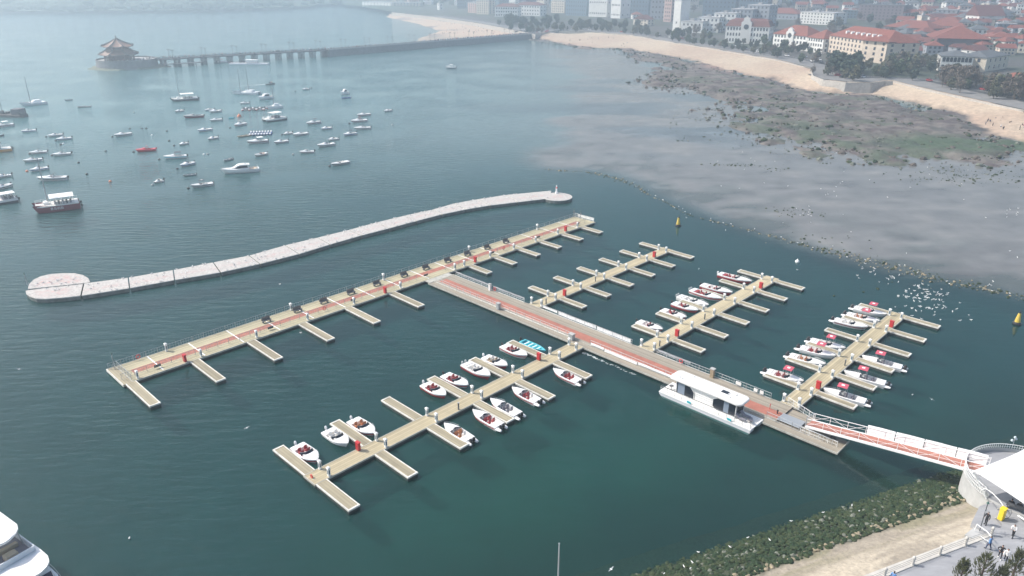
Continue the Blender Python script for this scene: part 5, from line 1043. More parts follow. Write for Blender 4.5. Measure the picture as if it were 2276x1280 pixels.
# ================================================================ NEAR SHORE
def SH(t, s, z=0.0): return SHT*t + SHN*s + Vector((0,0,z))
ts = np.arange(-90, 170, .8); ss = np.arange(38.6, 57, .42); T_, S2 = np.meshgrid(ts, ss); X = SHT.x*T_+SHN.x*S2; Y = SHT.y*T_+SHN.y*S2
wv = (fbm(T_/9., S2/30., 81)-.5)*2.2; sb = S2+wv*sst(44, 50, S2); Z = 4.3-2.3*sst(39.3, 46.5, S2)-2.6*np.clip((sb-46.2)/8.0, 0, 1.4)+(fbm(T_/1.8,S2/1.2,82)-.5)*.5*sst(45.5,48,S2)
c = mixc([0.30,0.26,0.205], [0.42,0.365,0.285], sst(.40,.62,fbm(T_/7,S2/.9,83))*sst(46,42,S2)); c = mixc(c, [0.22,0.20,0.13], sst(.45,.68,fbm(T_/5,S2/.8,84))*sst(42.5,46,S2)); c = mixc(c, [0.050,0.060,0.036], sst(45.9,47.0,S2+(fbm(T_/3,S2/3,85)-.5)*1.6))
tag(gridmesh('shore_bank', X, Y, Z, c, attrmat('bank_ground', .9, nz=(1.6,.25), bump=(2.0,.6))), kind='structure')
mat('pave_grey', (0.30,0.305,0.32), .8, nz=(.35,.16), stretch=(R(20), 3.0)); P_ = [SH(-120,39.05), SH(72.6,39.05), SH(72.6,41.4), SH(76,43), SH(104,43), SH(170,38.6), SH(170,-60), SH(-120,-60)]
b = MB(); b.prism([(p.x,p.y) for p in P_], 3.6, 4.5); tag(b.build('promenade', 'pave_grey'), kind='structure')
mat('kerb_stone', (0.50,0.48,0.44), .8, nz=(1,.12)); b = MB(); a = SH(-120,39.25); c_ = SH(72.5,39.25); b.beam((a.x,a.y,4.46),(c_.x,c_.y,4.46),.5,.22); tag(b.build('kerb', 'kerb_stone'), kind='structure')
b = MB(); a = SH(-120,39.8); c_ = SH(72.4,39.8); b.beam((a.x,a.y,4.22),(c_.x,c_.y,4.22),.7,.2); tag(b.build('paved_ledge', 'kerb_stone'), kind='structure')
# rocks
def ico(sub=0):
    g = (1+5**.5)/2; v = [Vector(p).normalized() for p in [(-1,g,0),(1,g,0),(-1,-g,0),(1,-g,0),(0,-1,g),(0,1,g),(0,-1,-g),(0,1,-g),(g,0,-1),(g,0,1),(-g,0,-1),(-g,0,1)]]
    f = [(0,11,5),(0,5,1),(0,1,7),(0,7,10),(0,10,11),(1,5,9),(5,11,4),(11,10,2),(10,7,6),(7,1,8),(3,9,4),(3,4,2),(3,2,6),(3,6,8),(3,8,9),(4,9,5),(2,4,11),(6,2,10),(8,6,7),(9,8,1)]
    for _ in range(sub):
        c = {}; nf = []
        def mid(a, b):
            k = (min(a,b),max(a,b))
            if k not in c: v.append(((v[a]+v[b])/2).normalized()); c[k] = len(v)-1
            return c[k]
        for a, b_, d in f: x, y, z = mid(a,b_), mid(b_,d), mid(d,a); nf += [(a,x,z),(b_,y,x),(d,z,y),(x,y,z)]
        f = nf
    return v, f
IC0, IC1 = ico(0), ico(1)
def rockpile(name, positions, mats, label, cat, sub=1):
    """positions: (x,y,z,size,material index)"""
    V, F = IC1 if sub else IC0; b = MB(); rr = random.Random(11)
    for x, y, z, s, m in positions:
        sx, sy, sz2 = s*(.7+.6*rr.random()), s*(.7+.6*rr.random()), s*(.5+.4*rr.random()); th = rr.random()*6.3; c, s_ = math.cos(th), math.sin(th); k = rr.random()*50
        P_ = []
        for v in V:
            q = 1+.35*(mnoise.noise(Vector((v.x*1.3+k,v.y*1.3,v.z*1.3)))); P_.append((x+(v.x*sx*c-v.y*sy*s_)*q, y+(v.x*sx*s_+v.y*sy*c)*q, z+v.z*sz2*q))
        b.add(P_, F, m)
    return tag(b.build(name, mats), label, cat, kind='stuff')
mat('rock_moss', (0.015,0.034,0.012), .95, nz=(5,.5)); mat('rock_olive', (0.034,0.050,0.019), .95, nz=(5,.4)); mat('rock_dry', (0.26,0.22,0.15), .9, nz=(4,.35)); mat('rock_grey', (0.14,0.15,0.12), .9, nz=(4,.35))
rr = random.Random(21); PS = []
for k in range(7600):
    t = 20+rr.random()*66; s = 46.3+rr.random()**.9*6.9; sbb = s; z = 4.3-2.3-2.6*min(1.4,(sbb-46.2)/8.0)
    if z < -.55: continue
    if t < 22+ (s-46)*.0: continue
    m = 0 if rr.random() < .62 else 1
    dry = (s < 47.2+1.6*rr.random()*max(0,(t-62)/10)) and rr.random() < .3
    if dry: m = 2 if rr.random() < .7 else 1
    elif rr.random() < .05: m = 3
    p = SH(t, s); PS.append((p.x,p.y,z+.05,.12+.22*rr.random()**1.8,m))
rockpile('revetment_rocks', PS, ['rock_moss','rock_olive','rock_dry','rock_grey'], 'bank of mossy green rocks below the promenade at lower right', 'rocks', 1)
# rubble line of the old breakwater
RL = [((1200,375),.2),((1240,379),.7),((1300,382),1.3),((1350,390),1.5),((1385,402),1.6),((1415,412),1.2),((1440,433),.5),((1480,450),.35),((1530,478),.3),((1640,505),.7),((1700,520),.9),((1760,538),1.0),((1800,548),2.0),((1850,560),2.6),((1920,578),3.0),((1990,596),3.2),((2040,610),3.0),((2100,624),2.6),((2160,636),2.0),((2230,650),1.9),((2300,668),1.9),((2420,700),2)]
RL = [(at(p[0],p[1],0),w_) for p, w_ in RL]; PS = []
for (p, w0), (q, w1) in zip(RL[:-1], RL[1:]):
    n = int((q-p).length*(.8+2.6*(w0+w1)/2)); d = (q-p).normalized(); nn = Vector((-d.y,d.x,0))
    for k in range(n): t = rr.random(); w_ = w0+(w1-w0)*t; x = p.lerp(q,t)+nn*(rr.gauss(0,1)*w_*.6); PS.append((x.x,x.y,-.02+.12*rr.random(),.10+.26*rr.random()**1.8,rr.choice([0,1,1,2,2,3,3])))
rockpile('rubble_line', PS, ['rock_moss','rock_olive','rock_dry','rock_grey'], 'thin line of rubble stones between dark harbour water and mud shallows', 'rocks', 0)
PS = []
for (cx, cy), n, sx, sy in [((1640,367),46,5.5,1.2),((1722,377),16,3.0,1.5),((1745,465),14,3,1.2),((1790,478),18,3.2,1.0),((1830,363),8,1.8,.6),((1600,366),8,2.5,.5),((2120,385),60,15,4),((2150,400),50,14,4),((1860,530),20,8,3),((1770,470),10,3,1),((2190,640),20,14,3),((2110,400),30,7,2)]:
    p = at(cx,cy,0)
    for k in range(n): PS.append((p.x+rr.gauss(0,1)*sx,p.y+rr.gauss(0,1)*sy,-.03+.1*rr.random(),.12+.35*rr.random()**2,rr.choice([0,1,1,3])))
for k in range(500):
    x, y = rr.uniform(1480,2276), 0; y = 250+(x-1480)*.13+rr.random()*60; p = at(x,y,0); PS.append((p.x,p.y,-.05,.15+.5*rr.random()**3,rr.choice([0,0,1,3])))
rockpile('tidal_rocks', PS, ['rock_moss','rock_olive','rock_dry','rock_grey'], 'scattered low rocks and weed on the mud shallows', 'rocks', 0)
PS = []; Q = np.array([(rr.uniform(0,540), rr.uniform(240,800)) for _ in range(60000)]); QX, QY = Q[:,0], Q[:,1]
qd = sdf(QX, QY, ROCKP)+(fbm(QX/11, QY/17, 44)-.5)*30; qs = sdf(QX, QY, SANDP); qc = fbm(QX/9, QY/7, 91)
for x, y, d_, s_, c_ in zip(QX, QY, qd, qs, qc):
    if d_ < -9 or s_ > -1 or len(PS) > 7800 or rr.random() > (.25 if d_ < 3 else .25+1.3*max(0,c_-.42)*3): continue
    if inside(np.array([x]), np.array([y]), LAND)[0]: continue
    PS.append((x, y, (.0 if d_ < 3 else .45)+.35*rr.random(), .25+1.05*rr.random()**2.5, rr.choice([0,0,1,3,4,4]) if c_ > .5 else rr.choice([1,3,4,4])))
mat('rock_brown', (0.095,0.078,0.066), .9, nz=(3,.35)); rockpile('reef_rocks', PS, ['rock_moss','rock_olive','rock_dry','rock_grey','rock_brown'], 'broken dark reef rocks covering the tidal flat below the beach', 'rocks', 0)
# promenade bollards with cables
bol = None; BP = [at(*p,4.5) for p in [(1965,1282),(2028,1256),(2088,1233),(2145,1212),(2203,1190)]]
BP = [BP[0]-(BP[1]-BP[0])*k for k in range(6,0,-1)]+BP
bd = (BP[-1]-BP[-2]); brz = math.atan2(bd.y,bd.x)
for i, p in enumerate(BP):
    k = len(BP)-1-i; lab = f'cream stone bollard on the promenade edge, {(["nearest the round platform","second from the round platform","third from the round platform","fourth from the round platform","fifth from the round platform"]+[f"{x} from the round platform" for x in ("sixth","seventh","eighth","ninth","tenth","eleventh")])[k]}'
    if bol is None:
        bol = thing('bollard', lab, 'bollard', p, brz, 'stone bollards along the promenade'); MB().lathe([(.17,0),(.17,.1),(.14,.14),(.125,.85),(.17,.9),(.17,1.0),(.12,1.12),(.04,1.18)],12).build('shaft', 'kerb_stone', bol, smooth=False); MB().box(-.22,.22,-.2,.2,0,.06).build('base', 'kerb_stone', bol)
    else: dup(bol, p, brz, lab)
b = MB(); [b.tube(BP[i]+Vector((0,0,z)),BP[i+1]+Vector((0,0,z)),.018,4) for i in range(len(BP)-1) for z in (.35,.6,.85)]; tag(b.build('bollard_cables', 'dark_metal'), 'thin cables strung between the stone bollards', 'cable')
# round platform
PC = at(2291,1080,4.5); PR = 6.9; PZ = 4.5
pf = thing('round_platform', 'round pale concrete viewing platform at the shore end of the footbridge', 'platform', (PC.x,PC.y,0))
MB().lathe([(PR-.5,-1.0),(PR,.2),(PR,PZ-.02),(PR+.12,PZ-.02),(PR+.12,PZ+.1)],48,cap=(False,True)).build('drum', 'concrete_pale', pf); MB().lathe([(PR-.15,PZ+.10),(PR-.15,PZ+.106)],48).build('floor', 'pave_grey', pf)
mat('parapet', (0.66,0.67,0.68), .6, nz=(1.5,.1))
def arc(a0, a1, r, n=24): return [(r*math.cos(R(a0+(a1-a0)*i/n)), r*math.sin(R(a0+(a1-a0)*i/n))) for i in range(n+1)]
prr = thing('railing', 'curved white tube railing around the seaward rim of the round platform', 'railing', (PC.x,PC.y,PZ+.1)); b = MB(); A = arc(60,196,PR); b.path([(x,y,1.1) for x, y in A],.045,5); b.path([(x,y,.75) for x, y in A],.025,4); b.path([(x,y,.4) for x, y in A],.025,4); b.build('handrail', 'white_paint', prr)
b = MB(); A = arc(60,196,PR,60); [b.beam((x,y,0),(x,y,1.1),.035) for x, y in A]; b.build('balusters', 'white_paint', prr)
b = MB(); A = arc(60,200,PR-.03); [b.add([(A[i][0],A[i][1],0),(A[i+1][0],A[i+1][1],0),(A[i+1][0],A[i+1][1],.55),(A[i][0],A[i][1],.55)],[(0,1,2,3)]) for i in range(len(A)-1)]; b.build('mesh_panel', 'steel', prr)
# low wall running from the platform along the kerb, with a swooping white rail
sw = thing('railing', 'swooping white tube railing beside the yellow cabinet', 'railing', at(2190,1192,4.5)); o_ = sw.location
b = MB(); P_ = [at(2203,1192,5.4)-o_, at(2195,1182,5.5)-o_, at(2178,1170,5.5)-o_, at(2172,1165,5.6)-o_, at(2166,1178,4.7)-o_]; b.path(P_,.05,5); P_ = [at(2232,1128,5.4)-o_, at(2222,1112,5.6)-o_, at(2205,1095,5.9)-o_, at(2190,1085,6.0)-o_, at(2180,1090,5.6)-o_]; b.path(P_,.05,5)
[b.tube(at(x,y,4.5)-o_, at(x,y,5.4)-o_+Vector((0,0,0)),.04,5) for x, y in ((2203,1205),(2190,1200),(2178,1190),(2232,1142),(2218,1130),(2205,1116),(2212,1150))]; b.path([at(x,y,5.35)-o_ for x, y in ((2203,1205),(2190,1200),(2178,1190))],.035,5); b.build('tubes', 'white_paint', sw)
o = MB().prism([tuple((at(x,y,4.4)-at(2170,1190,4.4)).xy) for x, y in ((2144,1190),(2190,1212),(2206,1194),(2164,1174))], -.6, .12).build('concrete_pad', 'concrete_pale', loc=at(2170,1190,4.4)); tag(o, 'pale concrete pad below the star shaped lamp', 'concrete pad')
# star lamp
r = thing('street_lamp', 'dark lamp post with a star shaped bracket beside the platform', 'street lamp', at(2177,1180,4.5)); lh = 3.6
MB().tube((0,0,0),(0,0,lh),.05,6).build('pole', 'dark_metal', r); b = MB(); [b.beam((0,0,lh-.9),(.5*math.cos(a),.5*math.sin(a),lh-.9+.18*math.sin(3*a)),.04) for a in [k*math.pi/3 for k in range(6)]]; b.build('star_bracket', 'grey_metal', r); MB().lathe([(.08,0),(.16,.1),(.05,.3)],8,o=(0,0,lh)).build('lamp_head', 'lantern_dark', r)
# yellow cabinet
r = thing('yellow_cabinet', 'bright yellow upright cabinet on the promenade by the platform', 'cabinet', at(2224,1154,4.5), brz+.2); MB().bev(-.34,.34,-.25,.25,.05,1.45,.04).build('body', mat('cabinet_yellow', (.85,.60,.03), .5), r); MB().box(-.36,.36,-.28,.28,1.45,1.52).build('lid', 'cabinet_yellow', r); MB().box(-.25,.25,-.265,-.252,.2,1.3).build('door', 'cabinet_yellow', r)
# bicycle-like hoop
b = MB(); n = 16; [b.tube((.55*math.cos(2*math.pi*i/n),0,.55+.55*math.sin(2*math.pi*i/n)),(.55*math.cos(2*math.pi*(i+1)/n),0,.55+.55*math.sin(2*math.pi*(i+1)/n)),.025,4) for i in range(n)]; o = b.build('metal_hoop', 'dark_metal', loc=at(2238,1152,4.5), rz=brz); tag(o, 'thin dark metal hoop behind the yellow cabinet', 'hoop')
# membrane canopy
Cc = [at(2163,1049,7.4), at(2310,1000,8.6)+Vector((3,2.5,.4)), at(2276,1160,7.2)+Vector((3.5,-4.0,0)), at(2300,1060,7)+Vector((8,1,4.5))]
cn = thing('membrane_canopy', 'large white tensile canopy with a pointed corner over the round platform', 'canopy', Cc[0]); o_ = cn.location
n = 14; V2 = []; 
for j in range(n+1):
    for i in range(n+1):
        s, t = i/n, j/n; p = (Cc[0]*(1-s)+Cc[1]*s)*(1-t)+(Cc[2]*(1-s)+Cc[3]*s)*t; cv = .9*(4*s*(1-s))*(1 if t > .5 else 1); mdl = (Cc[0]+Cc[1]+Cc[2]+Cc[3])/4
        sag = (4*s*(1-s)*(1-t)+4*t*(1-t)*(1-s))*.35; d = (mdl-p); d.z = 0; 
        if d.length > 0: d.normalize()
        q = p+d*sag*.9; q.z += -.25*4*s*(1-s)*4*t*(1-t)+.2; V2.append(q-o_)
b = MB(); b.add(V2+[v-Vector((0,0,.04)) for v in V2], [(j*(n+1)+i,j*(n+1)+i+1,(j+1)*(n+1)+i+1,(j+1)*(n+1)+i) for j in range(n) for i in range(n)]+[((n+1)**2+(j+1)*(n+1)+i,(n+1)**2+(j+1)*(n+1)+i+1,(n+1)**2+j*(n+1)+i+1,(n+1)**2+j*(n+1)+i) for j in range(n) for i in range(n)]); b.build('membrane', mat('membrane_white', (.74,.74,.72), .6, nz=(.8,.06)), cn, smooth=True)
b = MB(); b.tube(Vector((0,0,0)), at(2192,1108,4.6)-o_, .08, 6); b.tube(Vector((0,0,0)), at(2206,1096,4.6)-o_,.03,4); b.build('strut', 'white_paint', cn)
b = MB(); e = at(2263,1146,4.6)-o_; b.tube(e, Vector((Cc[2].x-o_.x-2.0,Cc[2].y-o_.y+1.2,Cc[2].z-o_.z)), .10, 8); b.tube(Vector((PC.x-o_.x+2,PC.y-o_.y+1,PZ-o_.z)),Vector((PC.x-o_.x+2,PC.y-o_.y+1,3.0)),.12,8); b.build('column', 'white_paint', cn)
MB().lathe([(.14,-.1),(.14,.12)],8).build('corner_plate', 'white_paint', cn)
# glassy lantern figure above the platform rim
r = thing('street_lamp', 'pale lamp with clustered glass heads on the far rim of the platform', 'street lamp', at(2247,1003,4.6)); MB().tube((0,0,0),(0,0,1.9),.05,6).build('pole', 'steel', r); b = MB(); [b.lathe([(.05,0),(.17,.12),(.12,.3),(.02,.36)],8,o=(dx,dy,dz)) for dx, dy, dz in ((0,0,1.9),(.25,.1,1.6),(-.2,.1,1.4))]; b.build('lamp_heads', mat('lamp_glass', (.55,.62,.64), .2), r)
# pole at the bottom centre
r = thing('flag_pole', 'bare grey pole rising at the bottom centre of the view', 'pole', (4.4,52.0,0)); zt = zat(1243,1280,1208)
dd = ray(1243,1209); tt_ = 52.0/dd.y; MB().tube((0,0,-3),(0,0,CH+dd.z*tt_),.10,8,r2=.06).build('shaft', 'grey_metal', r); r.location = (dd.x*tt_, 52.0, 0)
MB().lathe([(.07,0),(.09,.06),(.02,.14)],8,o=(0,0,CH+dd.z*tt_)).build('finial', 'grey_metal', r)
# ================================================================ LARGE YACHT, lower left
def zpt(px, py, z): return at(px, py, z)
yl = at(60,1290,2.0); ybow = at(205,1385,2.0); yrz = math.atan2((at(160,1290,2.2)-at(20,1185,2.2)).y, (at(160,1290,2.2)-at(20,1185,2.2)).x)
ya = thing('motor_yacht', 'large white motor yacht with dark windshield, cut by the lower left corner', 'yacht', (0,0,0)); Yd = Vector((math.cos(yrz),math.sin(yrz),0)); Yn = Vector((-Yd.y,Yd.x,0)) # forward, left
yo = at(140,1284,2.0)-Yn*2.75; ya.location = (yo.x,yo.y,0); ya.rotation_euler = (0,0,yrz)
# local x forward (bow), y to port (towards the open water at upper right)
YL, YW = 22.0, 5.6
b = hull(YL, YW, 2.0, 0, p=2.0, sheer=.25); b.v = [(p[0]-2.5,p[1],p[2]) for p in b.v]; b.build('hull', ['hull_dark','gelcoat_white','gelcoat_white','gelcoat_white'], ya, smooth=False)
d, s = deck(YL, YW, 2.0, .02, .16, sheer=.25, p=2.0, crown=.3, sole=1.2); d.v = [(p[0]-2.5,p[1],p[2]) for p in d.v]; s.v = [(p[0]-2.5,p[1],p[2]) for p in s.v]; d.build('deck', mat('yacht_deck', (.62,.66,.70), .5), ya); s.build('sole', 'deck_tan', ya)
def ysec(x, w_, z0, z1, k=.86): return [(x,-w_,z0),(x,-w_*k,z1),(x,w_*k,z1),(x,w_,z0)]
b = MB(); b.loft([ysec(-10.5,2.1,1.9,4.3), ysec(-1.5,2.25,2.0,4.4), ysec(-.4,2.2,2.1,4.25), ysec(1.9,1.9,2.2,2.95), ysec(4.9,1.0,2.45,2.6)], closed=False, cap=(True,True)); b.build('superstructure', 'gelcoat_white', ya)
b = MB(); b.loft([[(x,-w_*.86,z),(x,w_*.86,z),(x,w_*.86,z+.05),(x,-w_*.86,z+.05)] for x, w_, z in ((.35,2.05,3.86),(1.7,1.75,3.08))]); b.build('windshield', mat('yacht_glass', (.015,.02,.045), .08), ya)
b = MB(); [b.add([(-9.5,s_*2.13,2.7),(-1.0,s_*2.23,2.7),(-1.3,s_*2.03,3.8),(-9.5,s_*1.97,3.8)],[(0,1,2,3) if s_ < 0 else (3,2,1,0)]) for s_ in (1,-1)]; b.build('side_windows', 'yacht_glass', ya)
b = MB(); b.loft([[(x,-w_,4.4),(x,w_,4.4),(x,w_,4.6),(x,-w_,4.6)] for x, w_ in ((-9.5,2.35),(-3,2.5),(-1.2,2.42),(-.3,2.1),(.3,1.55),(.62,.8))]); b.build('upper_deck', 'gelcoat_white', ya)
b = MB(); [b.beam((-7.5,s_*2.1,4.95),(-3.0,s_*2.1,4.95),.12,.6) for s_ in (1,-1)]; b.beam((-3.0,-2.1,4.95),(-3.0,2.1,4.95),.12,.6); b.build('fly_coaming', 'yacht_deck', ya)
b = MB(); b.box(-7.3,-3.1,-1.95,1.95,4.6,4.63); b.build('fly_floor', 'seat_grey', ya); b = MB(); b.bev(-4.4,-3.5,-.4,.8,4.63,5.2,.08); b.bev(-5.6,-5.1,-1.5,1.5,4.63,5.1,.06); b.build('fly_seats', 'seat_tan', ya)
b = MB(); b.loft([[(x,y,z) for x, y in [(-10.5,-w_),(-5.7,-w_),(-4.9,-w_*.86),(-4.25,-w_*.6),(-3.9,-w_*.3),(-3.8,0),(-3.9,w_*.3),(-4.25,w_*.6),(-4.9,w_*.86),(-5.7,w_),(-10.5,w_)]] for w_, z in ((1.95,6.6),(2.1,6.65),(2.1,6.78),(1.7,6.86))]); b.build('hardtop', 'gelcoat_white', ya)
b = MB(); [b.tube((x,s_*1.9,4.6),(x-.6,s_*1.8,6.62),.06,6) for x in (-5.0,-8.5) for s_ in (1,-1)]; b.build('hardtop_posts', 'steel', ya)
b = MB(); b.tube((-6.5,-.4,6.85),(-6.7,-.4,8.6),.04,5); b.box(-7.2,-6.4,-.3,.5,6.86,7.1); b.lathe([(.3,0),(.28,.2),(.1,.3)],10,o=(-8.2,.8,6.86)); b.build('antenna_group', 'grey_metal', ya)
b = MB(); Pp = [(-2.5+YL*(t-.5), max(hw(t,YW,p=2.0)-.12,.06), 2.0*(1+.25*t*t)+.8) for t in [.42+.57*i/12 for i in range(13)]]; Pm_ = [(p[0],-p[1],p[2]) for p in reversed(Pp)]; b.path(Pp+Pm_,.03,5); [b.beam((p[0],p[1],p[2]-.8),p,.035) for p in (Pp+Pm_)[::2]]; b.build('bow_rail', 'steel', ya)
for k in range(3): MB().lathe([(.17,-.5),(.2,0),(.17,.5),(.05,.6)],8,o=(-1.0+3*k,2.75,1.4)).build('fender', 'outboard_black', ya)
# ================================================================ PAVILION AND LONG BRIDGE
def zrow(px, row, Y): d = ray(px,row); return CH+d.z*Y/d.y
def xrow(px, row, Y): d = ray(px,row); return d.x*Y/d.y
mat('wall_dark_red', (0.14,0.06,0.06), .8, nz=(1,.2)); mat('tile_gold', (0.22,0.12,0.085), .6, nz=(2,.25)); mat('ridge_dark', (0.10,0.09,0.09), .7); mat('pier_stone', (0.17,0.165,0.17), .9, nz=(.5,.25)); mat('pier_conc', (0.09,0.09,0.10), .9, nz=(.5,.2)); mat('weedy_rock', (0.14,0.15,0.11), .95, nz=(.6,.35)); mat('crowd_dark', (0.03,0.03,0.04), .9)
PX_, PY_ = xrow(283,140,540), 540.0
isl = thing('pavilion_platform', 'round stone platform in the bay under the two tiered pavilion', 'platform', (PX_,PY_,0)); RI = 19.6; PTZ = 4.8
MB().lathe([(RI+.8,-1),(RI,1.0),(RI-.3,PTZ),(RI-.3,PTZ+.9),(RI-.7,PTZ+.9),(RI-.7,PTZ)],40).build('wall', 'pier_stone', isl); MB().lathe([(RI-.75,PTZ+.01),(RI-.75,PTZ+.02)],40).build('paving', 'promenade_paving', isl)
b = MB(); n = 30; A = []; B = []
for i in range(n): t = 2*math.pi*i/n; k = 1+.10*math.sin(3*t+1)+.06*math.sin(7*t); A.append(((RI+7)*k*math.cos(t)*(1.08 if math.cos(t) < 0 else 1),(RI+1.5)*k*math.sin(t),-.25)); B.append(((RI+.3)*math.cos(t),(RI-.2)*math.sin(t),1.0))
b.loft([A,B]); tag(b.build('rock_apron', 'weedy_rock', loc=(PX_,PY_,0)), kind='structure')
pvx = xrow(264,120,540); pv = thing('pavilion', 'dark red octagonal pavilion with two tiers of upturned tiled roofs', 'pavilion', (pvx,PY_,PTZ)); O0 = PTZ
zs_ = [zrow(264,r_,540)-O0 for r_ in (86,101,104,112,119,135)]   # apex, upper eave tip, soffit, lower roof top, lower eave, base
def octo(r, z, a0=0.0, tip=0.0, n=8, sub=4):
    P_ = []
    for k in range(n):
        a, b_ = -math.pi/2+a0+2*math.pi*k/n, -math.pi/2+a0+2*math.pi*(k+1)/n; p = Vector((r*math.cos(a),r*math.sin(a),z)); q = Vector((r*math.cos(b_),r*math.sin(b_),z))
        for i in range(sub): t = i/sub; c = abs(2*t-1)**3; v = p.lerp(q,t); P_.append((v.x*(1+.03*c),v.y*(1+.03*c),z+tip*c))
    return P_
def eroof(nm, r0, z0, r1, z1, lift, m='tile_gold', conc=1.0):
    b = MB(); rg = []
    for i in range(7): t = i/6; r_ = r0+(r1-r0)*t; z = z0+(z1-z0)*(t**(1.25)) if conc else z0+(z1-z0)*t; rg.append(octo(r_, z, tip=lift*(1-t)**2))
    b.loft([octo(r0*.98, z0-.25, tip=lift)]+rg); o = b.build(nm, m, pv)
    rb = MB()
    for k in range(8):
        a = -math.pi/2+2*math.pi*k/8; P_ = []
        for i in range(7): t = i/6; r_ = (r0+(r1-r0)*t)*(1+.03*1); z = z0+(z1-z0)*t**1.25+lift*(1-t)**2+.12; P_.append((r_*math.cos(a),r_*math.sin(a),z))
        for i in range(6): rb.beam(P_[i],P_[i+1],.42,.4)
    for i in range(8):
        pass
    rb.build('ridges', 'ridge_dark', o); e = MB(); E_ = octo(r0*1.005, z0-.1, tip=lift); e.path([Vector(p) for p in E_]+[Vector(E_[0])], .22, 4); e.build('eave_edge', 'ridge_dark', o); return o
UR, LR_, UB, LB = 10.4, 13.0, 7.4, 9.6
eroof('upper_roof', UR, zs_[1]-.5, .5, zs_[0]+.2, .9); eroof('lower_roof', LR_, zs_[4]-.4, UB+.1, zs_[3]+1.0, .8)
MB().loft([octo(UB, zs_[4]), octo(UB, zs_[1]+.2)]).build('upper_wall', 'wall_dark_red', pv)
MB().loft([octo(LB-2.6, 0), octo(LB-2.6, zs_[4]+.3)]).build('inner_wall', 'wall_dark_red', pv)
cm = None
for k in range(24):
    a = -math.pi/2+2*math.pi*k/24; r_ = LB*(.955 if k % 3 else 1.0)
    if cm is None: cm = MB().tube((0,0,0),(0,0,zs_[4]+.2),.34,8).build('column', 'wall_dark_red', pv, loc=(r_*math.cos(a),r_*math.sin(a),0))
    else: c = cm.copy(); C.objects.link(c); c.location = (r_*math.cos(a),r_*math.sin(a),0)
MB().lathe([(.5,0),(.55,.3),(.3,.8),(.42,1.2),(.25,1.8),(.05,2.4)],8,o=(0,0,zs_[0]+.1)).build('finial', 'ridge_dark', pv)
b = MB(); [b.loft([octo(UB+.05, zs_[3]+1.3+k*1.2), octo(UB+.05, zs_[3]+1.5+k*1.2)]) for k in range(2)]; b.build('wall_band', 'tile_gold', pv)
# bridge
BZ = 4.9; B0 = at(344,131.7,BZ); B1 = at(728,110.2,BZ); B2_ = at(1182,74.6,BZ); bdv = (B2_-B0).normalized()
B0 = Vector((PX_+RI*.9, B0.y, BZ)); brg = thing('long_pier_bridge', 'long low bridge on braced trestles from pavilion platform to the stone causeway', 'bridge', (B0.x,B0.y,0)); bl = (B1-B0); BLn = Vector((bl.x,bl.y,0)).length; brz2 = math.atan2(bl.y,bl.x); brg.rotation_euler = (0,0,brz2)
MB().box(0,BLn,-4,4,BZ-.55,BZ).build('deck', 'pier_conc', brg); b = MB(); [b.box(0,BLn,s*3.8-.12,s*3.8+.12,BZ,BZ+.22) for s in (1,-1)]; b.build('kerb', 'pier_stone', brg)
b = MB(); 
for s in (1,-1):
    b.beam((0,s*3.9,BZ+1.1),(BLn,s*3.9,BZ+1.1),.10); b.beam((0,s*3.9,BZ+.6),(BLn,s*3.9,BZ+.6),.07)
    for k in range(int(BLn/3)): b.beam((k*3,s*3.9,BZ),(k*3,s*3.9,BZ+1.1),.12)
b.build('railing', 'pier_conc', brg)
tm_ = None; nT = 14
for k in range(nT):
    x = BLn*(k+.6)/nT
    if tm_ is None:
        b = MB()
        for xx in (-1.3,1.3):
            for y in (-2.6,0,2.6): b.tube((xx,y,-1.5),(xx,y,BZ-1.0),.30,7)
            b.box(xx-.4,xx+.4,-3.6,3.6,BZ-1.1,BZ-.56)
        for y in (-2.6,2.6): b.beam((-1.3,y,.3),(1.3,y,BZ-1.3),.28); b.beam((1.3,y,.3),(-1.3,y,BZ-1.3),.28); b.box(-1.3,1.3,y-.2,y+.2,.1,.4)
        tm_ = b.build('trestle', 'pier_conc', brg, loc=(x,0,0))
    else: c = tm_.copy(); C.objects.link(c); c.location = (x,0,0)
# lower landing under the bridge
b = MB(); b.box(4,30,-9.5,-4.6,1.6,2.0); [b.tube((x,-9,-1),(x,-9,2.0),.3,6) for x in range(5,31,5)]; b.beam((2,-7,1.8),(12,-7,4.9),.9,.25); b.beam((28,-7,1.8),(40,-5,4.7),.9,.25); b.build('landing_stage', 'pier_conc', brg)
# causeway
cz = B2_-B1; cw = thing('causeway', 'straight dark stone causeway carrying crowds from the bridge to the beach', 'causeway', (B1.x,B1.y,0), math.atan2(cz.y,cz.x)); CLn = Vector((cz.x,cz.y,0)).length
b = MB(); b.loft([[(x,-5.2,-1),(x,-4.2,BZ-.1),(x,4.2,BZ-.1),(x,5.2,-1)] for x in (-2,CLn+12)]); b.build('stone_wall', 'pier_stone', cw); MB().box(-2,CLn+12,-4.0,4.0,BZ-.1,BZ).build('walkway', 'promenade_paving', cw); b = MB(); [b.box(-2,CLn+12,s*4.0-.2,s*4.0+.2,BZ,BZ+.7) for s in (1,-1)]; b.build('parapet', 'promenade_paving', cw)
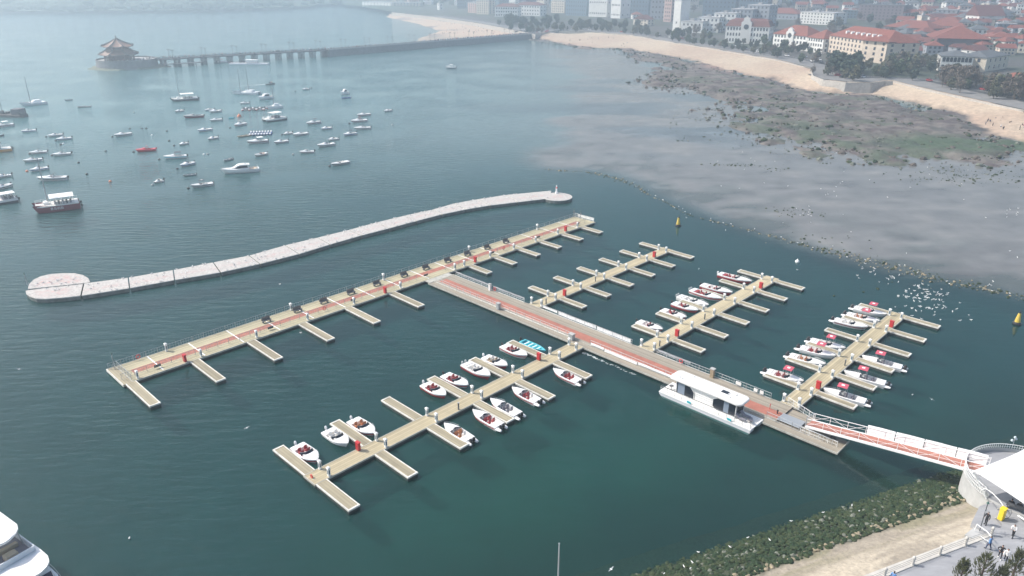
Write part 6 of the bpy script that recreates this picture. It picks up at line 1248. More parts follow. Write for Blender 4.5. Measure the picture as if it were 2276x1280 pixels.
# lamp posts in pairs on the bridge
lp = None
for k in range(16):
    f_ = (k+.5)/16; p = B0.lerp(B2_, f_)
    for s in (1,-1):
        q = p+Vector((-bdv.y,bdv.x,0))*s*3.5; lab = f'lamp post on the {"seaward" if s > 0 else "near"} side of the long bridge, {["first","second","third","fourth","fifth","sixth","seventh","eighth","ninth","tenth","eleventh","twelfth","thirteenth","fourteenth","fifteenth","sixteenth"][k]} from the pavilion'
        if lp is None:
            lp = thing('street_lamp', lab, 'street lamp', q, brz2, 'lamps along the long bridge'); MB().tube((0,0,0),(0,0,5.2),.13,5).build('pole', 'ridge_dark', lp); MB().beam((-.6,0,5.2),(.6,0,5.2),.12).lathe([(.05,0),(.38,.2),(.38,.5),(.1,.8)],7,o=(.6,0,5.2)).lathe([(.05,0),(.38,.2),(.38,.5),(.1,.8)],7,o=(-.6,0,5.2)).build('lamp_heads', 'ridge_dark', lp)
        else: dup(lp, q, brz2, lab)
# ================================================================ SEAWALLS
def wall_along(name, label, px0, z0, z1, px1=None, th=.6, m='seawall_stone', batter=0.0):
    A = [at(x,y,z1) for x, y in px0]; b = MB(); o = A[0]; rg = []
    for i, p in enumerate(A):
        q = A[min(len(A)-1,i+1)]-A[max(0,i-1)]; n_ = Vector((q.y,-q.x,0)).normalized()   # towards the sea
        p0 = Vector((p.x-o.x,p.y-o.y,0)); rg.append([tuple(p0-n_*th)+(), tuple(p0+n_*0), tuple(p0+n_*batter), tuple(p0-n_*th)])
        rg[-1] = [(rg[-1][0][0],rg[-1][0][1],z1),(rg[-1][1][0],rg[-1][1][1],z1),(rg[-1][2][0],rg[-1][2][1],z0),(rg[-1][3][0],rg[-1][3][1],z0)]
    b.loft(rg); ob = b.build(name, m); ob.location = (o.x,o.y,0); tag(ob, label, 'seawall')
wall_along('seawall', 'low stone seawall behind the long beach, from causeway to bastion', COAST_PX[5:14], .5, 5.2, th=.5, batter=.3)
wall_along('bastion_wall', 'tall curved stone bastion wall jutting onto the beach', COAST_PX[13:20], -.5, 5.9, th=.6, batter=1.6)
wall_along('seawall', 'stone seawall behind the right hand beach, right of the bastion', COAST_PX[19:], .5, 5.2, th=.5, batter=.3)
wall_along('seawall', 'far stone seawall above the beach beyond the causeway', COAST_PX[:6], .3, 5.5, th=.5, batter=.3)
# ================================================================ BUILDINGS
WM = {'white':(.78,.77,.73),'cream':(.68,.60,.48),'beige':(.62,.52,.42),'pink':(.55,.38,.33),'grey':(.32,.34,.37),'glass':(.12,.18,.23),'brown':(.18,.14,.15),'stone':(.36,.33,.30)}
for k, v in WM.items(): mat('facade_'+k, v, .8, nz=(.25,.10))
mat('roof_red', (.20,.058,.038), .8, nz=(.6,.3)); mat('roof_rust', (.14,.048,.04), .8, nz=(.6,.3)); mat('roof_grey', (.10,.11,.12), .8, nz=(.5,.2)); mat('roof_pale', (.38,.38,.38), .85, nz=(.4,.2)); mat('window_dark', (.035,.045,.06), .25); mat('trim_white', (.70,.69,.66), .7)
WINM = {}
def winmesh(w_, h, arch):
    k = (round(w_,1), round(h,1), arch)
    if k not in WINM:
        b = MB(); P_ = [(-w_/2,0),(w_/2,0),(w_/2,h)] + ([(w_/2*math.cos(R(a)), h+w_/2*math.sin(R(a))) for a in (30,60,90,120,150)] if arch else []) + [(-w_/2,h)]
        n = len(P_); b.add([(p[0],-.08,p[1]) for p in P_]+[(p[0],.1,p[1]) for p in P_], [tuple(range(n))]+[(i,i+n,(i+1)%n+n,(i+1)%n) for i in range(n)])
        me = bpy.data.meshes.new('window'); me.from_pydata(b.v,[],b.f); me.materials.append(MATS['window_dark']); WINM[k] = me
    return WINM[k]
def win(r, x, y, z, rz, w_, h, arch=False): o = link('window', winmesh(w_,h,arch), r, (x,y,z), rz); return o
LANDMARKS = []
def building(label, A, B, D, h, roof='hip', wall='white', rmat='roof_red', rows=3, cols=8, side=3, ww=None, over=.6, rh=None, name='building', cat='building', arch=False, z0=None, dormers=0, gable=None, base=None, landmark=None, parapet=False, wz=0.25):
    """A, B: front-left and front-right ground points; D depth; h eave height"""
    A = Vector(A); B = Vector(B); d = B-A; L = Vector((d.x,d.y,0)).length; rz = math.atan2(d.y,d.x); z = min(A.z,B.z)-.5
    r = thing(name, label, cat, (A.x,A.y,z), rz); h = h+.5
    w_ = MB(); w_.box(0,L,0,D,-2,h); w_.build('wall', 'facade_'+wall, r)
    rh = rh if rh is not None else min(L,D)*.28
    b = MB(); o = over; e = [(-o,-o,h),(L+o,-o,h),(L+o,D+o,h),(-o,D+o,h)]
    if roof == 'hip':
        i = min(D,L)/2+o; rd = [(i-o,D/2,h+rh),(L-i+o,D/2,h+rh)] if L > D else [(L/2,i-o,h+rh),(L/2,D-i+o,h+rh)]
        if L > D: b.add(e+rd, [(0,1,5,4),(1,2,5),(2,3,4,5),(3,0,4),(3,2,1,0)])
        else: b.add(e+rd, [(0,1,4),(1,2,5,4),(2,3,5),(3,0,4,5),(3,2,1,0)])
        b.box(-o,L+o,-o,D+o,h-.25,h-.01)
    elif roof == 'gable': b.add(e+[(-o,D/2,h+rh),(L+o,D/2,h+rh)], [(0,1,5,4),(2,3,4,5),(1,2,5),(3,0,4),(3,2,1,0)])
    elif roof == 'gablefront': b.add(e+[(L/2,-o,h+rh),(L/2,D+o,h+rh)], [(1,2,5,4),(3,0,4,5),(0,1,4),(2,3,5),(3,2,1,0)])
    elif roof == 'mansard':
        k = 2.2; b.loft([e, [(k,k,h+rh),(L-k,k,h+rh),(L-k,D-k,h+rh),(k,D-k,h+rh)], [(k+3,D/2-1,h+rh+1.6),(L-k-3,D/2-1,h+rh+1.6),(L-k-3,D/2+1,h+rh+1.6),(k+3,D/2+1,h+rh+1.6)]])
    else: b.box(-.15,L+.15,-.15,D+.15,h,h+.5); b.box(L*.3,L*.3+min(4,L*.3),D*.4,D*.4+min(3,D*.4),h+.5,h+2.6)
    rf = b.build('roof', rmat, r)
    t = MB(); t.box(-.25,L+.25,-.25,D+.25,h-.65,h-.27); t.build('cornice', 'trim_white' if wall not in ('glass','brown','grey') else 'facade_'+wall, r)
    fh = (h-1.0)/max(rows,1); cw_ = L/(cols+.6); ww = ww or min(1.7, cw_*.5); whh = min(fh*.55, 2.0)
    for i in range(rows):
        for k in range(cols): 
            if len(r.children) < 98: win(r, cw_*(k+.8), 0, 1.0+fh*i+fh*wz, 0, ww, whh, arch)
        for k in range(side):
            y = D*(k+.5)/side
            if len(r.children) < 98: win(r, L, y, 1.0+fh*i+fh*wz, R(90), ww, whh, arch)
            if len(r.children) < 98: win(r, 0, y, 1.0+fh*i+fh*wz, R(-90), ww, whh, arch)
    if dormers:
        for k in range(dormers):
            x = L*(.18+.64*(k+.5)/dormers); b = MB(); P_ = [(1.1*math.cos(R(a)), 1.1*math.sin(R(a))) for a in range(0,360,45)]; b.prism([(p[0],p[1]) for p in P_], 0, 2.6); b.v = [(p[0],-p[2]+2.6,p[1]+1.1) for p in b.v]
            dm = b.build('dormer', 'trim_white', rf, loc=(x,D*.13,h+rh*.28)); 
    if gable:
        x0, gw, gh = gable; b = MB(); P_ = [(-gw/2,h-1),(gw/2,h-1),(gw/2,h+gh*.35),(gw*.32,h+gh*.5),(gw*.28,h+gh*.75),(gw*.1,h+gh*.85),(0,h+gh),(-gw*.1,h+gh*.85),(-gw*.28,h+gh*.75),(-gw*.32,h+gh*.5),(-gw/2,h+gh*.35)]
        n = len(P_); b.add([(p[0],-.6,p[1]) for p in P_]+[(p[0],1.2,p[1]) for p in P_], [tuple(range(n)),tuple(reversed(range(n,2*n)))]+[(i,i+n,(i+1)%n+n,(i+1)%n) for i in range(n)]); b.box(-gw/2,gw/2,-.6,.0,0,h-1); b.build('ornate_gable', 'trim_white', r, loc=(x0*L,0,0))
        b = MB(); b.lathe([(gw*.24,0),(gw*.24,.1)],14); b.v = [(p[0],-.65-p[2],p[1]+h-.4) for p in b.v]; b.build('round_window', 'window_dark', r, loc=(x0*L,0,0))
    LANDMARKS.append(((A+B)/2, landmark)) if landmark else None
    return r
def bpx(label, xl, yl, xr, yr, ytop, D, **kw):
    """ground pixels of the front corners and the pixel row of the eave at the left corner"""
    A = atg(xl, yl); Bq = atg(xr, yr)
    if kw.pop('flatd', True): pass
    d0 = ray(xl, ytop); h = CH+d0.z*(A.y/d0.y)-A.z
    return building(label, A, Bq, D, max(h,3), **kw)
bpx('white four storey building with ornate central gable and dark red mansard roof', 1610,95, 1706,99, 57, 22, roof='mansard', rmat='roof_rust', rows=3, cols=14, side=4, rh=4.5, gable=(.47,9,9), arch=True, landmark='ornate gabled building')
bpx('white building with baroque gable and wide red hip roof', 1716,105, 1790,113, 74, 22, rows=3, cols=10, side=2, rh=7, gable=(.5,8,6), landmark='baroque gabled building')
bpx('white side wing with red roof, squeezed before the big beige hotel', 1791,114, 1826,119, 82, 18, rows=3, cols=6, side=3, rh=6, landmark='white wing')
bpx('largest beige hotel with red hip roof and seven round white dormers', 1838,119, 1964,142, 78, 24, wall='beige', rows=4, cols=15, side=3, rh=7.5, dormers=7, landmark='beige hotel')
bpx('beige corner block with its own low red hip roof, joined right of the hotel', 1966,142, 2037,137, 93, 20, wall='beige', rows=4, cols=7, side=3, rh=3.5, over=1.6, landmark='beige corner block')
bpx('white arcaded villa with arches and dark roof in the trees at right', 2086,159, 2157,162, 124, 20, rmat='roof_grey', rows=2, cols=8, side=4, rh=3, arch=True, ww=1.7, landmark='arcaded villa')
bpx('pale annex with dark roof beside the arcaded villa', 2187,160, 2237,152, 128, 18, wall='cream', rmat='roof_grey', rows=2, cols=4, side=2, rh=3, landmark='pale annex')
bpx('low white cottage with bright red roof near the right edge', 2203,196, 2268,206, 180, 12, rows=1, cols=5, side=2, rh=5, landmark='red roofed cottage')
bpx('wide low hall under a very large red hip roof, behind the villa', 2072,112, 2192,112, 84, 42, wall='brown', rows=1, cols=10, side=3, rh=9, over=2.2, landmark='wide red roofed hall')
bpx('long dark fronted building with red roof behind the hotel', 1962,82, 2062,88, 58, 26, wall='brown', rows=2, cols=12, side=3, rh=6, landmark='long red roofed building')
bpx('tall slim cream tower standing between red roofs', 2031,76, 2041,77, 34, 7, roof='flat', wall='cream', rmat='roof_pale', rows=1, cols=1, side=0, landmark='slim cream tower')
bpx('wide red roofed building right of the slim cream tower', 2054,72, 2142,74, 56, 28, wall='pink', rows=1, cols=9, side=2, rh=8, landmark='red roofs by the tower')
bpx('white church like house with steep front gable at upper right', 2142,56, 2172,60, 32, 26, roof='gablefront', rows=2, cols=3, side=3, rh=10, rmat='roof_rust', landmark='steep gabled church')
bpx('dark brown slab block with few windows, upper right', 1905,44, 2004,46, 10, 26, roof='flat', wall='brown', rmat='roof_grey', rows=5, cols=11, side=2, landmark='brown slab block')
bpx('white terraced building with many balconies behind the dormer hotel', 1776,52, 1850,56, 26, 24, roof='flat', wall='white', rmat='roof_pale', rows=4, cols=10, side=2, landmark='white terraced building')
bpx('long low building with red roof behind the ornate gable', 1694,42, 1772,44, 28, 30, rows=1, cols=9, side=2, rh=6, wall='grey', landmark='long low red roof')
bpx('cream stair tower left of the long low red roof', 1670,42, 1692,43, 26, 12, roof='flat', wall='cream', rmat='roof_pale', rows=2, cols=2, side=1)
bpx('blue grey glass office block at the top, left of red roofs', 1640,40, 1702,40, -40, 30, roof='flat', wall='glass', rmat='roof_grey', rows=7, cols=9, side=2, landmark='glass office block')
for k in range(5): bpx(f'stepped white apartment terrace, {["lowest nearest the beach","second step up","middle step","fourth step up","topmost far step"][k]}', 1512+k*36,72-k*1, 1560+k*36,74-k*1, 47-k*9, 22, roof='flat', wall='white' if k < 3 else 'grey', rmat='roof_pale', rows=2+k, cols=5, side=3, landmark='stepped white terrace' if k == 2 else None)
bpx('tall plain grey white slab tower left of the stepped terrace', 1494,70, 1509,71, 0, 16, roof='flat', wall='white', rmat='roof_pale', rows=1, cols=1, side=0, landmark='plain slab tower')
bpx('narrow pinkish apartment tower near the plain slab tower', 1474,48, 1490,49, -20, 14, roof='flat', wall='pink', rmat='roof_pale', rows=8, cols=3, side=2)
bpx('white office block with tall vertical piers, left of a pair', 1308,37, 1348,38, -12, 22, roof='flat', wall='white', rmat='roof_pale', rows=2, cols=8, side=2, ww=1.6, landmark='white piered block')
bpx('white office block with tall vertical piers, right of a pair', 1357,40, 1378,41, -4, 20, roof='flat', wall='white', rmat='roof_pale', rows=2, cols=6, side=2, ww=1.4)
bpx('cream block with rows of dark windows above the beach bend', 1225,28, 1254,29, 0, 20, roof='flat', wall='cream', rmat='roof_pale', rows=5, cols=6, side=2, landmark='cream windowed block')
bpx('blue grey glass block between the cream block and the piered block', 1257,34, 1303,36, -10, 24, roof='flat', wall='glass', rmat='roof_grey', rows=5, cols=9, side=2)
bpx('long white building above the causeway end, left one', 1100,37, 1151,38, 14, 18, roof='hip', wall='white', rmat='roof_rust', rows=3, cols=9, side=2, rh=4, landmark='long white building')
bpx('long white building above the causeway end, right one', 1146,34, 1200,36, 10, 18, roof='hip', wall='white', rmat='roof_rust', rows=3, cols=9, side=2, rh=4)
bpx('cream apartment tower left of the long white buildings', 1059,31, 1086,32, 0, 18, roof='flat', wall='cream', rmat='roof_pale', rows=6, cols=5, side=2, landmark='cream apartment tower')
bpx('small cream villa with stepped top among the beach trees', 1407,55, 1439,57, 42, 12, roof='gablefront', wall='cream', rmat='roof_rust', rows=2, cols=4, side=2, rh=5, landmark='small cream villa')
bpx('tiny pale tower alone above the far beach', 977,22, 985,22, 7, 8, roof='flat', wall='white', rmat='roof_pale', rows=2, cols=1, side=1)
bpx('row of pale far blocks over the far beach, left', 805,12, 868,13, 4, 30, roof='flat', wall='white', rmat='roof_pale', rows=2, cols=8, side=1); bpx('row of pale far blocks over the far beach, right', 872,14, 934,15, 5, 30, roof='flat', wall='cream', rmat='roof_pale', rows=2, cols=8, side=1)
bpx('grey blue high block at the top above the small villa', 1390,36, 1440,37, -20, 24, roof='flat', wall='glass', rmat='roof_grey', rows=6, cols=7, side=2, landmark='high blue block'); bpx('tall grey office block behind the stepped terrace', 1560,38, 1632,38, -20, 26, roof='flat', wall='glass', rmat='roof_grey', rows=6, cols=8, side=2)
bpx('white harbour shed far off at the top left', 350,17, 402,16, 8, 40, roof='flat', wall='white', rmat='roof_pale', rows=1, cols=6, side=0); bpx('pinkish block beside the cream apartment tower', 1040,28, 1057,29, 6, 16, roof='flat', wall='pink', rmat='roof_pale', rows=4, cols=3, side=1)
# fillers among the rooftops
rr = random.Random(17); FP = [v for v, _ in LANDMARKS]; NM = 0
BOX = [(a.location.x, a.location.y) for a in bpy.data.objects if a.get('category') == 'building']
def fill(n, x0, x1, y0, y1, kinds, mind=17):
    global NM
    k = 0; tries = 0
    while k < n and tries < n*30:
        tries += 1; px, py = rr.uniform(x0,x1), rr.uniform(y0,y1); p = atg(px, py)
        if p.y > 2300 or any((p.x-q[0])**2+(p.y-q[1])**2 < mind**2 for q in BOX): continue
        if float(sdf(np.array([p.x]), np.array([p.y]), LAND)[0]) < 55: continue
        BOX.append((p.x,p.y)); kd = rr.choice(kinds); L, D, h, rf, rm, rows, cols = kd[0]+rr.random()*kd[1], 9+rr.random()*5, kd[2]+rr.random()*kd[3], kd[4], kd[5], kd[6], kd[7]
        wl_ = rr.choice(['white','white','cream','pink','beige','grey'] if rf != 'flat' else ['white','grey','cream','glass']); a = R(-10+rr.gauss(0,22)); dv = Vector((math.cos(a)*L,math.sin(a)*L,0))
        near = min(((p-v).length, n_) for v, n_ in LANDMARKS)[1]; pos = 'behind' if rr.random() < 2 else ''
        sz_n = 'tall' if h > 14 else ('small' if L < 13 else 'wide'); rn = {'roof_red':'red','roof_rust':'rust red','roof_grey':'dark','roof_pale':'pale flat'}[rm]
        q = min(((p-v).length, i) for i, (v, _) in enumerate(LANDMARKS)); lv = LANDMARKS[q[1]][0]; pos = 'behind' if p.y > lv.y+8 else ('right of' if p.x > lv.x else 'left of')
        building(f'{sz_n} hazy {wl_} house with {rn} roof, {pos} the {near}', p, p+dv, D, h, roof=rf, wall=wl_, rmat=rm, rows=rows, cols=cols, side=1, name='town_house', cat='house'); bpy.data.objects[-1] if False else None; k += 1
HK = [(9,6,5,3,'hip','roof_red',2,3),(10,8,5,4,'gable','roof_red',2,4),(9,5,5,3,'gable','roof_rust',2,3),(11,8,6,4,'hip','roof_red',2,4),(10,7,6,4,'hip','roof_grey',2,3),(12,9,7,5,'flat','roof_pale',3,4)]
AK = [(14,12,14,16,'flat','roof_pale',4,5),(12,10,18,18,'flat','roof_grey',5,4),(12,10,8,4,'hip','roof_red',3,4),(14,10,9,5,'hip','roof_rust',3,5)]
fill(34, 2060,2276, 44, 72, HK, 15); fill(34, 1800,2276, 14, 46, HK, 18); fill(14, 2150,2276, 72, 130, HK, 16); fill(26, 1700,2276, -4, 16, HK+AK[:1], 24)
fill(22, 1960,2276, 52, 130, HK, 12); fill(18, 1740,2276, 8, 44, HK, 13); fill(18, 1060,1700, 6, 30, AK, 26); fill(8, 900,1150, 6, 20, AK, 30); fill(10, 1380,1700, 30, 62, HK+AK, 20); fill(6, 560,900, 4, 14, HK, 30)
# ================================================================ TREES
for k, v in {'crown_dark':(.040,.062,.040),'crown_green':(.055,.085,.040),'crown_olive':(.095,.095,.055),'crown_bare':(.13,.105,.085)}.items(): mat(k, v, .9, nz=(1.2,.45))
mat('bark', (.10,.075,.055), .9, nz=(3,.3))
def crown(seed, h, r_, n, bare=False, cone=False, leaf=.55):
    rr2 = random.Random(seed); b = MB(); cl = []
    for k in range(16 if not bare else 22):
        while True:
            p = Vector((rr2.uniform(-1,1),rr2.uniform(-1,1),rr2.uniform(-1,1)))
            if p.length < 1: break
        zc = h*.60+p.z*h*.36; w_ = r_*(.72 if not cone else .95*(1.05-(zc/h))); cl.append((Vector((p.x*w_,p.y*w_,zc)), r_*(.26+.22*rr2.random())))
    for k in range(n):
        c, s = rr2.choice(cl); d = Vector((rr2.gauss(0,1),rr2.gauss(0,1),rr2.gauss(0,.8))).normalized(); p = c+d*s*(rr2.random()**.4); u = Vector((rr2.gauss(0,1),rr2.gauss(0,1),rr2.gauss(0,1))).normalized(); v = u.cross(d if abs(u.dot(d)) < .9 else Vector((1,0,0))).normalized(); q = leaf*(.5+rr2.random()); q2 = q*(.25 if bare else .75)
        b.add([p-u*q-v*q2,p+u*q-v*q2*.6,p+u*q*.8+v*q2,p-u*q*.7+v*q2],[(0,1,2,3)])
    return b
def trunk(seed, h, r_):
    rr2 = random.Random(seed+99); b = MB(); b.tube((0,0,-.5),(.1,0,h*.45),.22,7,r2=.15)
    for k in range(6): a = rr2.random()*6.28; z = h*(.25+.2*rr2.random()); b.tube((.05,0,z),(math.cos(a)*r_*.6,math.sin(a)*r_*.6,z+h*.25+h*.15*rr2.random()),.10,5,r2=.03)
    return b
TREES = []
for i, (nm, h, r_, n, m, bare, cone, lab) in enumerate([('broadleaf_tree',8.5,4.0,620,'crown_dark',0,0,'dark rounded evergreen tree'),('broadleaf_tree',7.5,3.6,560,'crown_green',0,0,'mid green rounded tree'),('broadleaf_tree',9.0,4.4,680,'crown_olive',0,0,'olive green spreading tree'),('bare_tree',9.5,4.2,620,'crown_bare',1,0,'leafless brown winter tree'),('conifer_tree',10.5,2.8,560,'crown_dark',0,1,'dark pointed conifer')]):
    TREES.append((nm, crown(i*7+1,h,r_,n,bare,cone), trunk(i,h,r_), m, lab))
TPROTO = {}
def put_tree(kind, p, sc, where):
    nm, cb, tb_, m, lab = TREES[kind]; label = f'{lab} {where}'; grp = f'{lab}s {where}'
    if kind not in TPROTO:
        r = thing(nm, label, 'tree', p, rr.random()*6.28, grp); cb.build('crown', m, r); tb_.build('trunk', 'bark', r); r.scale = (sc,)*3; TPROTO[kind] = r
    else: dup(TPROTO[kind], p, rr.random()*6.28, label, grp, sc)
def coast_pt(f_, off):
    """point at fraction f of the coast polyline, off metres inland"""
    Ls = [(CL[i+1]-CL[i]).length for i in range(len(CL)-1)]; T = sum(Ls)*f_; i = 0
    while T > Ls[i] and i < len(Ls)-1: T -= Ls[i]; i += 1
    d = (CL[i+1]-CL[i]).normalized(); p = CL[i]+d*T; n_ = Vector((-d.y,d.x,0)); q = p+n_*off; q.z = max(5.0, float(hz(q.x,q.y))); return q
def near_b(p, m=11): return any((p.x-q[0])**2+(p.y-q[1])**2 < m*m for q in BOX)
for k in range(125):
    f_ = .30+.70*(k+rr.random())/125; off = rr.choice([4,5,6,8,31,33,36,40,46]) + rr.random()*4; p = coast_pt(f_, off)
    kd = rr.choice([0,0,0,1,4,2,3]) if f_ < .8 else rr.choice([0,1,2,2,3,3,4]); put_tree(kd, p, .5+.45*rr.random(), 'along the seafront road')
for (cx, cy), n, sx, sy, kinds in [((1880,165),26,30,9,[0,0,4,0]),((2010,160),16,40,8,[0,1,2,3]),((2130,190),14,60,9,[2,3,1,3]),((2220,215),20,45,10,[1,2,3,1]),((1750,118),9,50,5,[0,0,1]),((1650,106),4,40,3,[0,1]),((2160,205),30,110,16,[3,2,1,3]),((2060,150),18,45,16,[3,2,0]),((1470,84),12,60,4,[0,0,1]),((1330,60),24,90,6,[0,0,1]),((1180,52),20,60,5,[0,0])]:
    for k in range(n):
        px, py = cx+rr.uniform(-1,1)*sx, cy+rr.uniform(-1,1)*sy; p = atg(px,py)
        if float(sdf(np.array([p.x]),np.array([p.y]),LAND)[0]) < (3 if cx == 1880 else 17): continue
        where = 'in the park by the bastion' if cx in (1880,2010) else ('around the arcaded villa' if cx > 2100 else ('before the white gabled buildings' if cx > 1500 else 'behind the beach by the causeway'))
        put_tree(rr.choice(kinds), p, (.55+.35*rr.random()) if (cx in (1750,1650,2160) or (cx, cy) == (2060,150)) else .8+.5*rr.random(), where)
for k in range(150):
    px, py = rr.uniform(1500,2276), rr.uniform(4,118); p = atg(px,py)
    if near_b(p, 9) or float(sdf(np.array([p.x]),np.array([p.y]),LAND)[0]) < 32: continue
    put_tree(rr.choice([0,1,2,3,3]), p, .8+.5*rr.random(), 'among the hazy rooftops')
# far wood on the hills: one mass
b = MB(); V, F = IC1
for k in range(900):
    px, py = rr.choice([(rr.uniform(-20,760),rr.uniform(-6,26)),(rr.uniform(-20,560),rr.uniform(10,26)),(rr.uniform(900,2276),rr.uniform(-6,10))]); p = atg(px,py)
    if p.y > 3200 or float(sdf(np.array([p.x]),np.array([p.y]),LAND)[0]) < 6: continue
    s = 4+5*rr.random(); q = rr.random()*9; b.add([(p.x+v.x*s*1.3*(1+.3*mnoise.noise(v*2+Vector((q,0,0)))),p.y+v.y*s*(1+.3*mnoise.noise(v*2+Vector((0,q,0)))),p.z+2+v.z*s*.8) for v in V], F)
tag(b.build('wooded_hills', mat('far_wood', (.045,.07,.045), .95, nz=(.15,.4))), 'hazy mass of trees on the far hills', 'wood', kind='stuff')
# near pines at the bottom right
mat('pine_needles', (.115,.120,.042), .8, nz=(3,.4)); mat('pine_dark', (.045,.062,.028), .85, nz=(3,.4))
def pine(label, top, h, r_, seed):
    r = thing('pine_tree', label, 'tree', (top.x,top.y,top.z-h)); rr2 = random.Random(seed); b = MB(); tr = MB(); tr.tube((0,0,0),(0,0,h*.9),.14,8,r2=.04)
    for k in range(150):
        t = rr2.random()**.8; a = rr2.random()*6.283; rad = r_*(1-t)**.7*(.35+.65*rr2.random()); z = h*(.35+.65*t); c = Vector((rad*math.cos(a),rad*math.sin(a),z-.15*rad)); 
        if k % 3 == 0: tr.tube((0,0,max(.2,z-.5*rad)),c,.035,4,r2=.012)
        ax = Vector((math.cos(a)*.5,math.sin(a)*.5,1.1)).normalized(); ln = .35+.35*rr2.random()
        for i in range(46):
            s = rr2.random(); p = c+ax*ln*s; d = (Vector((rr2.gauss(0,1),rr2.gauss(0,1),rr2.gauss(0,.6)))+ax*1.1).normalized(); q = .15*(1.1-.5*s); u = d.cross(Vector((rr2.gauss(0,1),rr2.gauss(0,1),rr2.gauss(0,1)))).normalized()*.02
            b.add([p-u,p+u,p+d*q],[(0,1,2)], 1 if rr2.random() < .35 else 0)
    b.build('crown', ['pine_needles','pine_dark'], r); tr.build('trunk', 'bark', r); return r
pine('bushy pine tree at the bottom right below the walking pair', at(2195,1237,8.3), 3.9, 1.55, 1); pine('small pine sprig left of the bushy pine', at(2146,1248,7.6), 3.2, .75, 2); pine('pine tree cut by the right edge', at(2268,1228,8.2), 3.8, .9, 3); pine('low pine between the bushy pine and the right edge', at(2234,1262,7.6), 3.2, .8, 4)
# ================================================================ PARKED CARS
def car(label, p, rz, m, g):
    r = thing('parked_car', label, 'car', p, rz, g); b = MB(); b.loft([[(x,-w_,z0),(x,w_,z0),(x,w_,z1),(x,-w_,z1)] for x, w_, z0, z1 in ((-2.2,.78,.35,.85),(-2.0,.85,.25,.95),(1.0,.87,.25,.92),(2.1,.80,.28,.78),(2.25,.7,.35,.65))]); b.build('body', m, r)
    b = MB(); b.loft([[(x,-w_,z0),(x,-w_*.85,z1),(x,w_*.85,z1),(x,w_,z0)] for x, w_, z0, z1 in ((-1.9,.74,.93,.95),(-1.3,.76,.93,1.42),(.3,.76,.92,1.42),(1.1,.74,.90,.93))], closed=False, cap=(True,True)); b.build('glasshouse', 'glass_dark', r)
    b = MB(); b.box(-1.25,.25,-.62,.62,1.42,1.45); b.build('roof', m, r); wmm = None
    for x in (-1.35,1.35):
        for y in (-.85,.85):
            if wmm is None: wmm = MB().tube((0,-.1,0),(0,.1,0),.32,10).build('wheel', 'black_rubber', r, loc=(x,y,.32))
            else: c = wmm.copy(); C.objects.link(c); c.location = (x,y,.32); KIDS[r.name].append(c)
    return r
mat('car_white', (.75,.75,.74), .3); mat('car_black', (.02,.02,.025), .3); mat('car_silver', (.45,.46,.48), .3, metal=.5); mat('car_red', (.4,.03,.03), .3)
CPR = {}
for k in range(60):
    f_ = .36+.62*(k+.5*rr.random())/60; off = rr.choice([18.5,20.5,25.5,27.5]); p = coast_pt(f_, off); p.z = 5.02; q = coast_pt(min(1,f_+.004), off); rz = math.atan2(q.y-p.y,q.x-p.x); cn_ = rr.choice(['white','white','silver','black','red'])
    lab = f'{cn_} car parked on the seafront road behind the {"left half of the long beach" if f_ < .5 else ("right half of the long beach" if f_ < .74 else ("bastion" if f_ < .82 else "right hand beach"))}'
    if cn_ not in CPR: CPR[cn_] = car(lab, p, rz, 'car_'+cn_, 'cars on the seafront road')
    else: dup(CPR[cn_], p, rz, lab)
# ================================================================ PEOPLE
for k, v in {'skin':(.50,.30,.22),'hair_black':(.015,.012,.012),'cloth_black':(.015,.015,.018),'cloth_white':(.72,.71,.69),'cloth_blue':(.10,.24,.48),'cloth_red':(.35,.04,.05),'cloth_navy':(.03,.045,.10),'cloth_grey':(.18,.18,.19),'cloth_beige':(.45,.36,.26),'shoe_white':(.75,.74,.72)}.items(): mat(k, v, .8)
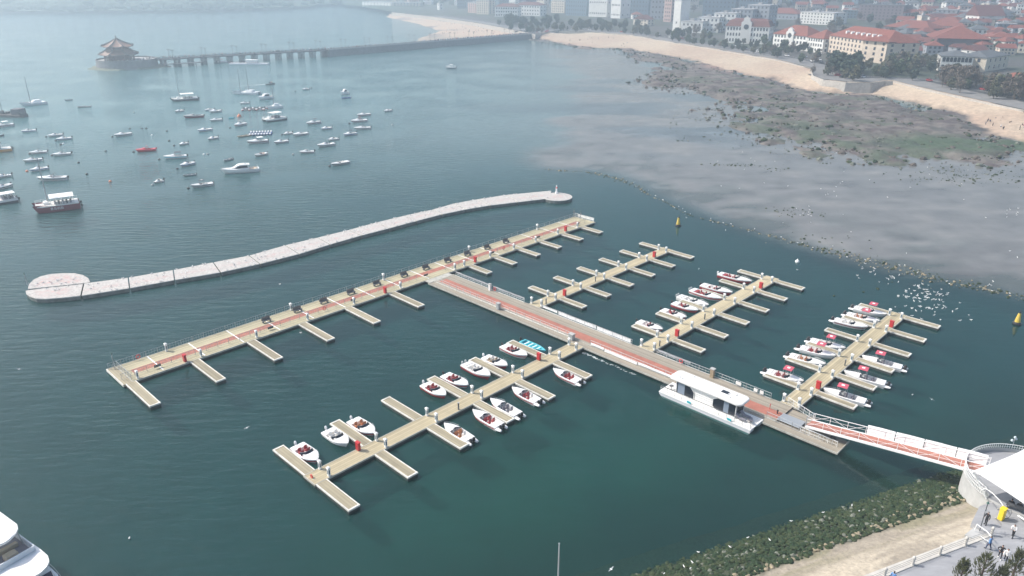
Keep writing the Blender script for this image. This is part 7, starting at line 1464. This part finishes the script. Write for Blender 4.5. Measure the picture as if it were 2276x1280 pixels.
# skeleton: name -> (position, radius, parent, region)
def skeleton(pose='stand', fingers=False, lean=0.0, stride=.0, arms='down'):
    S = {}
    def j(n, p, r_, par, reg): S[n] = (Vector(p), r_, par, reg)
    hz_ = .93; ly = Vector((lean,0,0))
    if pose == 'sit':
        j('pelvis',(0,0,.52),(.16,.13),None,'leg'); j('spine',(-.02,0,.70),(.145,.11),'pelvis','top'); j('chest',(.0,0,.93),(.165,.115),'spine','top'); j('neck',(.03,0,1.10),(.055,.055),'chest','skin'); j('headlow',(.06,0,1.17),(.075,.075),'neck','head'); j('head',(.07,0,1.27),(.088,.08),'headlow','head'); j('crown',(.06,0,1.34),(.05,.05),'head','head')
        for s, n in ((1,'l'),(-1,'r')):
            j('hip'+n,(.05,s*.10,.50),(.09,.09),'pelvis','leg'); j('knee'+n,(.47,s*.13,.50),(.062,.06),'hip'+n,'leg'); j('ankle'+n,(.45,s*.13,.09),(.042,.04),'knee'+n,'leg'); j('toe'+n,(.63,s*.14,.04),(.035,.045),'ankle'+n,'shoe')
            j('sho'+n,(.0,s*.20,1.02),(.06,.06),'chest','top'); j('elb'+n,(.06,s*.27,.76),(.043,.043),'sho'+n,'top'); j('wri'+n,(.28,s*.18,.66),(.030,.030),'elb'+n,'top'); j('palm'+n,(.36,s*.14,.64),(.034,.018),'wri'+n,'skin')
    else:
        a = stride
        j('pelvis',(0,0,.95),(.15,.12),None,'leg'); j('spine',(lean*.3,0,1.13),(.14,.10),'pelvis','top'); j('chest',(lean*.8,0,1.35),(.165,.11),'spine','top'); j('neck',(lean*1.1,0,1.51),(.052,.052),'chest','skin'); j('headlow',(lean*1.2+.02,0,1.57),(.073,.073),'neck','head'); j('head',(lean*1.3+.02,0,1.665),(.087,.078),'headlow','head'); j('crown',(lean*1.3,0,1.73),(.05,.05),'head','head')
        for s, n in ((1,'l'),(-1,'r')):
            q = a*s; j('hip'+n,(0,s*.09,.88),(.09,.085),'pelvis','leg'); j('knee'+n,(q*.55+.03,s*.105,.49),(.06,.058),'hip'+n,'leg'); j('ankle'+n,(q*.95-.02,s*.11,.09),(.040,.038),'knee'+n,'leg'); j('toe'+n,(q*.95+.16,s*.13,.035),(.032,.042),'ankle'+n,'shoe')
            j('sho'+n,(lean*.85,s*.19,1.43),(.06,.055),'chest','top')
            if arms == 'fwd': j('elb'+n,(lean+.10,s*.25,1.17),(.042,.042),'sho'+n,'top'); j('wri'+n,(lean+.34,s*.15,1.20),(.029,.029),'elb'+n,'top'); d = Vector((.08,0,.0))
            elif arms == 'hip': j('elb'+n,(lean-.04,s*.36,1.18),(.042,.042),'sho'+n,'top'); j('wri'+n,(lean+.10,s*.20,1.03),(.029,.029),'elb'+n,'top'); d = Vector((.05,-s*.04,-.03))
            else: j('elb'+n,(lean*.7-q*.25,s*.26,1.15),(.042,.042),'sho'+n,'top'); j('wri'+n,(lean*.6-q*.55+.05,s*.27,.92),(.029,.029),'elb'+n,'top'); d = Vector((.02,0,-.09))
            p = S['wri'+n][0]; j('palm'+n, tuple(p+d), (.034,.018), 'wri'+n, 'skin')
    if fingers:
        for s, n in ((1,'l'),(-1,'r')):
            p = S['palm'+n][0]; d = (p-S['wri'+n][0]).normalized(); sd_ = Vector((0,0,1)).cross(d) if abs(d.z) < .7 else Vector((1,0,0)); sd_.normalize()
            for i, (o, L_) in enumerate(((-.028,.060),(-.010,.075),(.010,.070),(.027,.055))):
                m_ = p+d*L_*.6+sd_*o; j(f'f{i}{n}', tuple(m_), (.0095,.0095), 'palm'+n, 'skin'); j(f'g{i}{n}', tuple(m_+d*L_*.4+Vector((.012,-s*.012,0))), (.008,.008), f'f{i}{n}', 'skin')
            t_ = S['wri'+n][0]+d*.03+sd_*(-.040); j('t0'+n, tuple(t_), (.011,.011), 'wri'+n, 'skin'); j('t1'+n, tuple(t_+d*.035-sd_*.008), (.009,.009), 't0'+n, 'skin')
    return S
def body_mesh(S, sub=0):
    names = list(S); me = bpy.data.meshes.new('tmp'); me.from_pydata([S[n][0] for n in names], [(i, names.index(S[n][2])) for i, n in enumerate(names) if S[n][2]], []); o = bpy.data.objects.new('tmp', me); C.objects.link(o)
    m = o.modifiers.new('s', 'SKIN'); m.use_smooth_shade = True; m.branch_smoothing = .6
    for i, n in enumerate(names): v = me.skin_vertices[0].data[i]; v.radius = S[n][1]; v.use_root = (n == 'pelvis')
    if sub: q = o.modifiers.new('u', 'SUBSURF'); q.levels = sub; q.render_levels = sub
    bpy.context.view_layer.update(); dg = bpy.context.evaluated_depsgraph_get(); r = bpy.data.meshes.new_from_object(o.evaluated_get(dg)); bpy.data.objects.remove(o); bpy.data.meshes.remove(me); return r
def region_of(S, c):
    best, reg, nm = 9, 'top', ''
    for n, (p, r_, par, rg) in S.items():
        if not par: d = (c-p).length-.1
        else:
            q = S[par][0]; v = p-q; t = max(0, min(1, (c-q).dot(v)/max(v.length_squared, 1e-9))); d = (c-(q+v*t)).length-(S[par][1][0]*(1-t)+r_[0]*t)*.9
        if d < best: best, reg, nm = d, rg, n
    if reg == 'head': reg = 'hair' if (c.z > S['head'][0].z+.02 or c.x < S['head'][0].x-.02) else 'skin'
    return reg
def small_person(name, cloth, legs, S):
    me = body_mesh(S); me.name = name; 
    for m in ('skin', cloth, legs, 'hair_black', 'cloth_black'): me.materials.append(MATS[m])
    ix = {'skin':0,'top':1,'leg':2,'hair':3,'shoe':4}
    for p in me.polygons: p.material_index = ix[region_of(S, Vector(p.center))]
    return me
def near_person(label, p, rz, S, top, legs, shoe='cloth_black', topname='jacket'):
    me = body_mesh(S, 2); me.name = 'body'; me.materials.append(MATS['skin']); r = link('person', me, None, p, rz); tag(r, label, 'person')
    reg = [region_of(S, Vector(q.center)) for q in me.polygons]
    for rg, nm, m, off in (('top',topname,top,.014),('leg','trousers',legs,.010),('hair','hair','hair_black',.014),('shoe','shoes',shoe,.010)):
        b = MB(); mp = {}
        for q, g in zip(me.polygons, reg):
            if g != rg: continue
            f = []
            for vi in q.vertices:
                if vi not in mp: v = me.vertices[vi]; mp[vi] = len(b.v); b.v.append(tuple(v.co+v.normal*off))
                f.append(mp[vi])
            b.f.append(tuple(f)); b.m.append(0)
        b.build(nm, m, r, smooth=True)
    # face: nose, eyes, mouth, ears
    hc = S['head'][0]; f = MB(); f.add([tuple(hc+Vector(v)) for v in ((.083,-.012,-.012),(.083,.012,-.012),(.104,0,-.020),(.080,0,.02))], [(0,1,2),(1,3,2),(3,0,2)]); f.build('nose', 'skin', r)
    for s in (1,-1): MB().box(hc.x+.076,hc.x+.086,hc.y+s*.03-.010,hc.y+s*.03+.010,hc.z+.0,hc.z+.012).build('eye', 'hair_black', r); MB().box(hc.x-.01,hc.x+.02,hc.y+s*.083-.008,hc.y+s*.083+.008,hc.z-.02,hc.z+.025).build('ear', 'skin', r)
    MB().box(hc.x+.072,hc.x+.080,-.022,.022,hc.z-.052,hc.z-.045).build('mouth', 'stripe_maroon', r); return r
kw = [('person in a black coat standing by the rail near the star shaped lamp',(2190,1166),R(200),dict(stride=.05,fingers=True),'cloth_black','cloth_black','cloth_black','coat'),
 ('person in white leaning forward, walking alone below the platform canopy',(2250,1193),R(215),dict(stride=.30,lean=.16,arms='fwd',fingers=True),'cloth_white','cloth_black','cloth_black','shirt'),
 ('person in blue jacket and jeans walking towards the promenade edge',(2196,1221),R(120),dict(stride=.22,fingers=True),'cloth_blue','cloth_navy','cloth_black','jacket'),
 ('person in a black jacket over white, left of the walking pair',(2221,1241),R(235),dict(stride=.24,arms='hip',fingers=True),'cloth_black','cloth_black','shoe_white','jacket'),
 ('person in a white top and black trousers, right of the walking pair',(2233,1249),R(228),dict(stride=.30,fingers=True),'cloth_white','cloth_black','shoe_white','shirt'),
 ('person in pale blue at the bottom edge beside the stone bollards',(1981,1300),R(30),dict(stride=.15,fingers=True),'cloth_blue','cloth_grey','cloth_black','jacket')]
for lab, (px, py), rz, sk_, tp, lg, sh_, tn in kw:
    p = at(px,py,4.5); d = math.hypot(p.x-PC.x,p.y-PC.y); p.z = 4.61 if d < PR-.1 else 4.5; near_person(lab, p, rz, skeleton('stand', **sk_), tp, lg, sh_, tn)
bn = thing('park_bench', 'dark bench under the canopy edge carrying two seated people in black', 'bench', at(2254,1133,4.61), brz+.5); MB().box(-.25,.25,-.85,.85,.40,.46).build('seat', 'bench_dark', bn); MB().box(-.28,-.22,-.85,.85,.46,.9).build('backrest', 'bench_dark', bn); [MB().box(-.2,.2,y-.04,y+.04,0,.40).build('leg', 'dark_metal', bn) for y in (-.7,.7)]
for y, l in ((.42,'left'),(-.38,'right')):
    q = bn.matrix_basis @ Vector((-.05,y,.0)); near_person(f'person in black seated on the bench under the canopy, {l} one', q, brz+.5, skeleton('sit', fingers=True), 'cloth_black', 'cloth_black', 'shoe_white', 'coat')
# small figures
VAR = [('cloth_black','cloth_navy'),('cloth_white','cloth_navy'),('cloth_grey','cloth_black'),('cloth_navy','cloth_black'),('cloth_red','cloth_black'),('cloth_beige','cloth_navy'),('cloth_black','cloth_black'),('cloth_blue','cloth_grey')]
SM = [(small_person('person', a, b_, skeleton('stand', stride=.12+.05*(i % 3))), a.split('_')[1]) for i, (a, b_) in enumerate(VAR)]
rr = random.Random(31)
def put_person(p, where, grp):
    me, c = rr.choice(SM); o = link('person', me, None, p, rr.random()*6.28); s = .95+.12*rr.random(); o.scale = (s,s,s); tag(o, f'tiny person in {c} {where}', 'person', grp); return o
for k in range(150):
    f_ = rr.random(); p = B0.lerp(B1, f_); off = rr.uniform(-3.2,3.2) if rr.random() < .4 else rr.choice([-3.3,3.2])+rr.uniform(-.4,.2); q = p+Vector((-bdv.y,bdv.x,0))*off; q.z = BZ; put_person(q, 'on the bridge', 'people strolling on the long bridge')
for k in range(26): a = rr.uniform(-1.5,1.2)*1.0; q = Vector((PX_+math.cos(a)*(RI-2)*rr.uniform(.75,.95), PY_+math.sin(a)*(RI-2)*rr.uniform(.75,.95), PTZ+.02)); put_person(q, 'on the pavilion platform', 'people around the pavilion')
for k in range(50): p = B1.lerp(B2_, rr.random()**1.2*.5); q = p+Vector((-bdv.y,bdv.x,0))*rr.uniform(-3.3,3.3); q.z = BZ; put_person(q, 'on the stone causeway', 'people on the causeway')
def sandz(x, y):
    X1, Y1 = np.array([x]), np.array([y]); d = float(sdf(X1,Y1,SANDP)[0]); return .5+max(0,min(60,d))*.055
for (x0, x1, y0, y1), n, w_ in [((2190,2276,262,288),22,'on the beach near the right edge'),((2140,2200,285,300),8,'at the wet sand below the right hand beach'),((1255,1400,84,103),16,'on the beach beside the causeway end'),((1400,1560,92,125),8,'on the long beach')]:
    for k in range(n):
        p = at(rr.uniform(x0,x1),rr.uniform(y0,y1),2.0); d_ = float(sdf(np.array([p.x]),np.array([p.y]),SANDP)[0])
        if d_ < 2: continue
        p.z = sandz(p.x,p.y); put_person(p, w_, 'people '+w_)
for k, dx in enumerate((-.7,.2,1.0)):
    q = pb.matrix_basis @ Vector((dx,0,.15)); put_person(q, f'standing in the patrol boat, {["rear","middle","front"][k]} one of three', 'crew of the patrol boat')
# dense crowd on the inner causeway and the beach: one mass
b = MB(); base = [(small_person('tmp_p','cloth_black','cloth_navy',skeleton('stand',stride=.15)))]; bv = [v.co.copy() for v in base[0].vertices]; bf = [tuple(p.vertices) for p in base[0].polygons]
for k in range(330):
    if k < 170: p = B1.lerp(B2_, .45+.62*rr.random()); q = p+Vector((-bdv.y,bdv.x,0))*rr.uniform(-3.3,3.3); q.z = BZ
    else:
        q = at(rr.uniform(960,1180),rr.uniform(38,76),1.5); q.z = 1.2
        if float(sdf(np.array([q.x]),np.array([q.y]),B2)[0]) < 3: continue
    a = rr.random()*6.28; c, s = math.cos(a), math.sin(a); m = rr.choice([0,0,0,1,2]); b.add([(q.x+v.x*c-v.y*s,q.y+v.x*s+v.y*c,q.z+v.z) for v in bv], bf, m)
bpy.data.meshes.remove(base[0]); tag(b.build('crowd', ['cloth_navy','cloth_white','cloth_red']), 'distant crowd on the inner causeway and the far beach', 'crowd', kind='stuff')
# ================================================================ GULLS
def gull_mesh(fly=False, swim=False):
    b = MB(); rg = []
    for x, r_, z in ((-.26,.02,.16),(-.16,.055,.15),(-.02,.085,.15),(.10,.08,.16),(.17,.045,.22)): rg.append([(x,r_*math.cos(a),z+r_*math.sin(a)) for a in [2*math.pi*i/6 for i in range(6)]])
    b.loft(rg, 0); rg = [[(x,r_*math.cos(a),z+r_*math.sin(a)) for a in [2*math.pi*i/6 for i in range(6)]] for x, r_, z in ((.15,.04,.22),(.19,.055,.27),(.25,.04,.28),(.27,.015,.275))]; b.loft(rg, 0)
    b.add([(.26,-.012,.28),(.26,.012,.28),(.34,0,.265),(.26,0,.262)], [(0,1,2),(1,3,2),(3,0,2)], 2)
    if fly:
        for s in (1,-1): b.add([(.12,s*.06,.18),(.14,s*.34,.30),(-.02,s*.66,.22),(-.08,s*.34,.28),(-.10,s*.06,.17)], [(0,1,3,4)], 1); b.add([(.14,s*.34,.30),(-.02,s*.70,.22),(-.08,s*.34,.28)], [(0,1,2)], 1)
    else:
        for s in (1,-1): b.add([(.10,s*.075,.20),(-.02,s*.095,.19),(-.34,s*.02,.17),(-.10,s*.05,.235),(.08,s*.03,.235)], [(0,1,2,3,4)], 1)
        if not swim: b.tube((0,.03,0),(0,.03,.10),.008,3,2).tube((0,-.03,0),(0,-.03,.10),.008,3,2)
        else: b.v = [(v[0],v[1],v[2]-.09) for v in b.v]
    return b
mat('gull_white', (.85,.85,.84), .7); mat('gull_grey', (.32,.34,.36), .7); mat('gull_bill', (.55,.25,.04), .6)
def gmesh(b): o = b.build('gull', ['gull_white','gull_grey','gull_bill']); m = o.data; bpy.data.objects.remove(o); return m
GS, GW_, GF = gmesh(gull_mesh()), gmesh(gull_mesh(swim=True)), gmesh(gull_mesh(fly=True))
def gull(me, p, lab, grp, sc=1.25): o = link('gull', me, None, p, rr.random()*6.28); o.scale = (sc,)*3; tag(o, lab, 'gull', grp); return o
GO = ['first','second','third','fourth','fifth','sixth','seventh','eighth','ninth','tenth','eleventh','twelfth','thirteenth','fourteenth']
for i in range(len(NE)-1):
    a0, a1, b1, b0 = at(*NE[i],ZB), at(*NE[i+1],ZB), at(*FE[i+1],ZB), at(*FE[i],ZB)
    for k in range(12 if i < 6 else 9):
        s, t = rr.uniform(.04,.96), (rr.uniform(.05,.95) if rr.random() < .6 else rr.choice([.04,.96])); p = (a0*(1-s)+a1*s)*(1-t)+(b0*(1-s)+b1*s)*t; gull(GS, p, f'white gull standing on the {GO[i]} breakwater pontoon from the left', f'gulls on the {GO[i]} pontoon', 1.05)
c = at(130,632,ZB)
for k in range(24): a = rr.random()*6.28; q = c+Vector((math.cos(a)*5.2*rr.random()**.5,math.sin(a)*3.6*rr.random()**.5,0)); gull(GS, q, 'white gull standing on the big rounded left end of the breakwater', 'gulls on the rounded end', 1.05)
fp = [at(x,y,0) for x, y in ((1905,598),(1960,612),(2010,632),(2050,655),(2090,690),(2145,720))]
for k in range(112):
    if k < 80: p = at(2052+rr.gauss(0,1)*30,667+rr.gauss(0,1)*19,0)
    else: f_ = rr.random()*4.99; i = int(f_); p = fp[i].lerp(fp[i+1], f_-i)+Vector((rr.gauss(0,1)*2.5,rr.gauss(0,1)*2.5,0)); 
    p.z = 0; gull(GW_, p, 'white gull floating in the dense raft of gulls at right', 'gulls floating at right', 1.1)
for (x, y), w_ in [((668,740),'beside the long pier'),((2028,878),'alone in open water'),((288,1197),'alone at lower left'),((622,632),'between breakwater and long pier'),((1772,600),'near the white ball buoy')]: gull(GW_, at(x,y,0), f'white gull floating {w_}', 'single gulls on the water', 1.1)
for (x, y), z, w_ in [((42,822),2,'over the water at far left'),((549,952),1.5,'over the water left of the front dock'),((2070,889),1.5,'over the water right of the footbridge'),((1358,1266),2,'low over the water at the bottom')]: o = gull(GF, at(x,y,z), f'white gull flying {w_}', 'flying gulls', .65); o.rotation_euler = (.2,.15,rr.random()*6)
# further gulls on mud and rocks
b = MB(); gv = [v.co.copy() for v in GS.vertices]; gf = [tuple(p.vertices) for p in GS.polygons]
def addg(p, s=.85): a = rr.random()*6.28; c, s_ = math.cos(a)*s, math.sin(a)*s; b.add([(p.x+v.x*c-v.y*s_,p.y+v.x*s_+v.y*c,p.z+v.z*s) for v in gv], gf)
for k in range(40): addg(at(rr.uniform(1500,2276),rr.uniform(380,600),0.0) if k < 20 else at(rr.uniform(1560,2200),rr.uniform(335,420),0.1))
for (cx, cy), n in [((1840,430),6),((2250,470),9),((2210,635),5),((1790,470),8)]:
    for k in range(n): addg(at(cx+rr.gauss(0,1)*14,cy+rr.gauss(0,1)*7,0))
for (p, w0), (q, w1) in zip(RL[3:-1], RL[4:]):
    for k in range(int((q-p).length*.35)): x = p.lerp(q,rr.random())+Vector((rr.gauss(0,1),rr.gauss(0,1),0)); x.z = .25; addg(x)
for k in range(22): t = 24+rr.random()**1.3*45; s = 50+rr.random()*3.4; p = SH(t,s); p.z = 4.3-2.3-2.6*min(1.4,(s-46.2)/8.0)+.3; addg(p, .7)
tag(b.build('gull_flock', 'gull_white'), 'many more small white gulls scattered over mud and rocks', 'gulls', kind='stuff')
# ================================================================ LABELS: tell look-alikes apart by their place
def ordw(n):
    u = ['','first','second','third','fourth','fifth','sixth','seventh','eighth','ninth','tenth','eleventh','twelfth','thirteenth','fourteenth','fifteenth','sixteenth','seventeenth','eighteenth','nineteenth']
    if n < 20: return u[n]
    t = ['','','twent','thirt','fort','fift','sixt','sevent','eight','ninet'][(n//10) % 10]; return t+'ieth' if n % 10 == 0 else t+'y-'+u[n % 10]
def scrx(o): v = o.matrix_basis.translation-camo.matrix_basis.translation; return v.dot(rt)/v.dot(fw)
bl_ = {}
for o in bpy.data.objects:
    if o.parent is None and o.get('label') and o.get('category') not in ('gull',): bl_.setdefault(o['label'], []).append(o)
for l, L_ in bl_.items():
    if len(L_) > 1:
        L_.sort(key=scrx)
        if not L_[0].get('group'):
            for o in L_: o['group'] = 'hazy houses of the old town' if o.get('category') == 'house' else l
        for i, o in enumerate(L_): o['label'] = ' '.join((l+', '+ordw(i+1)+' from the left').split()[:16])
# ================================================================ HAZE
HZ = MB().box(-2600, 3200, -650, 3900, -3.0, 90.0)
hm = bpy.data.materials.new('haze'); hm.use_nodes = True; hn = hm.node_tree.nodes; hn.remove(hn['Principled BSDF'])
pv = hn.new('ShaderNodeVolumePrincipled'); pv.inputs['Color'].default_value = (0.78,0.90,1.0,1); pv.inputs['Density'].default_value = 0.00066; pv.inputs['Anisotropy'].default_value = 0.62
hm.node_tree.links.new(pv.outputs[0], hn['Material Output'].inputs['Volume'])
tag(HZ.build('haze', hm), 'pale blue sea haze over the whole bay', 'haze', kind='stuff')
bpy.context.view_layer.update()
print('objects', len(bpy.data.objects))
